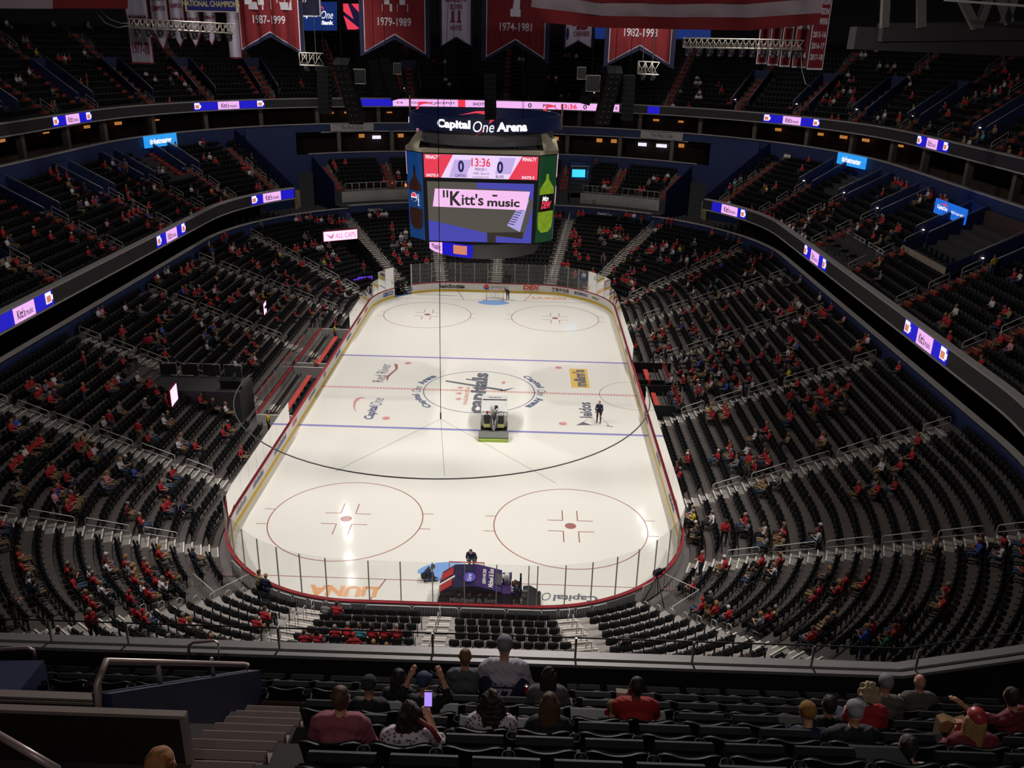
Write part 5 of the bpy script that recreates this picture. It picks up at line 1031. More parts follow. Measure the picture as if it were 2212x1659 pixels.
p = onice(917, 1255)
CB, CE = body(sit=True, arms='phone', lean=.75); lift = -.22
CB = [((a[0], a[1], max(.03, a[2]+lift*(1 if a[2] > .3 else .3))), (b[0], b[1], max(.03, b[2]+lift*(1 if b[2] > .3 else .3))), ra, rb, m_) for a, b, ra, rb, m_ in CB]; CE = [((c[0], c[1], c[2]+lift), r_, m_) for c, r_, m_ in CE]
figure('person', (CB, CE), (SK0, NV, BK, HD, SHOE), (p.x, p.y, 0), -PI/2+.25, 'ice worker in black crouching left of the near goal crease', 1.08)
p = onice(1021, 1222); figure('person', dict(sit=False, arms='lap', lean=.55), (SK0, NV, CLM['g'], BK, SHOE), (p.x, -26.3, 0), PI-.1, 'ice worker in black bending over the near goal', 1.06)
figure('person', dict(sit=False, arms='lap', lean=1.05), (SK0, NV, BK, BK, CLM['r']), (1.55, 27.6, 0), PI*.8, 'ice worker in navy bending beside the far goal', 1.05)
p = onice(547, 1275, .3); figure('person', dict(sit=False, arms='lap', cap=True), (SK0, CLM['t'], BK, HAIRS[3][1], SHOE), (pos(337.5, .95)[0], pos(337.5, .95)[1], .6), -.5, 'person in a grey-tan top watching at the near left boards', 1.03)
figure('person', dict(sit=False, arms='lap'), (SK0, NV, PANTS[0][1], HAIRS[1][1], SHOE), (pos(340.3, .95)[0], pos(340.3, .95)[1], .6), -.4, 'person in a navy top and jeans watching at the near left boards', 1.0)
for i, (k, d, c) in enumerate(((188.5, .9, 'k'), (184.5, 1.2, 'n'), (182, 1.0, 'k'))):
    pp = pos(k, d); figure('person', dict(sit=False, arms='down'), (SK0, CLM[c], BK, HD, SHOE), (pp[0], pp[1], 0), PI-.8+i*.4, '%s person in dark clothes waiting in the open gate at the far left corner' % ('first', 'second', 'third')[i], 1., .034)
# gate floor and posts
pp = pos(186.3, 1.2); mb = MB(); mb.box((pp[0], pp[1], .01), (2.6, 2.3, .02), math.atan2(pp[3], pp[2])); tag(mb.build('floor_mat', mat('mat_blue', '20406a', .8)), 'blue floor mat in the open gate at the far left corner', 'mat')
for k in (178.2, 194.1):
    pp = pos(k, .1); mb = MB(); mb.box((pp[0], pp[1], 1.7), (.12, .12, 3.4)); tag(mb.build('gate_post', ALU), 'tall pale post beside the open corner gate, %s' % ('far side' if k < 186 else 'near side'), 'post')
# benches, left
BR = mat('bench_red', 'c8463c', .5); 
def bench_area(y0, y1, side, nm):
    x = side*(HA+.12); xo = side*2.6
    r = empty('bench_enclosure', (x, (y0+y1)/2, 0)); r['kind'] = 'structure'; tag(r, 'dark rubber floored enclosure of the %s' % nm, 'enclosure'); L = y1-y0
    mb = MB(); mb.box((xo/2, 0, .12), (abs(xo), L, .24)); mb.build('rubber_floor', BLACK, r)
    mb = MB()
    for yy in (-L/2, L/2): mb.box((xo/2, yy, .65), (abs(xo), .1, 1.1))
    mb.build('end_wall', WHITE if side < 0 else DARK, r); mb = MB(); mb.box((xo, 0, .65), (.1, L, 1.1)); mb.build('back_wall', mat('ad_white', 'c8c4c0', .5), r)
    mb = MB(); mb.box((xo, 0, 1.23), (.2, L, .07)); mb.build('back_rail', REDP, r)
    n = int(L/1.5)
    for i in range(n):
        mb = MB(); ya = -L/2+L*i/n+.03; yb = -L/2+L*(i+1)/n-.03; mb.add([(xo, ya, 1.27), (xo, yb, 1.27), (xo, yb, 2.7), (xo, ya, 2.7)], [(0, 1, 2, 3)]); mb.build('glass_pane', GMAT, r)
    for i in range(n+1): mb = MB(); mb.box((xo, -L/2+L*i/n, 1.95), (.05, .05, 1.5)); mb.build('stanchion', mat('stanchion_grey', '8f908e'), r)
    return r
def bench(y0, y1, side, lab):
    x = side*(HA+1.15); r = empty('players_bench', (x, (y0+y1)/2, .24)); tag(r, lab, 'bench', 'red benches beside the ice'); L = y1-y0
    mb = MB(); mb.box((0, 0, .45), (.38, L, .06)); mb.build('seat', BR, r)
    for i in range(int(L/1.1)+1): mb = MB(); mb.box((0, -L/2+.15+i*(L-.3)/max(1, int(L/1.1)), .21), (.25, .06, .42)); mb.build('leg', WHITE, r)
    mb = MB(); mb.box((side*.7, 0, .62), (.08, L, .08)); mb.build('backrest', BLACK, r)
bench_area(-8.8, 1.2, -1, 'near bench on the left'); bench_area(2.2, 11.6, -1, 'far bench on the left')
bench(-8.2, .6, -1, 'long red bench in the near enclosure, left boards'); bench(2.9, 10.8, -1, 'long red bench in the far enclosure, left boards')
bench_area(.6, 4.8, 1, 'far penalty box on the right'); bench_area(-4.8, -.6, 1, 'near penalty box on the right')
bench(1.0, 4.4, 1, 'short red bench in the far penalty box'); bench(-4.4, -1., 1, 'short red bench in the near penalty box')
for x, y, c, l in ((-14.3, 11.2, 'y', 'person in a yellow vest at the far end of the left bench'), (-13.9, 1.9, 'o', 'person in orange between the two left benches'), (-14.6, -9.6, 'y', 'person in a yellow vest at the near end of the left bench'), (13.9, 0, 'r', 'person in red between the penalty boxes')):
    figure('person', dict(sit=False, arms='down'), (SK0, CLM[c], BK, HD, SHOE), (x, y, .1), -1.4 if x < 0 else 1.4, l, 1., .034)
# pink screens on stands, left stand platform
def kiosk(u, v, z, w_, h, lab, rz):
    p = onice(u, v, z); r = empty('pink_screen', (p.x, p.y, p.z-h), rz); tag(r, lab, 'screen')
    mb = MB(); mb.box((0, 0, h), (.12, w_, h)); mb.build('housing', REDP, r); mb = MB(); mb.box((.07, 0, h), (.02, w_*.94, h*.92)); mb.build('glowing_face', mat('pink_face', 'f7c2ff', .4, 0, .02, 1, emis=1.6), r)
    mb = MB(); mb.box((0, -w_/3, h*.25), (.08, .06, h*.5)); mb.box((0, w_/3, h*.25), (.08, .06, h*.5)); mb.build('leg', DARK, r)
kiosk(374, 853, 3.6, 1.5, 1.25, 'glowing pink screen on the left platform, nearer one', .1)
kiosk(571, 666, 3.0, 1.2, 1.2, 'glowing pink screen in the left stand, farther one', .1)
mb = MB(); c = (-17.5, -8.3); mb.box((-20.2, -8.35, 1.65), (7.6, 2.9, 3.3)); o = mb.build('media_platform', CONC_D); tag(o, 'flat grey media platform cut into the left stand', 'platform')
for i, x in enumerate((-23.2, -21.6, -20, -18.4)):
    r = empty('railing_panel', (x, -6.95, 3.3)); tag(r, 'square silver railing panel along the media platform, %s from the back' % ORD[i], 'railing', 'railing panels on the platform'); MB().tube([(0, 0, 0), (0, 0, 1.0), (1.3, 0, 1.0), (1.3, 0, 0)], .025, 5).build('frame', ALU, r); MB().box((.65, 0, .5), (1.2, .02, .8)).build('infill', mat('mesh_dark', '2a2a2e', .8), r)
r = empty('media_desk', (-17.2, -9.2, 3.3)); tag(r, 'black media desk with monitors at the ice end of the platform', 'desk'); MB().box((0, 0, .72), (1.6, .7, .06)).build('desk_top', BLACK, r); MB().box((0, 0, .36), (1.5, .05, .7)).build('modesty_panel', BLACK, r); MB().box((.3, .1, .98), (.06, .5, .35)).build('monitor', DARK, r)
# open screen signs
ps = onice(735, 508, 5.3)
r = empty('all_caps_sign', ps); tag(r, 'glowing pink sign reading ALL CAPS above the far left tunnel', 'sign')
a = .55; R3 = Matrix.Rotation(a, 3, 'Z')
def sgn(x, y): q = R3 @ Vector((x, -.12, y)); return tuple(q)
mb = MB(); mb.box((0, 0, 0), (4.3, .2, 1.25), R=R3); mb.build('sign_box', REDP, r); mb = MB(); mb.add([sgn(-2.05, -.55), sgn(2.05, -.55), sgn(2.05, .55), sgn(-2.05, .55)], [(0, 1, 2, 3)]); mb.build('sign_face', mat('pink_face', ''), r)
s2 = lambda x, y: tuple(R3 @ Vector((x, -.14, y)))
mb = MB(); text(mb, 'ALL CAPS', 2.5, .6, s2, .6, 0, .01); mb.add([s2(-1.8, .3), s2(-1.2, .0), s2(-.75, .35), s2(-.95, -.3), s2(-1.3, -.25)], [(0, 1, 2, 3, 4)]); mb.build('lettering', mat('pink_ink', 'f08cb0', .5, 0, 0, 1, emis=.9), r)
p = onice(784, 601, 1.6); r = empty('violet_sign', p); tag(r, 'small violet strip sign behind the far left corner glass', 'sign'); R3b = Matrix.Rotation(.35, 3, 'Z'); MB().box((0, 0, 0), (2.2, .1, .35), R=R3b).build('strip', mat('violet_led', '5a32c8', .5, 0, .1, emis=1.1), r)
# tunnel, far left corner
k = 172.5
mb = MB(); a = pos(181.0, .3); b = pos(189.5, .3); c = pos(189.5, 14.3); d = pos(181.0, 14.3); mb.add([(a[0], a[1], .02), (b[0], b[1], .02), (c[0], c[1], .02), (d[0], d[1], .02)], [(0, 1, 2, 3)])
for p_, q_ in ((a, d), (b, c)): mb.add([(p_[0], p_[1], 0), (q_[0], q_[1], 0), (q_[0], q_[1], 5.0), (p_[0], p_[1], .1)], [(0, 1, 2, 3)])
mb.add([(d[0], d[1], 0), (c[0], c[1], 0), (c[0], c[1], 5.0), (d[0], d[1], 5.0)], [(0, 1, 2, 3)])
o = mb.build('wall_tunnel', DARK); tag(o, 'dark tunnel cut into the far left corner of the stand', 'tunnel', kind='structure')
# camera on tripod near right corner
def tripod(loc, lab, s=1., rz=0.):
    r = empty('camera_tripod', loc, rz); tag(r, lab, 'camera')
    for i in range(3):
        a = i*2.1; MB().tube([(0, 0, 1.3*s), (.55*s*math.cos(a), .55*s*math.sin(a), 0)], .025, 5).build('leg', BLACK, r)
    MB().box((0, 0, 1.5*s), (.22, .5, .25)).tube([(0, .25, 1.5*s), (0, .5, 1.5*s)], .08, 8).build('camera_body', BLACK, r); MB().tube([(0, -.2, 1.4*s), (.05, -.7, 1.25*s)], .015, 4).build('pan_handle', BLACK, r); return r
pp = pos(418, .75); tripod((pp[0], pp[1], .3), 'black television camera on a tripod at the near right corner glass', 1.2, -.9)
for i, k0 in enumerate((413.6, 318.)):
    for j in range(4):
        a = Vector(pos(k0+[0, 6, 11, 0][j], .5+[0, 0, 0, 2.0][j])[:2]+(.35,)); b = Vector(pos(k0+[6, 11, 11, 11][j], .5+[0, 0, 2., 2.0][j])[:2]+(.35,)); L = b-a
        if j == 1: continue
        r = empty('barricade', a); tag(r, 'steel barricade fencing the ramp at the near %s corner, side %d' % (('right', 'left')[i], j+1), 'barricade', 'ramp barricades'); MB().tube([(0, 0, 0), (0, 0, 1.05), L+Vector((0, 0, 1.05)), L], .022, 5).build('frame', ALU, r)
        mb = MB(); [mb.tube([L*(t_/12)+Vector((0, 0, .1)), L*(t_/12)+Vector((0, 0, 1.03))], .011, 4) for t_ in range(1, 12)]; mb.build('bars', BARM, r)
# ---------------- scoreboard ----------------
sb = empty('scoreboard', (.25, 0, 0)); tag(sb, 'huge centre-hung scoreboard with video screens, reading 13:36', 'scoreboard')
SBK = mat('board_black', '121215', .5); CRM = mat('board_cream', 'b0a68c', .7, 0, .1)
zt, zb_ = 19.62, 13.4
def oct_(s, z, e=5.3, c=4.0): 
    P = [(-c, -e), (c, -e), (e, -c), (e, c), (c, e), (-c, e), (-e, c), (-e, -c)]; return [(x*s, y*s, z) for x, y in P]
mb = MB(); a = oct_(1, zt); b = oct_(.965, zb_); mb.add(a+b, [(i, (i+1) % 8, 8+(i+1) % 8, 8+i) for i in range(8)]+[tuple(range(8)), tuple(reversed(range(8, 16)))]); mb.build('housing', SBK, sb)
mb = MB(); a = oct_(1.01, zt); b = oct_(1.01, zt+.25); c_ = oct_(.9, zt+.25); mb.add(a+b+c_, [(i, (i+1) % 8, 8+(i+1) % 8, 8+i) for i in range(8)]+[(8+i, 8+(i+1) % 8, 16+(i+1) % 8, 16+i) for i in range(8)]); mb.build('top_rim', CRM, sb)
for s in (-1, 1):
    for t_ in (-1, 1):
        mb = MB(); mb.add([(s*4.3, t_*5.0, zt+.2), (s*5.3, t_*4., zt+.2), (s*4.5, t_*3.6, zt+1.3), (s*4.1, t_*4.2, zt+1.3)], [(0, 1, 2, 3)]); mb.build('corner_panel', CRM, sb)
def face(rot):
    c, s = round(math.cos(rot)), round(math.sin(rot))
    def mk(o_):
        def fn(x, z):
            t_ = (zt-z)/(zt-zb_); y = -(5.3*(1-.035*t_))-o_; x = x*(1-.035*t_); return (x*c-y*s, x*s+y*c, z)
        return fn
    return mk
def quad(mb, fn, x0, x1, z0, z1, mi=0, sk0=0., sk1=0.):
    return mb.add([fn(x0, z0), fn(x1, z0), fn(x1+sk1, z1), fn(x0+sk0, z1)], [(0, 1, 2, 3)], mi)
S_PK = mat('screen_pink', 'ead0f6', .5, 0, .03, .4, emis=1.05); S_VI = mat('screen_violet', 'cdb4f0', .5, 0, .03, .4, emis=.9); S_RD = mat('screen_red', 'e83c54', .5, 0, .08, 3, emis=1.0); S_NV = mat('screen_navy', '2e2a6a', .5, 0, 0, 1, emis=.6); S_GR = mat('screen_grey', '5c5850', .5, 0, .05, .5, emis=.75); S_BL = mat('screen_blue', '4a4ab8', .5, 0, .03, .5, emis=.85); S_DK = mat('screen_dark', '3a342e', .5, 0, .05, 1, emis=.6); S_PP = mat('screen_panelpink', 'f0bcec', .5, 0, .02, 1, emis=1.05); S_KY = mat('screen_keys', 'b4a8e8', .5, 0, .03, 1, emis=.9)
for rot in (0, PI/2, -PI/2, PI):
    f = face(rot)
    r = sb
    mb = MB(); quad(mb, f(.03), -3.92, 3.95, 17.95, 19.52); sc_ = mb.build('score_screen', S_PK, r)
    mb = MB(); quad(mb, f(.03), -3.75, 3.75, 13.5, 17.68); mb.build('video_screen', S_GR, r)
    if abs(rot) > 2: continue
    mb = MB(); quad(mb, f(.05), -3.92, -2.75, 17.95, 19.52, 0, 0, .85); mb.build('red_block', S_RD, sc_)
    mb = MB(); mb.add([f(.05)(1.95, 17.95), f(.05)(3.95, 17.95), f(.05)(3.95, 19.52), f(.05)(2.85, 19.52)], [(0, 1, 2, 3)]); mb.build('red_block', S_RD, sc_)
    mb = MB(); [text(MB(), a_, b_, c_, f(.07), d_, e_, .02).build('white_lettering', WL, sc_) for a_, b_, c_, d_, e_ in (('PENALTY', .95, .24, -3.3, 19.33), ('PENALTY', .95, .24, 3.35, 19.33), ('SHOTS: 0', .85, .2, -3.35, 18.1), ('SHOTS: 0', .85, .2, 3.3, 18.1))]
    mb = MB(); quad(mb, f(.045), -2.2, -1.1, 18., 19.2, 0, .4, .6); mb.build('violet_shape', S_VI, sc_); mb = MB(); quad(mb, f(.045), 1.0, 2.1, 18.3, 19.4, 0, .3, .3); mb.build('violet_shape', S_VI, sc_)
    mb = MB(); [text(MB(), a_, b_, c_, f(.07), d_, e_, g_).build('navy_lettering', S_NV, sc_) for a_, b_, c_, d_, e_, g_ in (('0', .42, .82, -1.35, 18.75, .04), ('0', .42, .82, 1.35, 18.75, .04), ('CAPITALS', .85, .2, -1.35, 18.12, .01), ('BLUES', .55, .2, 1.35, 18.12, .01), ('PERIOD 1', .8, .18, .02, 18.58, .01), ('WASHINGTON', 1.1, .12, 0, 18.05, 0), ('NBC Sports', 1.1, .2, .05, 18.28, .0))]
    mb = MB(); text(mb, '13:36', 1.3, .58, f(.07), .02, 19.05, .02); mb.build('red_clock', S_RD, sc_)['label'] = 'red clock digits 13:36'
    mb = MB(); mb.add([f(.045)(-3.75, 13.5), f(.045)(3.75, 13.5), f(.045)(3.75, 16.2), f(.045)(3.2, 14.), f(.045)(1.3, 13.9), f(.045)(.8, 14.1), f(.045)(-3.75, 15.0)], [(0, 1, 2, 3, 4, 5, 6)]); mb.build('blue_backdrop', S_BL, r)
    mb = MB(); mb.add([f(.05)(-.2, 17.68), f(.05)(3.75, 17.68), f(.05)(3.75, 16.4), f(.05)(3.2, 17.2), f(.05)(-.3, 17.3)], [(0, 1, 2, 3, 4)]); mb.build('blue_backdrop', S_BL, r)
    mb = MB(); mb.add([f(.05)(.55, 13.5), f(.05)(1.15, 13.5), f(.05)(1.15, 14.), f(.05)(3.1, 13.8), f(.05)(3.15, 14.3), f(.05)(.5, 14.2)], [(0, 1, 2, 3, 4, 5)]); mb.build('piano_leg_picture', S_DK, r)
    mb = MB(); mb.add([f(.06)(1.95, 14.75), f(.06)(2.9, 14.3), f(.06)(3.45, 16.6), f(.06)(3.0, 16.6)], [(0, 1, 2, 3)]); mb.build('piano_keys_picture', S_KY, r)
    mb = MB()
    for i in range(9): t_ = i/9; xx = 2.05+.85*t_; zz = 14.85+1.5*t_; mb.add([f(.07)(xx, zz), f(.07)(xx+.42, zz-.06), f(.07)(xx+.43, zz-.0), f(.07)(xx+.01, zz+.06)], [(0, 1, 2, 3)])
    mb.build('black_keys_picture', S_NV, r)
    mb = MB(); mb.add([f(.08)(-3.4, 15.95), f(.08)(3.25, 15.85), f(.08)(3.5, 17.15), f(.08)(-3.2, 17.2)], [(0, 1, 2, 3)]); mb.build('pink_banner', S_PP, r)
    mb = MB(); text(mb, 'K', .8, 1.0, f(.1), -1.75, 16.55, .03); text(mb, "itt's", 1.55, .8, f(.1), -.55, 16.5, .02); text(mb, 'music', 2.3, .55, f(.1), 1.65, 16.33, .03); quad(mb, f(.1), -2.65, -2.52, 16.6, 17.1); quad(mb, f(.1), -2.4, -2.27, 16.6, 17.1); quad(mb, f(.1), .85, 1.2, 16.75, 16.88); mb.build('dark_lettering', S_DK, r)['label'] = "dark Kitt's music lettering"
# corner adverts
PEB = mat('advert_blue', '1658a8', .5, 0, .1, 1, emis=.35); COLA = mat('advert_cola', '4a2418', .5, 0, .4, 3, emis=.3); DEWG = mat('advert_green', '1d5a34', .5, 0, .4, 1.5, emis=.35); DEWL = mat('advert_lime', '9abf2c', .5, 0, .4, 3, emis=.5)
def cface(sx, sy):
    A = Vector((sx*4.0, sy*5.3, 0)); Bq = Vector((sx*5.3, sy*4.0, 0)); n = Vector((sx, sy, 0)).normalized()
    if sx < 0: A, Bq = Bq, A
    if sy > 0: A, Bq = Bq, A
    def mk(o_):
        def fn(x, z): t_ = (zt-z)/(zt-zb_); q = (A.lerp(Bq, (x+.92)/1.84))*(1-.035*t_)+n*o_; return (q.x, q.y, z)
        return fn
    return mk
for sx, sy, dew in ((-1, -1, 0), (1, -1, 1), (-1, 1, 1), (1, 1, 0)):
    f = cface(sx, sy); mb = MB(); quad(mb, f(.02), -.9, .9, 13.5, 19.55); mb.build('corner_advert', DEWG if dew else PEB, sb)['label'] = 'green soda advert' if dew else 'blue cola advert'
    P = [(-.12, 18.3), (.12, 18.3), (.16, 17.9), (.7, 17.3), (.78, 15.2), (.7, 14.5), (.35, 14.2), (-.35, 14.2), (-.7, 14.5), (-.78, 15.2), (-.7, 17.3), (-.16, 17.9)]
    mb = MB(); mb.add([f(.05)(x, z) for x, z in P], [tuple(range(12))]); mb.build('bottle_picture', DEWL if dew else COLA, sb)
    mb = MB(); mb.add([f(.06)(-.78, 15.7), f(.06)(.78, 15.7), f(.06)(.74, 16.9), f(.06)(-.74, 16.9)], [(0, 1, 2, 3)]); mb.build('bottle_label', DARK if dew else PEB, sb)
    mb = MB(); mb.add([f(.07)(-.12, 18.3), f(.07)(.12, 18.3), f(.07)(.12, 18.62), f(.07)(-.12, 18.62)], [(0, 1, 2, 3)]); mb.build('bottle_cap', DEWG if dew else NAVY, sb)
    if dew:
        mb = MB(); text(mb, 'Mtn', .6, .35, f(.08), -.1, 16.6, .03, .2); mb.build('lettering', WL, sb); mb = MB(); text(mb, 'DEW', .95, .5, f(.08), 0, 16.15, .05, .2); mb.build('lettering', S_RD, sb)
    else:
        mb = MB(); mb.add([f(.08)(-.15+.33*math.cos(2*PI*i/20), 16.45+.33*math.sin(2*PI*i/20)) for i in range(20)], [tuple(range(20))]); mb.build('round_emblem', WL, sb)
        mb = MB(); mb.add([f(.09)(-.15+.28*math.cos(PI*i/12), 16.48+.28*math.sin(PI*i/12)) for i in range(13)], [tuple(range(13))]); mb.build('round_emblem', S_RD, sb)
        mb = MB(); mb.add([f(.09)(-.15+.28*math.cos(PI+PI*i/12), 16.4+.27*math.sin(PI+PI*i/12)) for i in range(13)], [tuple(range(13))]); mb.build('round_emblem', PEB, sb)
        mb = MB(); text(mb, 'pepsi', .8, .2, (lambda x, y: f(.1)(.36-y, 16.3+x)), 0, 0, .02); mb.build('lettering', WL, sb)
# rings
def cyl(mb, r, z0, z1, t=.25, n=64, a0=0, a1=360):
    for rr, fl in ((r, 0), (r-t, 1)):
        v = []
        for i in range(n+1): a = math.radians(a0+(a1-a0)*i/n); v += [(rr*math.cos(a), rr*math.sin(a), z0), (rr*math.cos(a), rr*math.sin(a), z1)]
        mb.add(v, [(2*i, 2*i+2, 2*i+3, 2*i+1) if not fl else (2*i+1, 2*i+3, 2*i+2, 2*i) for i in range(n)], 0, True)
    for z in (z0, z1):
        v = []
        for i in range(n+1): a = math.radians(a0+(a1-a0)*i/n); v += [(r*math.cos(a), r*math.sin(a), z), ((r-t)*math.cos(a), (r-t)*math.sin(a), z)]
        mb.add(v, [(2*i, 2*i+1, 2*i+3, 2*i+2) for i in range(n)])
    return mb
cyl(MB(), 5.55, 21.0, 21.95).build('upper_ring', mat('ring_navy', '0f1a3e', .5, 0, .05, 1, emis=.35), sb)
cyl(MB(), 4.98, 20.05, 21.2).build('lower_band', mat('ring_grey', '7a787a', .6), sb)
cyl(MB(), 4.2, 12.05, 13.1).build('bottom_ring', mat('ring_grey', ''), sb)
rf = lambda r, a0: (lambda x, y: (r*math.cos(a0+x/r), r*math.sin(a0+x/r), y))
for a0 in (-PI/2, -PI/2+2*PI/3-.0, -PI/2-2*PI/3):
    f = rf(5.6, a0); mb = MB(); text(mb, 'Capital', 2.5, .72, f, -1.95, 21.45, .05); text(mb, 'Arena', 2.25, .62, f, 2.2, 21.42, .05); mb.build('ring_lettering', WL, sb)['label'] = 'white Capital and Arena lettering'
    mb = MB(); text(mb, 'One', 1.45, .72, f, .2, 21.42, .0, .15); mb.build('ring_lettering', WL, sb)['label'] = 'thin white One lettering'
    mb = MB(); f2_ = rf(5.63, a0); mb.add([f2_(-1.5, 22.12), f2_(-.3, 22.42), f2_(.65, 22.45), f2_(.75, 22.1), f2_(1.1, 22.0), f2_(.55, 21.62), f2_(.65, 21.95), f2_(.5, 22.18), f2_(-.3, 22.3)], [(0, 1, 8), (1, 2, 7, 8), (2, 3, 6, 7), (3, 4, 5, 6)]); mb.add([f2_(.25, 21.3), f2_(.35, 21.35), f2_(-.35, 20.8), f2_(-.4, 20.78)], [(0, 1, 2, 3)]); mb.build('boomerang_mark', S_RD, sb)['label'] = 'red boomerang mark over the ring'
for a0, w_ in ((-PI/2-1.25, .5),):
    f = rf(5.02, a0); mb = MB(); quad(mb, f, -.6, .5, 20.1, 21.1); mb.build('blue_panel', BLU, sb); f = rf(5.06, a0); mb = MB(); quad(mb, f, -.3, .35, 20.35, 20.95); mb.build('mug_picture', LOR, sb)
f = rf(4.25, -PI/2-.75); mb = MB(); n = 8
led = lambda mb, f, x0, x1, z0, z1: [mb.add([f(x0+(x1-x0)*i/8, z0), f(x0+(x1-x0)*(i+1)/8, z0), f(x0+(x1-x0)*(i+1)/8, z1), f(x0+(x1-x0)*i/8, z1)], [(0, 1, 2, 3)]) for i in range(8)]
led(mb, f, -2.2, -.0, 12.1, 13.05); mb.build('pink_panel', PNK, sb); mb = MB(); text(mb, 'music', 1.3, .42, rf(4.29, -PI/2-.75), -.8, 12.55, .02); mb.build('lettering', LINK, sb)
mb = MB(); led(mb, f, .0, 2.6, 12.1, 13.05); mb.build('blue_panel', BLU, sb); mb = MB(); led(mb, rf(4.28, -PI/2-.75), 1.1, 2.2, 12.3, 12.95); mb.build('mug_picture', LOR, sb)
mb = MB()
for i in range(12):
    a = 2*PI*i/12; b = a+.26; mb.tube([(4.6*math.cos(a), 4.6*math.sin(a), 19.75), (4.4*math.cos(b), 4.4*math.sin(b), 20.9)], .06, 5); mb.tube([(4.6*math.cos(b+.26), 4.6*math.sin(b+.26), 19.75), (4.4*math.cos(b), 4.4*math.sin(b), 20.9)], .06, 5)
mb.build('support_truss', mat('truss_dark', '5a5650', .5, .4), sb)
mb = MB()
for a in (PI/4, 3*PI/4, 5*PI/4, 7*PI/4): mb.tube([(4.*math.cos(a), 4.*math.sin(a), 21), (3.*math.cos(a), 3*math.sin(a), 36)], .02, 4)
mb.build('hanging_cables', DARK, sb)
mb = MB(); mb.box((-5.45, -.4, 22.2), (.12, .12, 1.7)); mb.box((5.6, -.4, 21.8), (.12, .12, 1.8)); mb.build('end_posts', mat('post_rust', '8a6a58', .6), sb)
# hanging arc hoop
HC = Vector((.1, -29.4, 12.0)); hp = []
for i in range(49):
    a = math.radians(-185+190*i/48); hp.append((HC.x+9.25*math.cos(a), HC.y+8.9*math.sin(a), 12.0))
hoop = empty('hanging_hoop', HC); tag(hoop, 'thin dark curved pipe hanging over the near half of the ice', 'pipe')
MB().tube([tuple(Vector(q)-HC) for q in hp], .026, 8).build('curved_pipe', mat('pipe_grey', '6a6866', .4, .3), hoop)
pj = onice(952, 905, 14.); knot = Vector((zplane(952, 905, -31.5)))
mb = MB()
for u, v in ((725, 1018), (960, 1028), (1200, 1043)):
    e = onice(u, v, 12.0); mb.tube([tuple(knot-HC), tuple(e-HC)], .006, 4)
mb.tube([tuple(knot-HC), tuple(knot-HC+Vector((0, 0, .3)))], .03, 6); mb.build('bridle_wires', DARK, hoop)
MB().tube([tuple(knot-HC), (knot.x-HC.x, knot.y-HC.y, 23)], .014, 4).build('drop_cable', DARK, hoop)
# ---------------- rigging and banners ----------------
def truss(P, Q, s, name, lab, cat, n, m_, hang=None):
    P = Vector(P); Q = Vector(Q); L = Q-P; t_ = L.normalized(); up = Vector((0, 0, 1)); sd2 = t_.cross(up).normalized(); r = empty(name, P); tag(r, lab, cat)
    C4 = [up*a*s/2+sd2*b*s/2 for a, b in ((1, 1), (1, -1), (-1, -1), (-1, 1))]; mb = MB()
    for c in C4: mb.tube([c, c+L], .035, 5)
    for i in range(n):
        for j in range(4):
            a = C4[j]+L*(i/n); b = C4[(j+1) % 4]+L*((i+1)/n); mb.tube([a, b], .02, 4); mb.tube([a, C4[(j+1) % 4]+L*(i/n)], .02, 4)
    mb.build('truss_frame', m_, r); return r
TRM = mat('truss_bright', 'd6cfc0', .35, .3, .1); MOV = mat('moving_head', '3a3a3e', .35, .3)
def heads(r, L, n, lab):
    for i in range(n):
        c = L*((i+.5)/n); mb = MB(); mb.lathe([(0, -.75), (.16, -.72), (.2, -.45), (.14, -.3), (0, -.28)], (c.x, c.y, c.z), 10); mb.box((c.x, c.y, c.z-.28), (.4, .3, .16)); mb.build('stage_light', MOV, r)
a = zplane(283, 50, -10); b = zplane(506, 62, -10); r = truss(a, b, .5, 'lighting_truss', 'long silver lighting truss with hanging lamps, upper left', 'truss', 18, TRM); heads(r, b-a, 9, '')
a = zplane(1477, 92, -10); b = zplane(1733, 97, -10); r = truss(a, b, .5, 'lighting_truss', 'long silver lighting truss with hanging lamps, upper right', 'truss', 20, TRM); heads(r, b-a, 11, '')
for u0, v0, u1, v1, l in ((650, 127, 697, 129, 'left'), (1379, 146, 1422, 148, 'right')):
    a = zplane(u0, v0, -6); b = zplane(u1, v1, -6); r = truss(a, b, .75, 'short_truss', 'short bright truss box hanging %s of the scoreboard' % l, 'truss', 3, TRM); heads(r, b-a, 2, '')
    mb = MB(); m_ = (b-a)/2; mb.tube([(m_.x*.4, m_.y, .3), (m_.x*.4, m_.y, 9)], .03, 4); mb.tube([(m_.x*1.4, m_.y, .3), (m_.x*1.4, m_.y, 9)], .03, 4); mb.build('hoist_cables', STEEL, r)
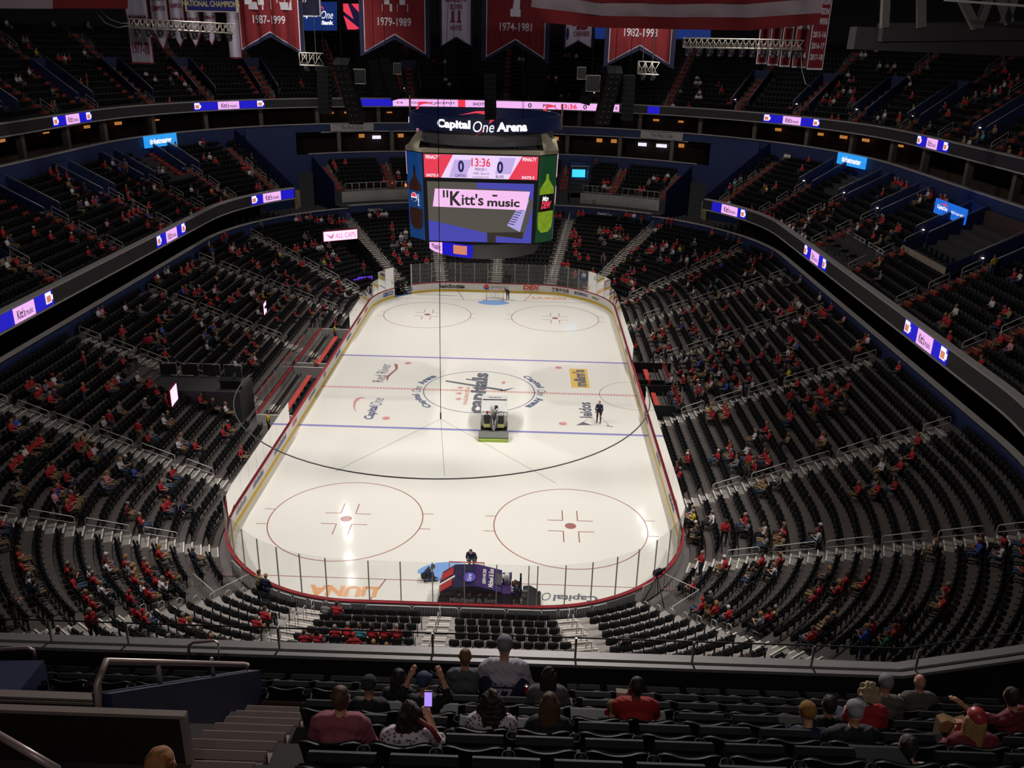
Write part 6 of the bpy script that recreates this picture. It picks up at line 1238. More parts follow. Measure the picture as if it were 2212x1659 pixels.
def line_array(u0, v0, u1, v1, y0, y1, w_, n, lab, lights=True):
    a = zplane(u0, v0, y0); b = zplane(u1, v1, y1); r = empty('speaker_array', a); tag(r, lab, 'speakers', 'hanging speaker arrays'); L = b-a; h = L.length/n; ax = L.normalized()
    R_ = ax.to_track_quat('-Z', 'Y').to_matrix()
    for i in range(n):
        mb = MB(); c = L*((i+.5)/n); mb.box(c, (w_, .7, h*.93), R=R_); mb.build('speaker_box', mat('speaker_black', '0c0c0d', .7, spec=.15), r)
    mb = MB()
    for i in range(n):
        c = L*((i+.5)/n); q = c+R_ @ Vector((w_*.2, -.37, 0)); mb.box(q, (.07, .03, .04), R=R_); q = c+R_ @ Vector((-w_*.2, -.37, 0)); mb.box(q, (.07, .03, .04), R=R_)
    if lights: mb.build('handle_glints', GLINTM, r)
    MB().tube([(0, 0, 0), (0, 0, 10)], .02, 4).build('hoist_cable', DARK, r)
    return r
line_array(1059, 158, 1060, 258, -8, -8, 1.1, 9, 'black column of speakers hanging right over the scoreboard')
line_array(700, 143, 703, 245, -6, -6, 1.1, 9, 'upright black speaker column, left cluster')
line_array(738, 132, 772, 262, -6, -3, 1.0, 9, 'slanted black speaker column, left cluster')
line_array(808, 128, 820, 205, -2, -2, .9, 8, 'upright speaker column under the 1979-1989 banner')
line_array(832, 125, 858, 215, -3, -3, .8, 8, 'slanted grey-sided speaker column under the 1979-1989 banner')
line_array(1278, 170, 1262, 225, -3, -3, .8, 6, 'slanted speaker column right of centre, farther one')
line_array(1328, 150, 1300, 262, -6, -3, 1.0, 9, 'slanted black speaker column, right cluster')
line_array(1360, 162, 1354, 260, -6, -6, 1.1, 9, 'upright black speaker column with bright studs, right cluster')
for u, v, w_, h in ((773, 165, 1.0, .9), (858, 148, .5, .7), (1256, 158, .55, .75), (1281, 180, .9, 1.0)):
    c = zplane(u, v, -5); r = empty('lamp_frame', c); tag(r, 'small square white-framed lamp hanging at %s' % {773: 'the left cluster', 858: 'the 1979-1989 banner', 1256: 'the right cluster, upper one', 1281: 'the right cluster, lower one'}[u], 'lamp')
    MB().tube([(-w_/2, 0, -h/2), (w_/2, 0, -h/2), (w_/2, 0, h/2), (-w_/2, 0, h/2)], .04, 5, closed=True).build('frame', TRM, r); MB().box((0, .1, 0), (w_*.9, .15, h*.9)).build('lens_box', DARK, r)
mb = MB()
for u0, v0 in ((952, 330),): pass
# banners
RB = mat('banner_red', '74181f', .9, 0, .15, .6); WB = mat('banner_white', 'a9a2b4', .9, 0, .1, .6); NB = mat('banner_navy', '1c1c3c', .9, 0, .12, .8); WT = mat('banner_letter_white', 'c8c4cc', .9, 0, .05); RT = mat('banner_letter_red', '6a1830', .9, 0, .1)
def cloth_panel(mb, pts, fn, mi=0, nx=14):
    """vertical strips between bottom and top polylines with folds"""
    v = []
    for i in range(nx+1):
        t_ = i/nx; x, z0, z1 = pts(t_)
        for j in range(7): v.append(fn(x, z0+(z1-z0)*j/6))
    return mb.add(v, [(i*7+j, (i+1)*7+j, (i+1)*7+j+1, i*7+j+1) for i in range(nx) for j in range(6)], mi, True)
def notch(w_, z0, up_, top, inv=1): return lambda t_: ((t_-.5)*w_, z0+up_*(1-abs(2*t_-1))*inv if inv > 0 else z0+up_*abs(2*t_-1), top)
def banner(uL, vL, uR, vR, y, H, apex, lab, years=None, num=None, red=True, w_border=.35):
    A = zplane(uL, vL, y); Bq = zplane(uR, vR, y); w_ = (Bq-A).length; r = empty('retired_number_banner', (A+Bq)/2, math.atan2((Bq-A).y, (Bq-A).x)); tag(r, lab, 'banner', None)
    sl = (Bq.z-A.z)/w_
    fo = lambda o_: (lambda x, z: (x, -o_+.07*math.sin(x*5.2+z*.4)+.03*math.sin(x*11), z+x*sl))
    mb = MB(); cloth_panel(mb, notch(w_, 0, apex, H), fo(0), 0, 28); cloth_panel(mb, notch(w_, 0, apex, H), fo(-.04), 0, 28); mb.build('border', NB, r)
    k = w_border; mb = MB(); cloth_panel(mb, notch(w_-2*k, k*1.0, apex, H), fo(.02), 0, 28); mb.build('white_edge', WT if red else WB, r)
    if red: mb = MB(); cloth_panel(mb, notch(w_-2*k-.12, k+.09, apex, H), fo(.04), 0, 28); mb.build('field', RB, r)
    f = fo(.07)
    if years: mb = MB(); text(mb, years, w_*.47, .62, f, 0, apex+k+.95, .015); mb.build('lettering', WT, r)['label'] = 'white numerals '+years
    if num: num(r, f)
    return r
def blk(r, f, rects, m_=None):
    mb = MB(); [mb.add([f(x0, z0), f(x1, z0), f(x1, z1), f(x0, z1)], [(0, 1, 2, 3)]) for x0, x1, z0, z1 in rects]; mb.build('number', m_ or WT, r)
banner(514, 117, 660, 122, 8, 6.0, 1.35, 'large red banner with navy border, years 1987-1999', '1987-1999', lambda r, f: blk(r, f, [(-1.55, -.35, 3.35, 3.9), (-1.8, -1.25, 3.7, 6), (-.75, -.3, 3.7, 6), (.2, 1.9, 3.4, 3.95), (1.3, 1.9, 3.9, 4.5), (.2, .8, 3.9, 5)]))
banner(779, 122, 929, 127, 8, 6.0, 1.35, 'large red banner with navy border, years 1979-1989', '1979-1989', lambda r, f: blk(r, f, [(-.95, -.15, 3.4, 3.95), (-.75, -.35, 3.9, 6), (.25, 1.1, 3.4, 3.95), (.45, .9, 3.9, 6)]))
def seven(r, f): mb = MB(); mb.add([f(-.3, 3.9), f(.25, 3.9), f(.6, 6), f(.05, 6)], [(0, 1, 2, 3)]); mb.add([f(-.45, 3.4), f(.35, 3.4), f(.35, 3.95), f(-.45, 3.95)], [(0, 1, 2, 3)]); mb.build('number', WT, r)
banner(1040, 133, 1185, 138, 8, 6.0, 1.35, 'large red banner with navy border, years 1974-1981', '1974-1981', seven)
banner(1303, 145, 1455, 150, 8, 6.0, 1.35, 'large red banner with navy border, years 1982-1993', '1982-1993')
def hayes(r, f):
    [text(MB(), a_, b_, c_, f, 0, d_, .03).build('lettering', RT, r) for a_, b_, c_, d_ in (('BULLETS', 1.75, .45, 3.8), ('ELVIN', 1.0, .4, 3.2), ('HAYES', 1.0, .42, 1.55))]
    blk(r, f, [(-.4, -.2, 1.95, 2.9), (.15, .35, 1.95, 2.9), (-.5, -.1, 1.95, 2.1), (.05, .45, 1.95, 2.1)], RT)
banner(951, 102, 1020, 102, 14, 5.2, .7, 'white banner with red lettering BULLETS ELVIN 11 HAYES', None, hayes, False, .16)
def chen(r, f):
    mb = MB(); text(mb, 'CHENIER', 1.4, .4, f, .25, 1.25, .03); text(mb, '45', 1.4, 1.1, f, .1, 2.1, .06); mb.build('lettering', RT, r)
    mb = MB(); mb.add([f(-.95+.13*math.cos(2*PI*i/10), 1.25+.5*math.sin(2*PI*i/10)) for i in range(10)], [tuple(range(10))]); mb.build('figure_mark', NB, r)
banner(1217, 107, 1280, 107, 14, 4., .6, 'white banner with red lettering 45 CHENIER', None, chen, False, .16)
def strip(u0, v0, u1, v1, y, H, lab, lines, white=True, point=False, frame=None):
    A = zplane(u0, v0, y); Bq = zplane(u1, v1, y); w_ = (Bq-A).length; r = empty('championship_banner', (A+Bq)/2, math.atan2((Bq-A).y, (Bq-A).x)); tag(r, lab, 'banner'); f0 = lambda o_: (lambda x, z: (x, -o_+.03*math.sin(x*9), z))
    pf = (lambda t_: ((t_-.5)*w_, (w_*.9)*abs(2*t_-1) if point else 0, H)); mb = MB(); cloth_panel(mb, pf, f0(0), 0, 8); cloth_panel(mb, pf, f0(-.03), 0, 8); mb.build('border', RB if white else WT, r)
    pf2 = (lambda t_: ((t_-.5)*(w_-.12), .12+((w_*.9)*abs(2*t_-1) if point else 0), H)); mb = MB(); cloth_panel(mb, pf2, f0(.02), 0, 8); mb.build('field', WB if white else RB, r)
    [text(MB(), s, w_*.78, h, f0(.045), 0, z, .03).build('lettering', RT if white else WT, r) for s, z, h in lines]
strip(286, 140, 333, 137, 2, 7.5, 'long white banner lettered NBA WORLD CHAMPIONS 1977-78', [('1977-78', 1.1, .8), ('CHAMPIONS', 3., .7), ('NBA', 5.0, .6)])
for i, (u0, u1, v) in enumerate(((335, 372, 108), (374, 406, 103), (409, 438, 103), (445, 472, 99))):
    strip(u0, v, u1, v-1, 6, 5.8, 'white pointed banner lettered EASTERN CONFERENCE CHAMPIONS, %s from the left' % ORD[i], [('EASTERN', 4.4, .35), ('CONFERENCE', 3.7, .35), ('CHAMPIONS', 3.0, .35), ('1974-75', 2.0, .3)], True, True)
strip(496, 127, 524, 127, 6, 6., 'plain white banner partly hidden behind the 1987-1999 banner', [('DIVISION', 4.2, .3), ('CHAMPIONS', 3.6, .3)])
for i, (u0, u1, v, t_) in enumerate(((1633, 1655, 138, '2015-16'), (1657, 1680, 141, '2017-18'), (1683, 1705, 144, '2018'), (1710, 1740, 146, '2016'))):
    strip(u0, v, u1, v+1, 4, 4.6, 'narrow dark red banner in the right group, %s from the left' % ORD[i], [(t_, .9, .4), ('CONFERENCE', 3.6, .4), ('CHAMPIONS', 2.9, .4)], False)
strip(1742, 150, 1776, 152, -4, 6.4, 'tall dark red banner lettered METROPOLITAN DIVISION CHAMPIONS', [('2017-18', .8, .38), ('2016-17', 1.5, .38), ('2015-16', 2.2, .38), ('CHAMPIONS', 3.0, .4), ('DIVISION', 3.6, .4), ('METROPOLITAN', 4.2, .4)], False)
def framed(u0, u1, v, y, H, lab, s, bg, ink, ed, tz=.45, lines=None):
    A = zplane(u0, v, y); Bq = zplane(u1, v, y); w_ = (Bq-A).length; r = empty('framed_banner', (A+Bq)/2, math.atan2((Bq-A).y, (Bq-A).x)); tag(r, lab, 'banner')
    MB().box((0, 0, H/2), (w_, .05, H)).build('border', ed, r); MB().box((0, -.02, H/2+.08), (w_-.3, .06, H)).build('field', bg, r); mb = MB(); [text(mb, a_, b_, c_, lambda x, z: (x, -.07, z), d_, e_, .03) for a_, b_, c_, d_, e_ in lines]; mb.build('lettering', ink, r)
framed(401, 515, 26, 2, 3.2, 'purple-blue framed banner lettered NATIONAL CHAMPIONS', '', mat('banner_violet', '34348c', .9, 0, .15), mat('letter_gold', 'e8e0a0', .9), mat('edge_gold', 'e8e4c0', .9), .4, [('NATIONAL CHAMPIONS', 4.2, .4, 0, .55)])
framed(650, 695, 35, 10, 3.5, 'dark navy banner lettered 1984 and 07', '', mat('banner_dark_navy', '181c3a', .9), WT, WT, .4, [('1984', 1.1, .4, .2, 2.0), ('07', .6, .4, -.5, 1.2)])
# giant flag
RS = mat('flag_red', '6a1014', .9, 0, .25, .4); WS = mat('flag_white', '8a7c80', .9, 0, .12, .5)
fl = empty('giant_flag', (0, -12, 0)); tag(fl, 'giant striped flag hanging from the ceiling, lowest red and white stripes showing', 'flag')
def stripe(u, v): q = zplane(u, v, -12)-Vector((0, -12, 0)); return q
edges = [[(1176, 49), (1300, 60), (1450, 63), (1620, 66), (1772, 52)], [(1147, 15), (1300, 34), (1450, 37), (1620, 38), (1775, 28)], [(1150, -10), (1300, 6), (1450, 9), (1620, 8), (1782, -4)], [(1150, -45), (1300, -30), (1450, -26), (1620, -28), (1785, -35)]]
def interp(E_, t_): s = t_*4; i = min(3, int(s)); q = s-i; return stripe(E_[i][0]+(E_[i+1][0]-E_[i][0])*q, E_[i][1]+(E_[i+1][1]-E_[i][1])*q)
for j, (m_, nm) in enumerate(((RS, 'red_stripe'), (WS, 'white_stripe'), (RS, 'red_stripe'))):
    v = []
    for i in range(41):
        t_ = i/40
        for q in range(4): p_ = interp(edges[j], t_).lerp(interp(edges[j+1], t_), q/3); p_.y += .25*math.sin(t_*26+q*.3)+.1*math.sin(t_*61); v.append(tuple(p_))
    mb = MB(); mb.add(v, [(i*4+q, (i+1)*4+q, (i+1)*4+q+1, i*4+q+1) for i in range(40) for q in range(3)], 0, True); mb.build(nm, m_, fl)
fl2 = empty('hanging_flag', (0, -12, 0)); tag(fl2, 'lower edge of a second red and white hanging cloth, top left', 'flag')
for (u0, u1), m_, nm in (((-40, 114), WS, 'white_part'), ((114, 276), RS, 'red_part')):
    a = stripe(u0, 18); b = stripe(u1, 19); c = stripe(u1, -40); d = stripe(u0, -40); mb = MB(); mb.add([a, b, c, d], [(0, 1, 2, 3)]); mb.build(nm, m_, fl2)
# back wall screens
def backsign(uL, uR, vT, vB, d, m_, lab, fnp=None):
    # find world position on the back wall ring
    def at(u, v):
        dr = CFW+CR*((u-1106)/CF)+CU*((829.5-v)/CF); t_ = 60.
        while sd(*(Vector(CP)+dr*t_).xy) < d and t_ < 200: t_ += .1
        return Vector(CP)+dr*t_
    a, b, c, e = at(uL, vB), at(uR, vB), at(uR, vT), at(uL, vT); o_ = (a+c)/2; r = empty('wall_display', o_); tag(r, lab, 'sign'); nrm = (b-a).cross(e-a).normalized()*.12
    mb = MB(); P = [q-o_ for q in (a, b, c, e)]; mb.add(P+[q-nrm for q in P], [(0, 1, 2, 3), (7, 6, 5, 4), (0, 4, 5, 1), (1, 5, 6, 2), (2, 6, 7, 3), (3, 7, 4, 0)]); mb.build('sign_panel', m_, r)
    if fnp:
        X = (b-a).normalized(); Zv = (e-a).normalized(); fnp(r, lambda x, y, o2=.05: tuple(X*x+Zv*y+nrm*.4+(nrm.normalized()*o2)), (b-a).length, (e-a).length)
    return r
def cob(r, f, w_, h):
    mb = MB(); text(mb, 'Capital', w_*.45, h*.28, f, -w_*.22, h*.05, .03); text(mb, 'One', w_*.3, h*.28, f, w_*.25, h*.05, -.0, .15); text(mb, 'Bank', w_*.3, h*.15, f, w_*.26, -h*.23, .05); mb.build('lettering', WL, r); mb = MB(); boom(mb, lambda x, y: f(x+w_*.0, y+h*.18), w_*.14); mb.build('boomerang', S_RD, r)
backsign(640, 728, 4, 66, 40.9, mat('bank_blue', '1c3a8a', .5, 0, .2, .3, emis=.5), 'blue backlit CapitalOne Bank sign behind the navy banner', cob)
def nat(r, f, w_, h):
    mb = MB(); mb.add([f(-w_*.5, h*.5), f(-w_*.2, h*.5), f(w_*.15, -h*.1), f(-w_*.48, h*.2)], [(0, 1, 2, 3)]); mb.add([f(-w_*.48, h*.05), f(w_*.5, -h*.45), f(w_*.3, -h*.5), f(-w_*.2, -h*.5)], [(0, 1, 2, 3)]); mb.add([f(0, h*.5), f(w_*.5, h*.5), f(w_*.5, h*.15)], [(0, 1, 2)]); mb.build('red_shapes', S_RD, r)
backsign(741, 776, 8, 64, 40.9, mat('deep_violet', '24184a', .5, 0, .1, 1, emis=.5), 'bright red and violet screen beside the 1979-1989 banner', nat)
backsign(1285, 1535, 56, 84, 40.9, mat('bank_blue', ''), 'blue backlit sign partly hidden by the 1982-1993 banner')
def we(r, f, w_, h):
    mb = MB(); text(mb, 'WE ARE:', w_*.17, h*.5, f, -w_*.38, 0, .02); mb.build('lettering', NAVY, r); mb = MB()
    for i in range(4):
        x = w_*(-.2+.17*i); mb.add([f(x+.18*math.cos(2*PI*k/10), .22*math.sin(2*PI*k/10)) for k in range(10)], [tuple(range(10))]); mb.add([f(x+.3, .08), f(x+1.1, .08), f(x+1.1, .16), f(x+.3, .16)], [(0, 1, 2, 3)]); mb.add([f(x+.3, -.12), f(x+.8, -.12), f(x+.8, -.04), f(x+.3, -.04)], [(0, 1, 2, 3)])
    mb.build('small_marks', T_GREY, r)
backsign(2018, 2162, 97, 122, 40.6, mat('sign_pale', 'a8a4b8', .6, 0, .08), 'white banner sign reading WE ARE: on the back wall, upper right', we)
def en(r, f, w_, h): mb = MB(); text(mb, 'ENERGY AND', w_*.75, h*.5, f, w_*.1, 0, .02); mb.build('lettering', mat('letter_yellow', 'c8a830', .7), r)
backsign(2163, 2260, 100, 128, 40.6, mat('sign_blue', '1a2c78', .6, 0, .1), 'blue banner sign with yellow ENERGY lettering, upper right', en)
# roof steel, upper right, and pale slots
RFM = mat('roof_steel', '454042', .7, 0, .2, 1.)
def beam(u0, v0, u1, v1, y0, y1, w_, lab, m_=None):
    a = zplane(u0, v0, y0); b = zplane(u1, v1, y1); L = b-a; mb = MB(); mb.box((a+b)/2, (w_, w_, L.length), R=L.to_track_quat('Z', 'Y').to_matrix()); o = mb.build('trim_12', m_ or RFM); tag(o, lab, 'beam', kind='structure')
beam(1840, 82, 2260, 100, 2, 2, 1.5, 'dark roof edge beam, upper right'); beam(1900, 70, 2260, 66, 1, 1, 1.2, 'second dark roof beam, upper right')
for u0, v0, u1, v1 in ((2108, 60, 2060, -40), (2112, 60, 2150, -40), (1990, 60, 1990, -40), (1910, 60, 1915, -40), (2170, 50, 2210, -60), (2180, 50, 2140, -60)): beam(u0, v0, u1, v1, 0, 0, .5, 'sloping dark roof strut, upper right', mat('roof_steel_light', '7a7470', .7))
beam(2040, 0, 2260, 16, -10, -10, .12, 'thin pipe under the roof, upper right', ALU)
# far end railings and bars
for k0, k1, l in ((99, 110, 'right part'), (113, 121, 'right of the cyan screen'), (129, 138, 'middle right'), (140, 149, 'middle left'), (152, 163, 'left part'), (165, 177, 'far left part')):
    r = empty('platform_railing', pos(k0, 18.8)[:2]+(8.75,)); tag(r, 'silver panel railing on the far end platform, '+l, 'railing'); o0 = Vector(pos(k0, 18.8)[:2]+(8.75,)); n = 6; mb = MB()
    for i in range(n):
        a = Vector(pos(k0+(k1-k0)*i/n, 18.8)[:2]+(8.75,))-o0; b = Vector(pos(k0+(k1-k0)*(i+.93)/n, 18.8)[:2]+(8.75,))-o0
        mb.tube([a, a+Vector((0, 0, 1.)), b+Vector((0, 0, 1.)), b], .04, 4); mb.tube([a+Vector((0, 0, .15)), b+Vector((0, 0, .15))], .03, 4)
    mb.build('rail_panels', ALU, r)
for u, l in ((1325, 'right'), (862, 'left')):
    c = zplane(u, 428, 48.9); r = empty('lounge_bar', (c.x, c.y, 7.2)); tag(r, 'cream lounge bar with two orange lamps at the far end, '+l, 'bar'); MB().box((0, .3, 1.6), (5.4, .3, 1.6)).build('cabinet', TAN, r); MB().box((0, -.6, .55), (5.6, .5, .55)).build('counter', TAN, r); MB().box((0, -.1, 1.0), (4.2, .4, .5)).build('bar_front', BROWN, r)
    for s in (-1, 1): MB().box((s*.9, .1, 1.75), (.22, .1, .9)).build('orange_lamp', mat('lamp_orange', 'ff7a3c', .5, 0, .1, 3, emis=2.2), r)
# suite boxes in the club tier
def suite_box(key0, key1, T, k0, lab, n_=8):
    ks = loop_keys(key0, key1); d0 = T.d0+T.p*k0; z = T.z0+T.r*k0; mb = MB(); band(mb, ks, d0-.05, .18, z-.3, z+.75); o = mb.build('wall_ledge', mat('ledge_cream', '8f8676', .7, 0, .1)); tag(o, 'cream ledge wall in front of the suite box, '+lab, 'wall', kind='structure')
    mb = MB(); ribbon(mb, ks, d0, z+.05, 26.9, z+.05); 
    for k in (key0, key1):
        a = pos(k, d0); b = pos(k, 26.9); t_ = (-a[3]*.07, a[2]*.07); P = [(a[0], a[1], z-.2), (b[0], b[1], z-.2), (b[0], b[1], 15.6), (a[0], a[1], z+1.0)]
        mb.add(P+[(p[0]+t_[0], p[1]+t_[1], p[2]) for p in P], [(0, 1, 2, 3), (7, 6, 5, 4), (0, 4, 5, 1), (1, 5, 6, 2), (2, 6, 7, 3), (3, 7, 4, 0)])
    o = mb.build('wall_suite_box', NAVY); tag(o, 'blue-walled sunken suite box, '+lab, 'wall', kind='structure')
    mb = MB(); ribbon(mb, ks, 26.6, z+.05, 26.6, 15.4); tag(mb.build('wall_suite_back', BROWN), 'brown back of the suite box, '+lab, 'wall', kind='structure')
    for i in range(2, 3*n_):
        r_ = i % 3; k = key0+(key1-key0)*(((i//3)+.7)/(n_+.4)); p = pos(k, d0+1.2+1.3*r_); o = bpy.data.objects.new('lounge_chair', CHM); COL.objects.link(o); o.location = (p[0], p[1], z+.05); o.rotation_euler = (0, 0, math.atan2(p[2], -p[3])); tag(o, 'dark chair in the %s suite box, row %d, place %d' % (lab, r_+1, i//3+1), 'chair', 'chairs in the suite boxes')
mb = MB(); mb.box((0, 0, .45), (.5, .5, .1)); mb.box((0, -.25, .75), (.5, .08, .55)); mb.box((0, 0, .2), (.4, .4, .4)); mb.box((.27, 0, .6), (.06, .45, .06)); mb.box((-.27, 0, .6), (.06, .45, .06)); CHM = mb.mesh('lounge_chair'); CHM.materials.append(mat('chair_charcoal', '2c2c36', .6))
suite_box(SY-4.4, SY+3.5, CLR, 5, 'right'); suite_box(mirk(SY-6.7), mirk(SY-14.9), CLL, 4, 'left')
# right club camera platform
ks0, ks1 = SY+5.1, SY+13.7; zc = 9.42
mb = MB(); ribbon(mb, loop_keys(ks0, ks1), 16.6, zc, 19.9, zc); ribbon(mb, loop_keys(ks0, ks1), 19.9, zc, 19.9, 11.); tag(mb.build('floor', CONC_D), 'flat camera platform in the front of the right club tier', 'platform', kind='structure')
r = empty('platform_railing', pos(ks0, 20.)[:2]+(11.,)); tag(r, 'long silver railing behind the camera platform, right club tier', 'railing'); L = Vector(pos(ks1, 20)[:2])-Vector(pos(ks0, 20)[:2]); mb = MB(); L = Vector((L.x, L.y, 0))
for i in range(9): mb.tube([L*(i/8)-Vector((0, 0, 1)), L*(i/8)+Vector((0, 0, .5))], .03, 4)
for h in (.5, .2, -.2): mb.tube([Vector((0, 0, h)), L+Vector((0, 0, h))], .03, 5)
mb.build('rail_frame', ALU, r)
for i in range(4): pp = pos(ks0+1+2*i, 18.0); tripod((pp[0], pp[1], zc), 'black camera on a tripod on the right club platform, %s from the near end' % ORD[i], .9, math.atan2(pp[2], -pp[3]))

for pts, l in ((((205, 22), (228, 50), (255, 60), (282, 54)), 'left truss, upper one'), (((212, 18), (238, 42), (262, 50), (284, 50)), 'left truss, lower one'), (((1730, 100), (1732, 150), (1740, 180), (1752, 188)), 'right truss')):
    r = empty('hanging_cable', (0, -10, 0)); tag(r, 'pale sagging cable bundle by the '+l, 'cable'); MB().tube([zplane(u, v, -10)-Vector((0, -10, 0)) for u, v in pts], .035, 6).build('cable_run', STEEL, r)
# ---------------- near upper deck ----------------
NZ = lambda i: 17.73+.63*i; NY = lambda i: -56.28-.86*i     # seat line of row i
DKC = mat('deck_concrete', '9a928c', .85, 0, .25, 3.); DKS = mat('deck_step', 'a08c80', .85, 0, .15, 30., bump=.05); RISER = mat('deck_riser', '43302a', .85, 0, .2, 5.)
mb = MB()
XL, XR = -9., 14.
for i in range(-1, 13):
    y0 = NY(i)-.34 if i >= 0 else -55.95; y1 = NY(i+1)-.34; z = NZ(i+1)
    xs = .42+.145*(-57.0-y1)+.78
    for x0, x1, mi in ((XL, xs, 1), (xs, XR, 0)):
        mb.add([(x0, y0, z), (x1, y0, z), (x1, y1, z), (x0, y1, z)], [(0, 3, 2, 1)], mi); mb.add([(x0, y1, z), (x1, y1, z), (x1, y1, NZ(i+2)), (x0, y1, NZ(i+2))], [(0, 3, 2, 1)], 1)
tag(mb.build('floor', [mat('deck_concrete_dark', '2e2a28', .85, 0, .2, 3.), mat('deck_concrete_dark', '')]), 'dark stepped concrete of the near upper deck', 'floor', kind='structure')
# parapet following the bend on the right
PP = [(-9., -55.9), (9.2, -55.86), (10.9, -55.45), (14.5, -54.5)]
def along(mb, off0, off1, z0, z1, mi=0):
    for a, b in zip(PP[:-1], PP[1:]):
        v = [(a[0], a[1]+off0, z0), (b[0], b[1]+off0, z0), (b[0], b[1]+off1, z0), (a[0], a[1]+off1, z0)]; v += [(x, y, z1) for x, y, _ in v]
        mb.add(v, [(0, 3, 2, 1), (4, 5, 6, 7), (0, 1, 5, 4), (1, 2, 6, 5), (2, 3, 7, 6), (3, 0, 4, 7)], mi)
    return mb
PARZ = 18.42
tag(along(MB(), -.02, .25, 16.6, PARZ-.05).build('wall_parapet', mat('parapet_dark', '151213', .8)), 'dark parapet in front of the near upper deck', 'wall', kind='structure')
tag(along(along(MB(), -.03, .05, PARZ-.05, PARZ), .12, .27, PARZ-.05, PARZ-.005).build('trim_13', mat('parapet_cap', '8d8a88', .5, .2)), 'pale double metal cap on the parapet', 'cap', kind='structure')
gr = empty('parapet_glass', (0, -55.8, PARZ)); tag(gr, 'low glass guard with thin dark top rail along the parapet', 'railing')
mb = MB(); mb.tube([(a[0], a[1]+.14+55.8, .34) for a in PP], .012, 5); mb.build('top_rail', DARK, gr)
for u in (118, 282, 605, 935, 1243, 1497, 1757, 1985):
    q = zplane(u, 1410, -55.75); mb = MB(); mb.box((q.x, .05, .17), (.03, .03, .36)); mb.build('guard_post', STEEL, gr)
mb = MB(); mb.add([(-9, .05, .0), (9.2, .08, .0), (9.2, .08, .33), (-9, .05, .33)], [(0, 1, 2, 3)])
GM2 = bpy.data.materials.new('guard_glass'); GM2.use_nodes = True; t = GM2.node_tree; t.nodes.clear(); out = nd(t, 'ShaderNodeOutputMaterial'); a_ = nd(t, 'ShaderNodeBsdfTransparent'); b_ = nd(t, 'ShaderNodeBsdfGlossy', Roughness=.02); c_ = nd(t, 'ShaderNodeMixShader', Fac=.03); t.links.new(a_.outputs[0], c_.inputs[1]); t.links.new(b_.outputs[0], c_.inputs[2]); t.links.new(c_.outputs[0], out.inputs[0])
mb.build('glass_sheet', GM2, gr)
# aisle steps
xl = lambda y: .42+.145*(-57.0-y)
mb = MB(); ys = -57.35
for i in range(1, 9):
    for h in (0, 1):
        y0 = NY(i-1)-.34-.43*h+.43; z = NZ(i)-.315+.315*h
        if y0 > -57.2: continue
        x0 = xl(y0); w_ = .78
        mb.box((x0+w_/2+.0, y0-.215, z+.005), (w_, .43, .03), mi=0); mb.box((x0+w_/2, y0-.065, z+.022), (w_, .10, .012), mi=1); mb.box((x0+w_/2, y0-.01, z-.15), (w_, .02, .30), mi=1); mb.box((x0+w_/2, y0-.215, z-.17), (w_, .42, .3), mi=1)
tag(mb.build('deck_steps', [DKS, RISER]), 'pale speckled steps descending beside the blue portal wall', 'stairs', kind='structure')
# blue portal wall with rail
pw = empty('wall_portal', (.55, -59, 18)); pw['kind'] = 'structure'; tag(pw, 'blue sloping portal wall with a thick steel rail beside the steps', 'wall')
W_ = lambda x, y, z: (x-.55, y+59, z-18)
P0_, P1_ = (.60, -57.45), (.42, -60.35); zA, zB = 19.45, 21.62
mb = MB(); v = [W_(P0_[0], P0_[1], 17.6), W_(P1_[0], P1_[1], 17.6), W_(P1_[0], P1_[1], zB), W_(P0_[0], P0_[1], zA)]; v += [(p[0]-.16, p[1], p[2]) for p in v]
mb.add(v, [(0, 1, 2, 3), (7, 6, 5, 4), (0, 4, 5, 1), (1, 5, 6, 2), (2, 6, 7, 3), (3, 7, 4, 0)]); mb.build('wall_body', mat('portal_blue', '232c4a', .6, 0, .12, 2.), pw)
rl = [W_(P0_[0]-.08, P0_[1]-.22, zA+.12), W_(P0_[0]-.08, P0_[1]-.2, zA+.24), W_(P0_[0]-.08, P0_[1]-.3, zA+.33), W_(P1_[0]-.08, P1_[1]+.15, zB+.2), W_(P1_[0]-.08, P1_[1]-.03, zB+.12), W_(P1_[0]-.08, P1_[1]-.1, zB-.3)]
mb = MB(); mb.tube(rl, .03, 10); [mb.tube([W_(P0_[0]-.08+(P1_[0]-P0_[0])*q, P0_[1]+(P1_[1]-P0_[1])*q, zA+(zB-zA)*q-.02), W_(P0_[0]-.08+(P1_[0]-P0_[0])*q, P0_[1]+(P1_[1]-P0_[1])*q, zA+(zB-zA)*q+.24)], .022, 8) for q in (.35, .7)]
mb.build('steel_rail', mat('rail_rosy', '9a8884', .4, .3), pw)['label'] = 'thick brushed steel rail'
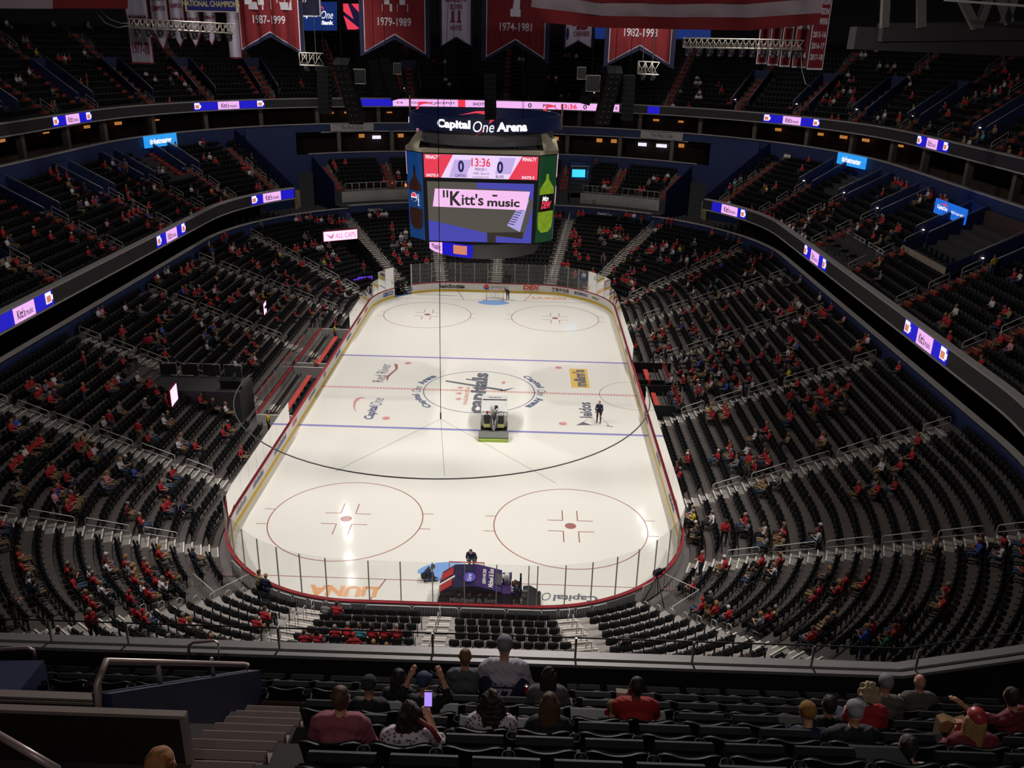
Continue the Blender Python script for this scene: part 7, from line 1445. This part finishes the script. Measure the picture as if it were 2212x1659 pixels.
# other portal pieces on the left
def slab(name, pts, t_, m_, lab, cat='wall'):
    mb = MB(); n = len(pts); v = [tuple(p) for p in pts]+[(p[0]+t_[0], p[1]+t_[1], p[2]+t_[2]) for p in pts]; mb.add(v, [tuple(range(n)), tuple(reversed(range(n, 2*n)))]+[(i, (i+1) % n, n+(i+1) % n, n+i) for i in range(n)]); o = mb.build(name, m_); tag(o, lab, cat, kind='structure'); return o
a = zplane(0, 1533, -60.95); b = zplane(395, 1536, -60.95)
pn = empty('wall_panel', a); pn['kind'] = 'structure'; tag(pn, 'dark brown guard panel with a pale metal cap, bottom left', 'panel')
L = b-a; c = zplane(402, 1700, -60.95)-a
mb = MB(); mb.box((L.x/2-1, 0, -.45), (L.x+2, .03, .9)); mb.build('panel_sheet', mat('panel_brown', '261c18', .5), pn)
mb = MB(); mb.box((L.x/2-1, 0, .012), (L.x+2.04, .06, .03)); mb.box((L.x, 0, -.45), (.045, .05, .92)); mb.build('panel_cap', mat('cap_warm', '8a7d76', .5, .2), pn)
a = zplane(0, 1499, -58.9); b = zplane(222, 1503, -58.9); L = b-a
for dz, s_ in ((0, 'upper'), (-.07, 'lower')):
    mb = MB(); mb.box(((a.x+b.x)/2-.8, a.y, a.z+dz), (L.x+1.6, .1 if dz == 0 else .05, .03)); tag(mb.build('trim_14', mat('cap_warm', '')), 'pale ledge strip inside the portal, '+s_+' one', 'ledge', kind='structure')
mb = MB(); mb.box(((a.x+b.x)/2-.8, a.y+.01, a.z-.5), (L.x+1.6, .04, .9)); tag(mb.build('wall_ledge', mat('parapet_dark', '')), 'dark face below the portal ledge', 'wall', kind='structure')
a = zplane(-60, 1428, -57.3); b = zplane(95, 1426, -57.3); slab('wall_portal_far', [a, b, b-Vector((0, 0, 1.2)), a-Vector((0, 0, 1.2))], (0, -2.0, .0), mat('portal_blue', ''), 'second blue portal wall at the far left')
r = empty('portal_rail', (0, 0, 0)); tag(r, 'steel rail bending down on the far left portal wall', 'handrail'); q = lambda u, v, y: zplane(u, v, y); MB().tube([q(-80, 1408, -57.5), q(60, 1399, -57.5), q(72, 1404, -57.5), q(76, 1424, -57.5)], .022, 8).build('rail_tube', mat('rail_rosy', ''), r)
r = empty('portal_rail', (0, 0, 0)); tag(r, 'short steel rail hoop above the blue portal wall', 'handrail'); MB().tube([q(406, 1440, -56.5), q(408, 1394, -56.5), q(418, 1388, -56.5), q(462, 1384, -56.5), q(472, 1388, -56.5), q(473, 1440, -56.5)], .02, 8).build('rail_tube', mat('rail_rosy', ''), r)
r = empty('portal_rail', (0, 0, 0)); tag(r, 'steel rail slanting down in the bottom left corner', 'handrail'); MB().tube([q(-30, 1572, -61.8), q(125, 1662, -62.0)], .024, 8).build('rail_tube', mat('rail_rosy', ''), r)
# seats of the near deck
PH = [6.01, 6.05, 5.52, 4.25, 3.15, 2.04, 2.3]
nS = 0
DSE = []
for i in range(7):
    p_ = .545; c0 = PH[i] % p_; xr = xl(NY(i))+.85 if i > 1 else -3.3
    x = c0
    while x < 11.5:
        if x-.5 > xr-.05+.0 and not (i < 2 and -.35 < x-.27 < .25 and i == 1):
            DSE.append((i, x-.27))
        x += p_
    if i < 2:
        x = c0-p_*12
        while x < c0-.01:
            if x-.5 > xr: DSE.append((i, x-.27))
            x += p_
# ---- people on the near deck ----
FGP = []
def fg(lab, u, v, row, shirt, hair='short', hm=None, cap=None, arms='lap', lean=.1, turn=0., face=0., sk=None, patt=None, dx=0., extra=None, smin_=.82, smax=1.12, wide=1.):
    y = NY(row)+.02; hd = zplane(u, v, y+.3*math.sin(lean)); fl = NZ(row); s = max(smin_, min(smax, (hd.z-fl)/(.5+.69*math.cos(lean)+.0)))
    loc = Vector((hd.x, y, hd.z-s*(.5+.69*math.cos(lean)))); sk = sk or SKINS[0]
    B, E = body(arms=arms, lean=lean, turn=turn); B = [b for b in B if b[4] != 3]; E = [e for e in E if e[2] != 3]
    if wide != 1.: B = [(tuple(np.array(a)*[wide, 1, 1]) if m_ == 1 else a, tuple(np.array(b)*[wide, 1, 1]) if m_ == 1 else b, ra*(1.1 if m_ == 1 else 1), rb*(1.1 if m_ == 1 else 1), m_) for a, b, ra, rb, m_ in B]
    me = np_mesh('person', *sdf_mesh(B, .0125, .028, E)); o = link('person', me, mats=[sk, sk, PANTS[0][1], hm or HD, SHOE]); o.location = loc; o.rotation_euler = (0, 0, face); o.scale = (s, s, s); tag(o, lab, 'person')
    SB = [(a, b, ra+.012, rb+.012, 0) for a, b, ra, rb, m_ in B if m_ == 1]; V, Fc, mi = sdf_mesh(SB, .0125, .03)
    rs = np.random.RandomState(int(u)); V = V+.004*np.sin(V @ rs.uniform(-38, 38, (3, 3)))+.003*np.sin(V @ rs.uniform(-90, 90, (3, 3))); link('shirt', np_mesh('shirt', V, Fc), o, mats=[shirt])
    hc = E[0][0]; st, ct = math.sin(turn), math.cos(turn); ho = lambda x, y_, z: (hc[0]+x*ct+y_*st, hc[1]-x*st+y_*ct, hc[2]+z)
    hb = []; he = []
    if hair != 'bald': he.append((ho(0, -.022, .028), (.086, .098, .108), 0))
    if hair == 'long':
        for x in (-.05, 0, .05): hb.append((ho(x, -.06, 0), ho(x*1.4, -.12, -.30), .065, .05, 0))
    if hair == 'curly':
        for a in range(7): t_ = -1.2+2.4*a/6; hb.append((ho(.07*math.sin(t_), -.07*math.cos(t_), .02), ho(.13*math.sin(t_), -.10*math.cos(t_)-.02, -.20), .06, .065, 0))
    if hair == 'bob':
        for x in (-.06, 0, .06): hb.append((ho(x, -.05, .02), ho(x*1.35, -.07, -.14), .062, .055, 0))
    if hair == 'fluffy':
        for a in range(8): t_ = 2*PI*a/8; hb.append((ho(.03*math.sin(t_), -.03+.03*math.cos(t_), .05), ho(.07*math.sin(t_), -.05+.05*math.cos(t_), -.02), .065, .06, 0))
    if he or hb:
        if not hb: hb = [(ho(0, -.03, .02), ho(0, -.05, -.04), .075, .06, 0)]
        V, Fc, mi = sdf_mesh(hb, .011, .02, he); amp = {'short': .003, 'long': .004, 'curly': .009, 'bob': .008, 'fluffy': .012}.get(hair, .004); V = V+amp*np.sin(V @ rs.uniform(-60, 60, (3, 3)))+amp*.6*np.sin(V @ rs.uniform(-160, 160, (3, 3)))
        if not cap or hair != 'short': link('hair', np_mesh('hair', V, Fc), o, mats=[hm or HD])
    if cap:
        V, Fc, mi = sdf_mesh([(ho(-.045, .1, .05), ho(.045, .1, .05), .018, .018, 0), (ho(-.035, .16, .04), ho(.035, .16, .04), .014, .014, 0)] if cap[1] else [(ho(-.06, 0, .04), ho(.06, 0, .04), .03, .03, 0)], .011, .02, [(ho(0, -.012, .055), (.096, .112, .098), 0)])
        link('cap', np_mesh('cap', V, Fc), o, mats=[cap[0]])['label'] = cap[2]
    FGP.append((o, s)); 
    if extra: extra(o, B, ho)
    return o
PAT = bpy.data.materials.new('patterned_cloth'); PAT.use_nodes = True; t = PAT.node_tree; b = t.nodes['Principled BSDF']; tc = nd(t, 'ShaderNodeTexCoord'); vo = nd(t, 'ShaderNodeTexVoronoi', Scale=26.); cr = nd(t, 'ShaderNodeValToRGB'); cr.color_ramp.elements[0].color = (*srgb('6a4a5e'), 1); cr.color_ramp.elements[1].color = (*srgb('c8bcc4'), 1); cr.color_ramp.elements[0].position = .3; cr.color_ramp.elements[1].position = .45
t.links.new(tc.outputs['Object'], vo.inputs['Vector']); t.links.new(vo.outputs['Distance'], cr.inputs[0]); t.links.new(cr.outputs[0], b.inputs['Base Color']); b.inputs['Roughness'].default_value = .8
HB, HBL, HGY = HAIRS[3][1], HAIRS[1][1], HAIRS[2][1]
CGY = mat('cap_grey', '7a7a86', .8, 0, .1); CNV = mat('cap_navy', '2c3454', .8, 0, .1); CRD = mat('cap_red', '8a1c24', .8, 0, .1); SALM = mat('shirt_rose', '8a4450', .8, 0, .12, 8.); HOOD = mat('hoodie_red', '9a1c22', .85, 0, .15, 8.); GHD = mat('hoodie_grey', '5a5458', .9, 0, .2, 10.); JW = mat('jersey_white', 'b8b0bc', .85, 0, .08); JG = mat('jersey_grey', '55565c', .85, 0, .1); JKT = mat('jacket_black', '161517', .8, 0, .2); TJK = mat('jacket_taupe', '5c5450', .9, 0, .2, 8.); NVH = mat('hoodie_navy', '1c2240', .9, 0, .2, 8.); JM = mat('jersey_maroon', '6a1a28', .85, 0, .2, 8.)
fg('person with short brown hair in a rose button shirt beside the steps', 735, 1508, 5, SALM, 'short', HB, wide=1.12)
def phone_bits(o, B, ho): pass
w2 = fg('woman with dark curly hair and patterned top holding up a lit phone', 884, 1540, 5, PAT, 'bob', HD, arms='hold', turn=-.2, wide=1.1)
bpy.context.view_layer.update(); q = w2.matrix_world @ Vector((.145, .36, .5+.58))
r = empty('mobile_phone', q); tag(r, 'mobile phone with a lilac lit screen in a raised hand', 'phone'); MB().box((0, 0, 0), (.07, .012, .14), R=Matrix.Rotation(-.25, 3, 'X')).build('case', BLACK, r); MB().box((0, -.009, 0), (.062, .004, .12), R=Matrix.Rotation(-.25, 3, 'X')).build('screen', mat('phone_screen', 'b090ff', .4, 0, .02, 1, emis=1.0), r)
a = zplane(905, 1555, -61.0); b = zplane(950, 1600, -61.05); r = MB().tube([a, (a+b)/2+Vector((.01, 0, .02)), b], .018, 6).build('bag_strap', mat('strap_red', '7a1c24', .7)); tag(r, 'red bag strap over the shoulder of the woman with the phone', 'strap')
fg('woman with very long dark curly hair in a patterned top', 1062, 1512, 4, PAT, 'curly', HD, wide=1.1)
fg('woman with straight brown hair in a black top', 1187, 1518, 4, JKT, 'long', HB)
fg('woman with long dark hair in a grey hoodie by the drink can', 1185, 1458, 2, GHD, 'long', HD, wide=1.1)
def oshie(o, B, ho):
    f = lambda x, z: (x, -.225, z); mb = MB(); text(mb, 'OSHIE', .26, .06, f, 0, .86, .03); text(mb, '77', .22, .2, f, 0, .70, .02); mb.build('jersey_lettering', JW, o)['label'] = 'OSHIE 77 on the back'
    V, Fc, mi = sdf_mesh([((-.12, -.02, .72), (.12, -.02, .70), .185, .185, 0), ((-.1, -.02, .6), (.1, -.02, .6), .185, .185, 0)], .0125, .03); link('jersey_body', np_mesh('jersey_body', V, Fc), o, mats=[NVH])['label'] = 'navy body of the jersey'
fg('person in a grey cap and white-shouldered jersey lettered OSHIE', 1090, 1398, 1, JW, 'short', HD, cap=(CGY, False, 'grey-blue cap'), extra=oshie, smax=1.3, wide=1.15)
def n77(o, B, ho): mb = MB(); text(mb, '77', .24, .2, lambda x, z: (x, -.215, z), 0, .72, .02); mb.build('jersey_lettering', mat('dim_grey', '3a3a40', .9), o)
fg('fair-haired youngster in a grey jersey numbered 77', 1005, 1420, 1, JG, 'short', mat('hair_sandy', '7a5a3a', .7, 0, .2, 20.), extra=n77, smax=1.2)
fg('woman with long dark hair leaning together with a neighbour, dark top', 862, 1462, 2, JKT, 'long', HD)
fg('person in a dark hooded top, third row', 797, 1482, 3, JKT, 'short', HD, cap=(mat('hat_dark', '2c2c30', .9), False, 'dark knit hat'))
fg('person in a blue cap with hands raised to the face', 916, 1475, 3, JKT, 'short', HD, arms='up', cap=(CNV, True, 'blue cap'), turn=.6, smax=1.0)
fg('person with cropped black hair in a red hooded top', 1375, 1482, 3, HOOD, 'short', HD, sk=SKINS[2], arms='eat', turn=-.3, wide=1.15)
fg('child in a tan and black knit beanie', 1323, 1528, 3, JKT, 'short', HBL, cap=(mat('beanie_tan', '7a5c3c', .95, 0, .3, 30.), False, 'tan knit beanie'), smin_=.6, smax=.85)
fg('person in a grey baseball cap and black jacket, right group', 1848, 1540, 4, JKT, 'short', HD, cap=(mat('cap_bright_grey', '8c8890', .85, 0, .1), True, 'grey baseball cap with a dark peak'), turn=.9, smax=1.25, wide=1.15)
fg('hunched person in a navy hooded top and patterned cap', 1752, 1556, 4, NVH, 'short', HD, cap=(mat('cap_gold', '8a6428', .9, 0, .6, 12.), False, 'patterned gold and navy cap'), lean=.5, arms='eat', wide=1.15)
fg('dark-haired person between the hunched person and the curly-haired woman', 1792, 1522, 3, JKT, 'short', HD)
fg('woman with fluffy grey-fair hair and a red top', 1877, 1494, 3, HOOD, 'fluffy', mat('hair_ash', '9a8868', .8, 0, .2, 25.), smax=1.2)
fg('person in a grey-blue cap next to the bald person', 1915, 1478, 2, TJK, 'short', HGY, cap=(CGY, True, 'grey-blue cap'), turn=.5)
fg('bald person in a taupe jacket by the parapet bend', 1988, 1474, 1, TJK, 'bald', HGY, turn=-.2, wide=1.1)
fg('person in a red cap with fair hair, arm stretched to a paper bag', 2110, 1556, 4, JM, 'long', HBL, cap=(CRD, True, 'dark red cap'), arms='eat', turn=.5, wide=1.1)
fg('dark-haired person in a maroon jersey at the right edge, hand raised', 2192, 1505, 3, JM, 'short', HD, arms='reach', turn=.8, face=.5)
fg('dark-haired person leaning forward in a red and white jersey, bottom right', 1972, 1628, 5, JW, 'short', HD, lean=.45, arms='eat', wide=1.1)
o = fg('top of a head with red-brown hair in the bottom left portal', 345, 1655, 7, JKT, 'short', mat('hair_ginger', '8a5a30', .8, 0, .35, 60.), smin_=.9)
# drink can, bags
q = zplane(1137, 1490, -57.75); r = empty('drink_can', (q.x, q.y, q.z-.06)); tag(r, 'red drink can held beside the woman in the grey hoodie', 'can'); mb = MB(); mb.lathe([(0, 0), (.028, 0), (.033, .01), (.033, .105), (.027, .12)], n=16); mb.build('can_body', mat('can_red', '8a1c20', .4), r); mb = MB(); mb.lathe([(.027, .12), (.026, .116), (0, .116)], n=16); mb.build('can_lid', mat('can_lid', 'd8d8d8', .3, .8), r)
q = zplane(1352, 1512, -58.55); r = empty('snack_bag', q); tag(r, 'open paper bag of fries held by the person in the red hood', 'food'); MB().prism([(-.09, -.1), (.09, -.1), (.11, .1), (-.11, .12)], -.03, .04, 0, lambda a, b, c: (a, c, b)).build('paper_bag', mat('paper_white', 'a09080', .9, 0, .1), r); mb = MB()
for i in range(26): a = rp.uniform(-.08, .08); mb.box((a, rp.uniform(-.06, .0), rp.uniform(-.03, .05)), (.012, .012, .08), R=Matrix.Rotation(rp.uniform(-1, 1), 3, 'Y'))
o = mb.build('fries', mat('fries_gold', 'a87830', .7, 0, .2, 20.), r); o['kind'] = 'stuff'
q = zplane(2050, 1572, -59.4); r = empty('paper_bag', q); tag(r, 'brown paper bag reached into by the red-capped person', 'bag'); mb = MB(); mb.prism([(-.11, -.16), (.11, -.16), (.13, .12), (.05, .08), (-.06, .13), (-.12, .1)], -.05, .05, 0, lambda a, b, c: (a, c, b)); mb.build('bag_body', mat('kraft_paper', '8a6a44', .9, 0, .2, 10.), r)
# place the deck seats
PX = [(p[0].location.x, p[0].location.y, p[1]) for p in FGP]
for i, x in DSE:
    y = NY(i); z = NZ(i); oc = any(abs(px-x) < .27 and abs(py-y) < .3 for px, py, _ in PX)
    q = project(x, y, z+.7)
    if q is None or not (-40 < q[0] < 2260): continue
    n_ = sum(1 for a, b in DSE if a == i and b < x)+1
    place_seat(not oc, True, (x, y, z), 0., 'black %s seat with cup holder, near deck row %d from parapet, seat %d from left' % ('folded' if not oc else 'occupied', i+1, n_), 'black seats of the near upper deck')
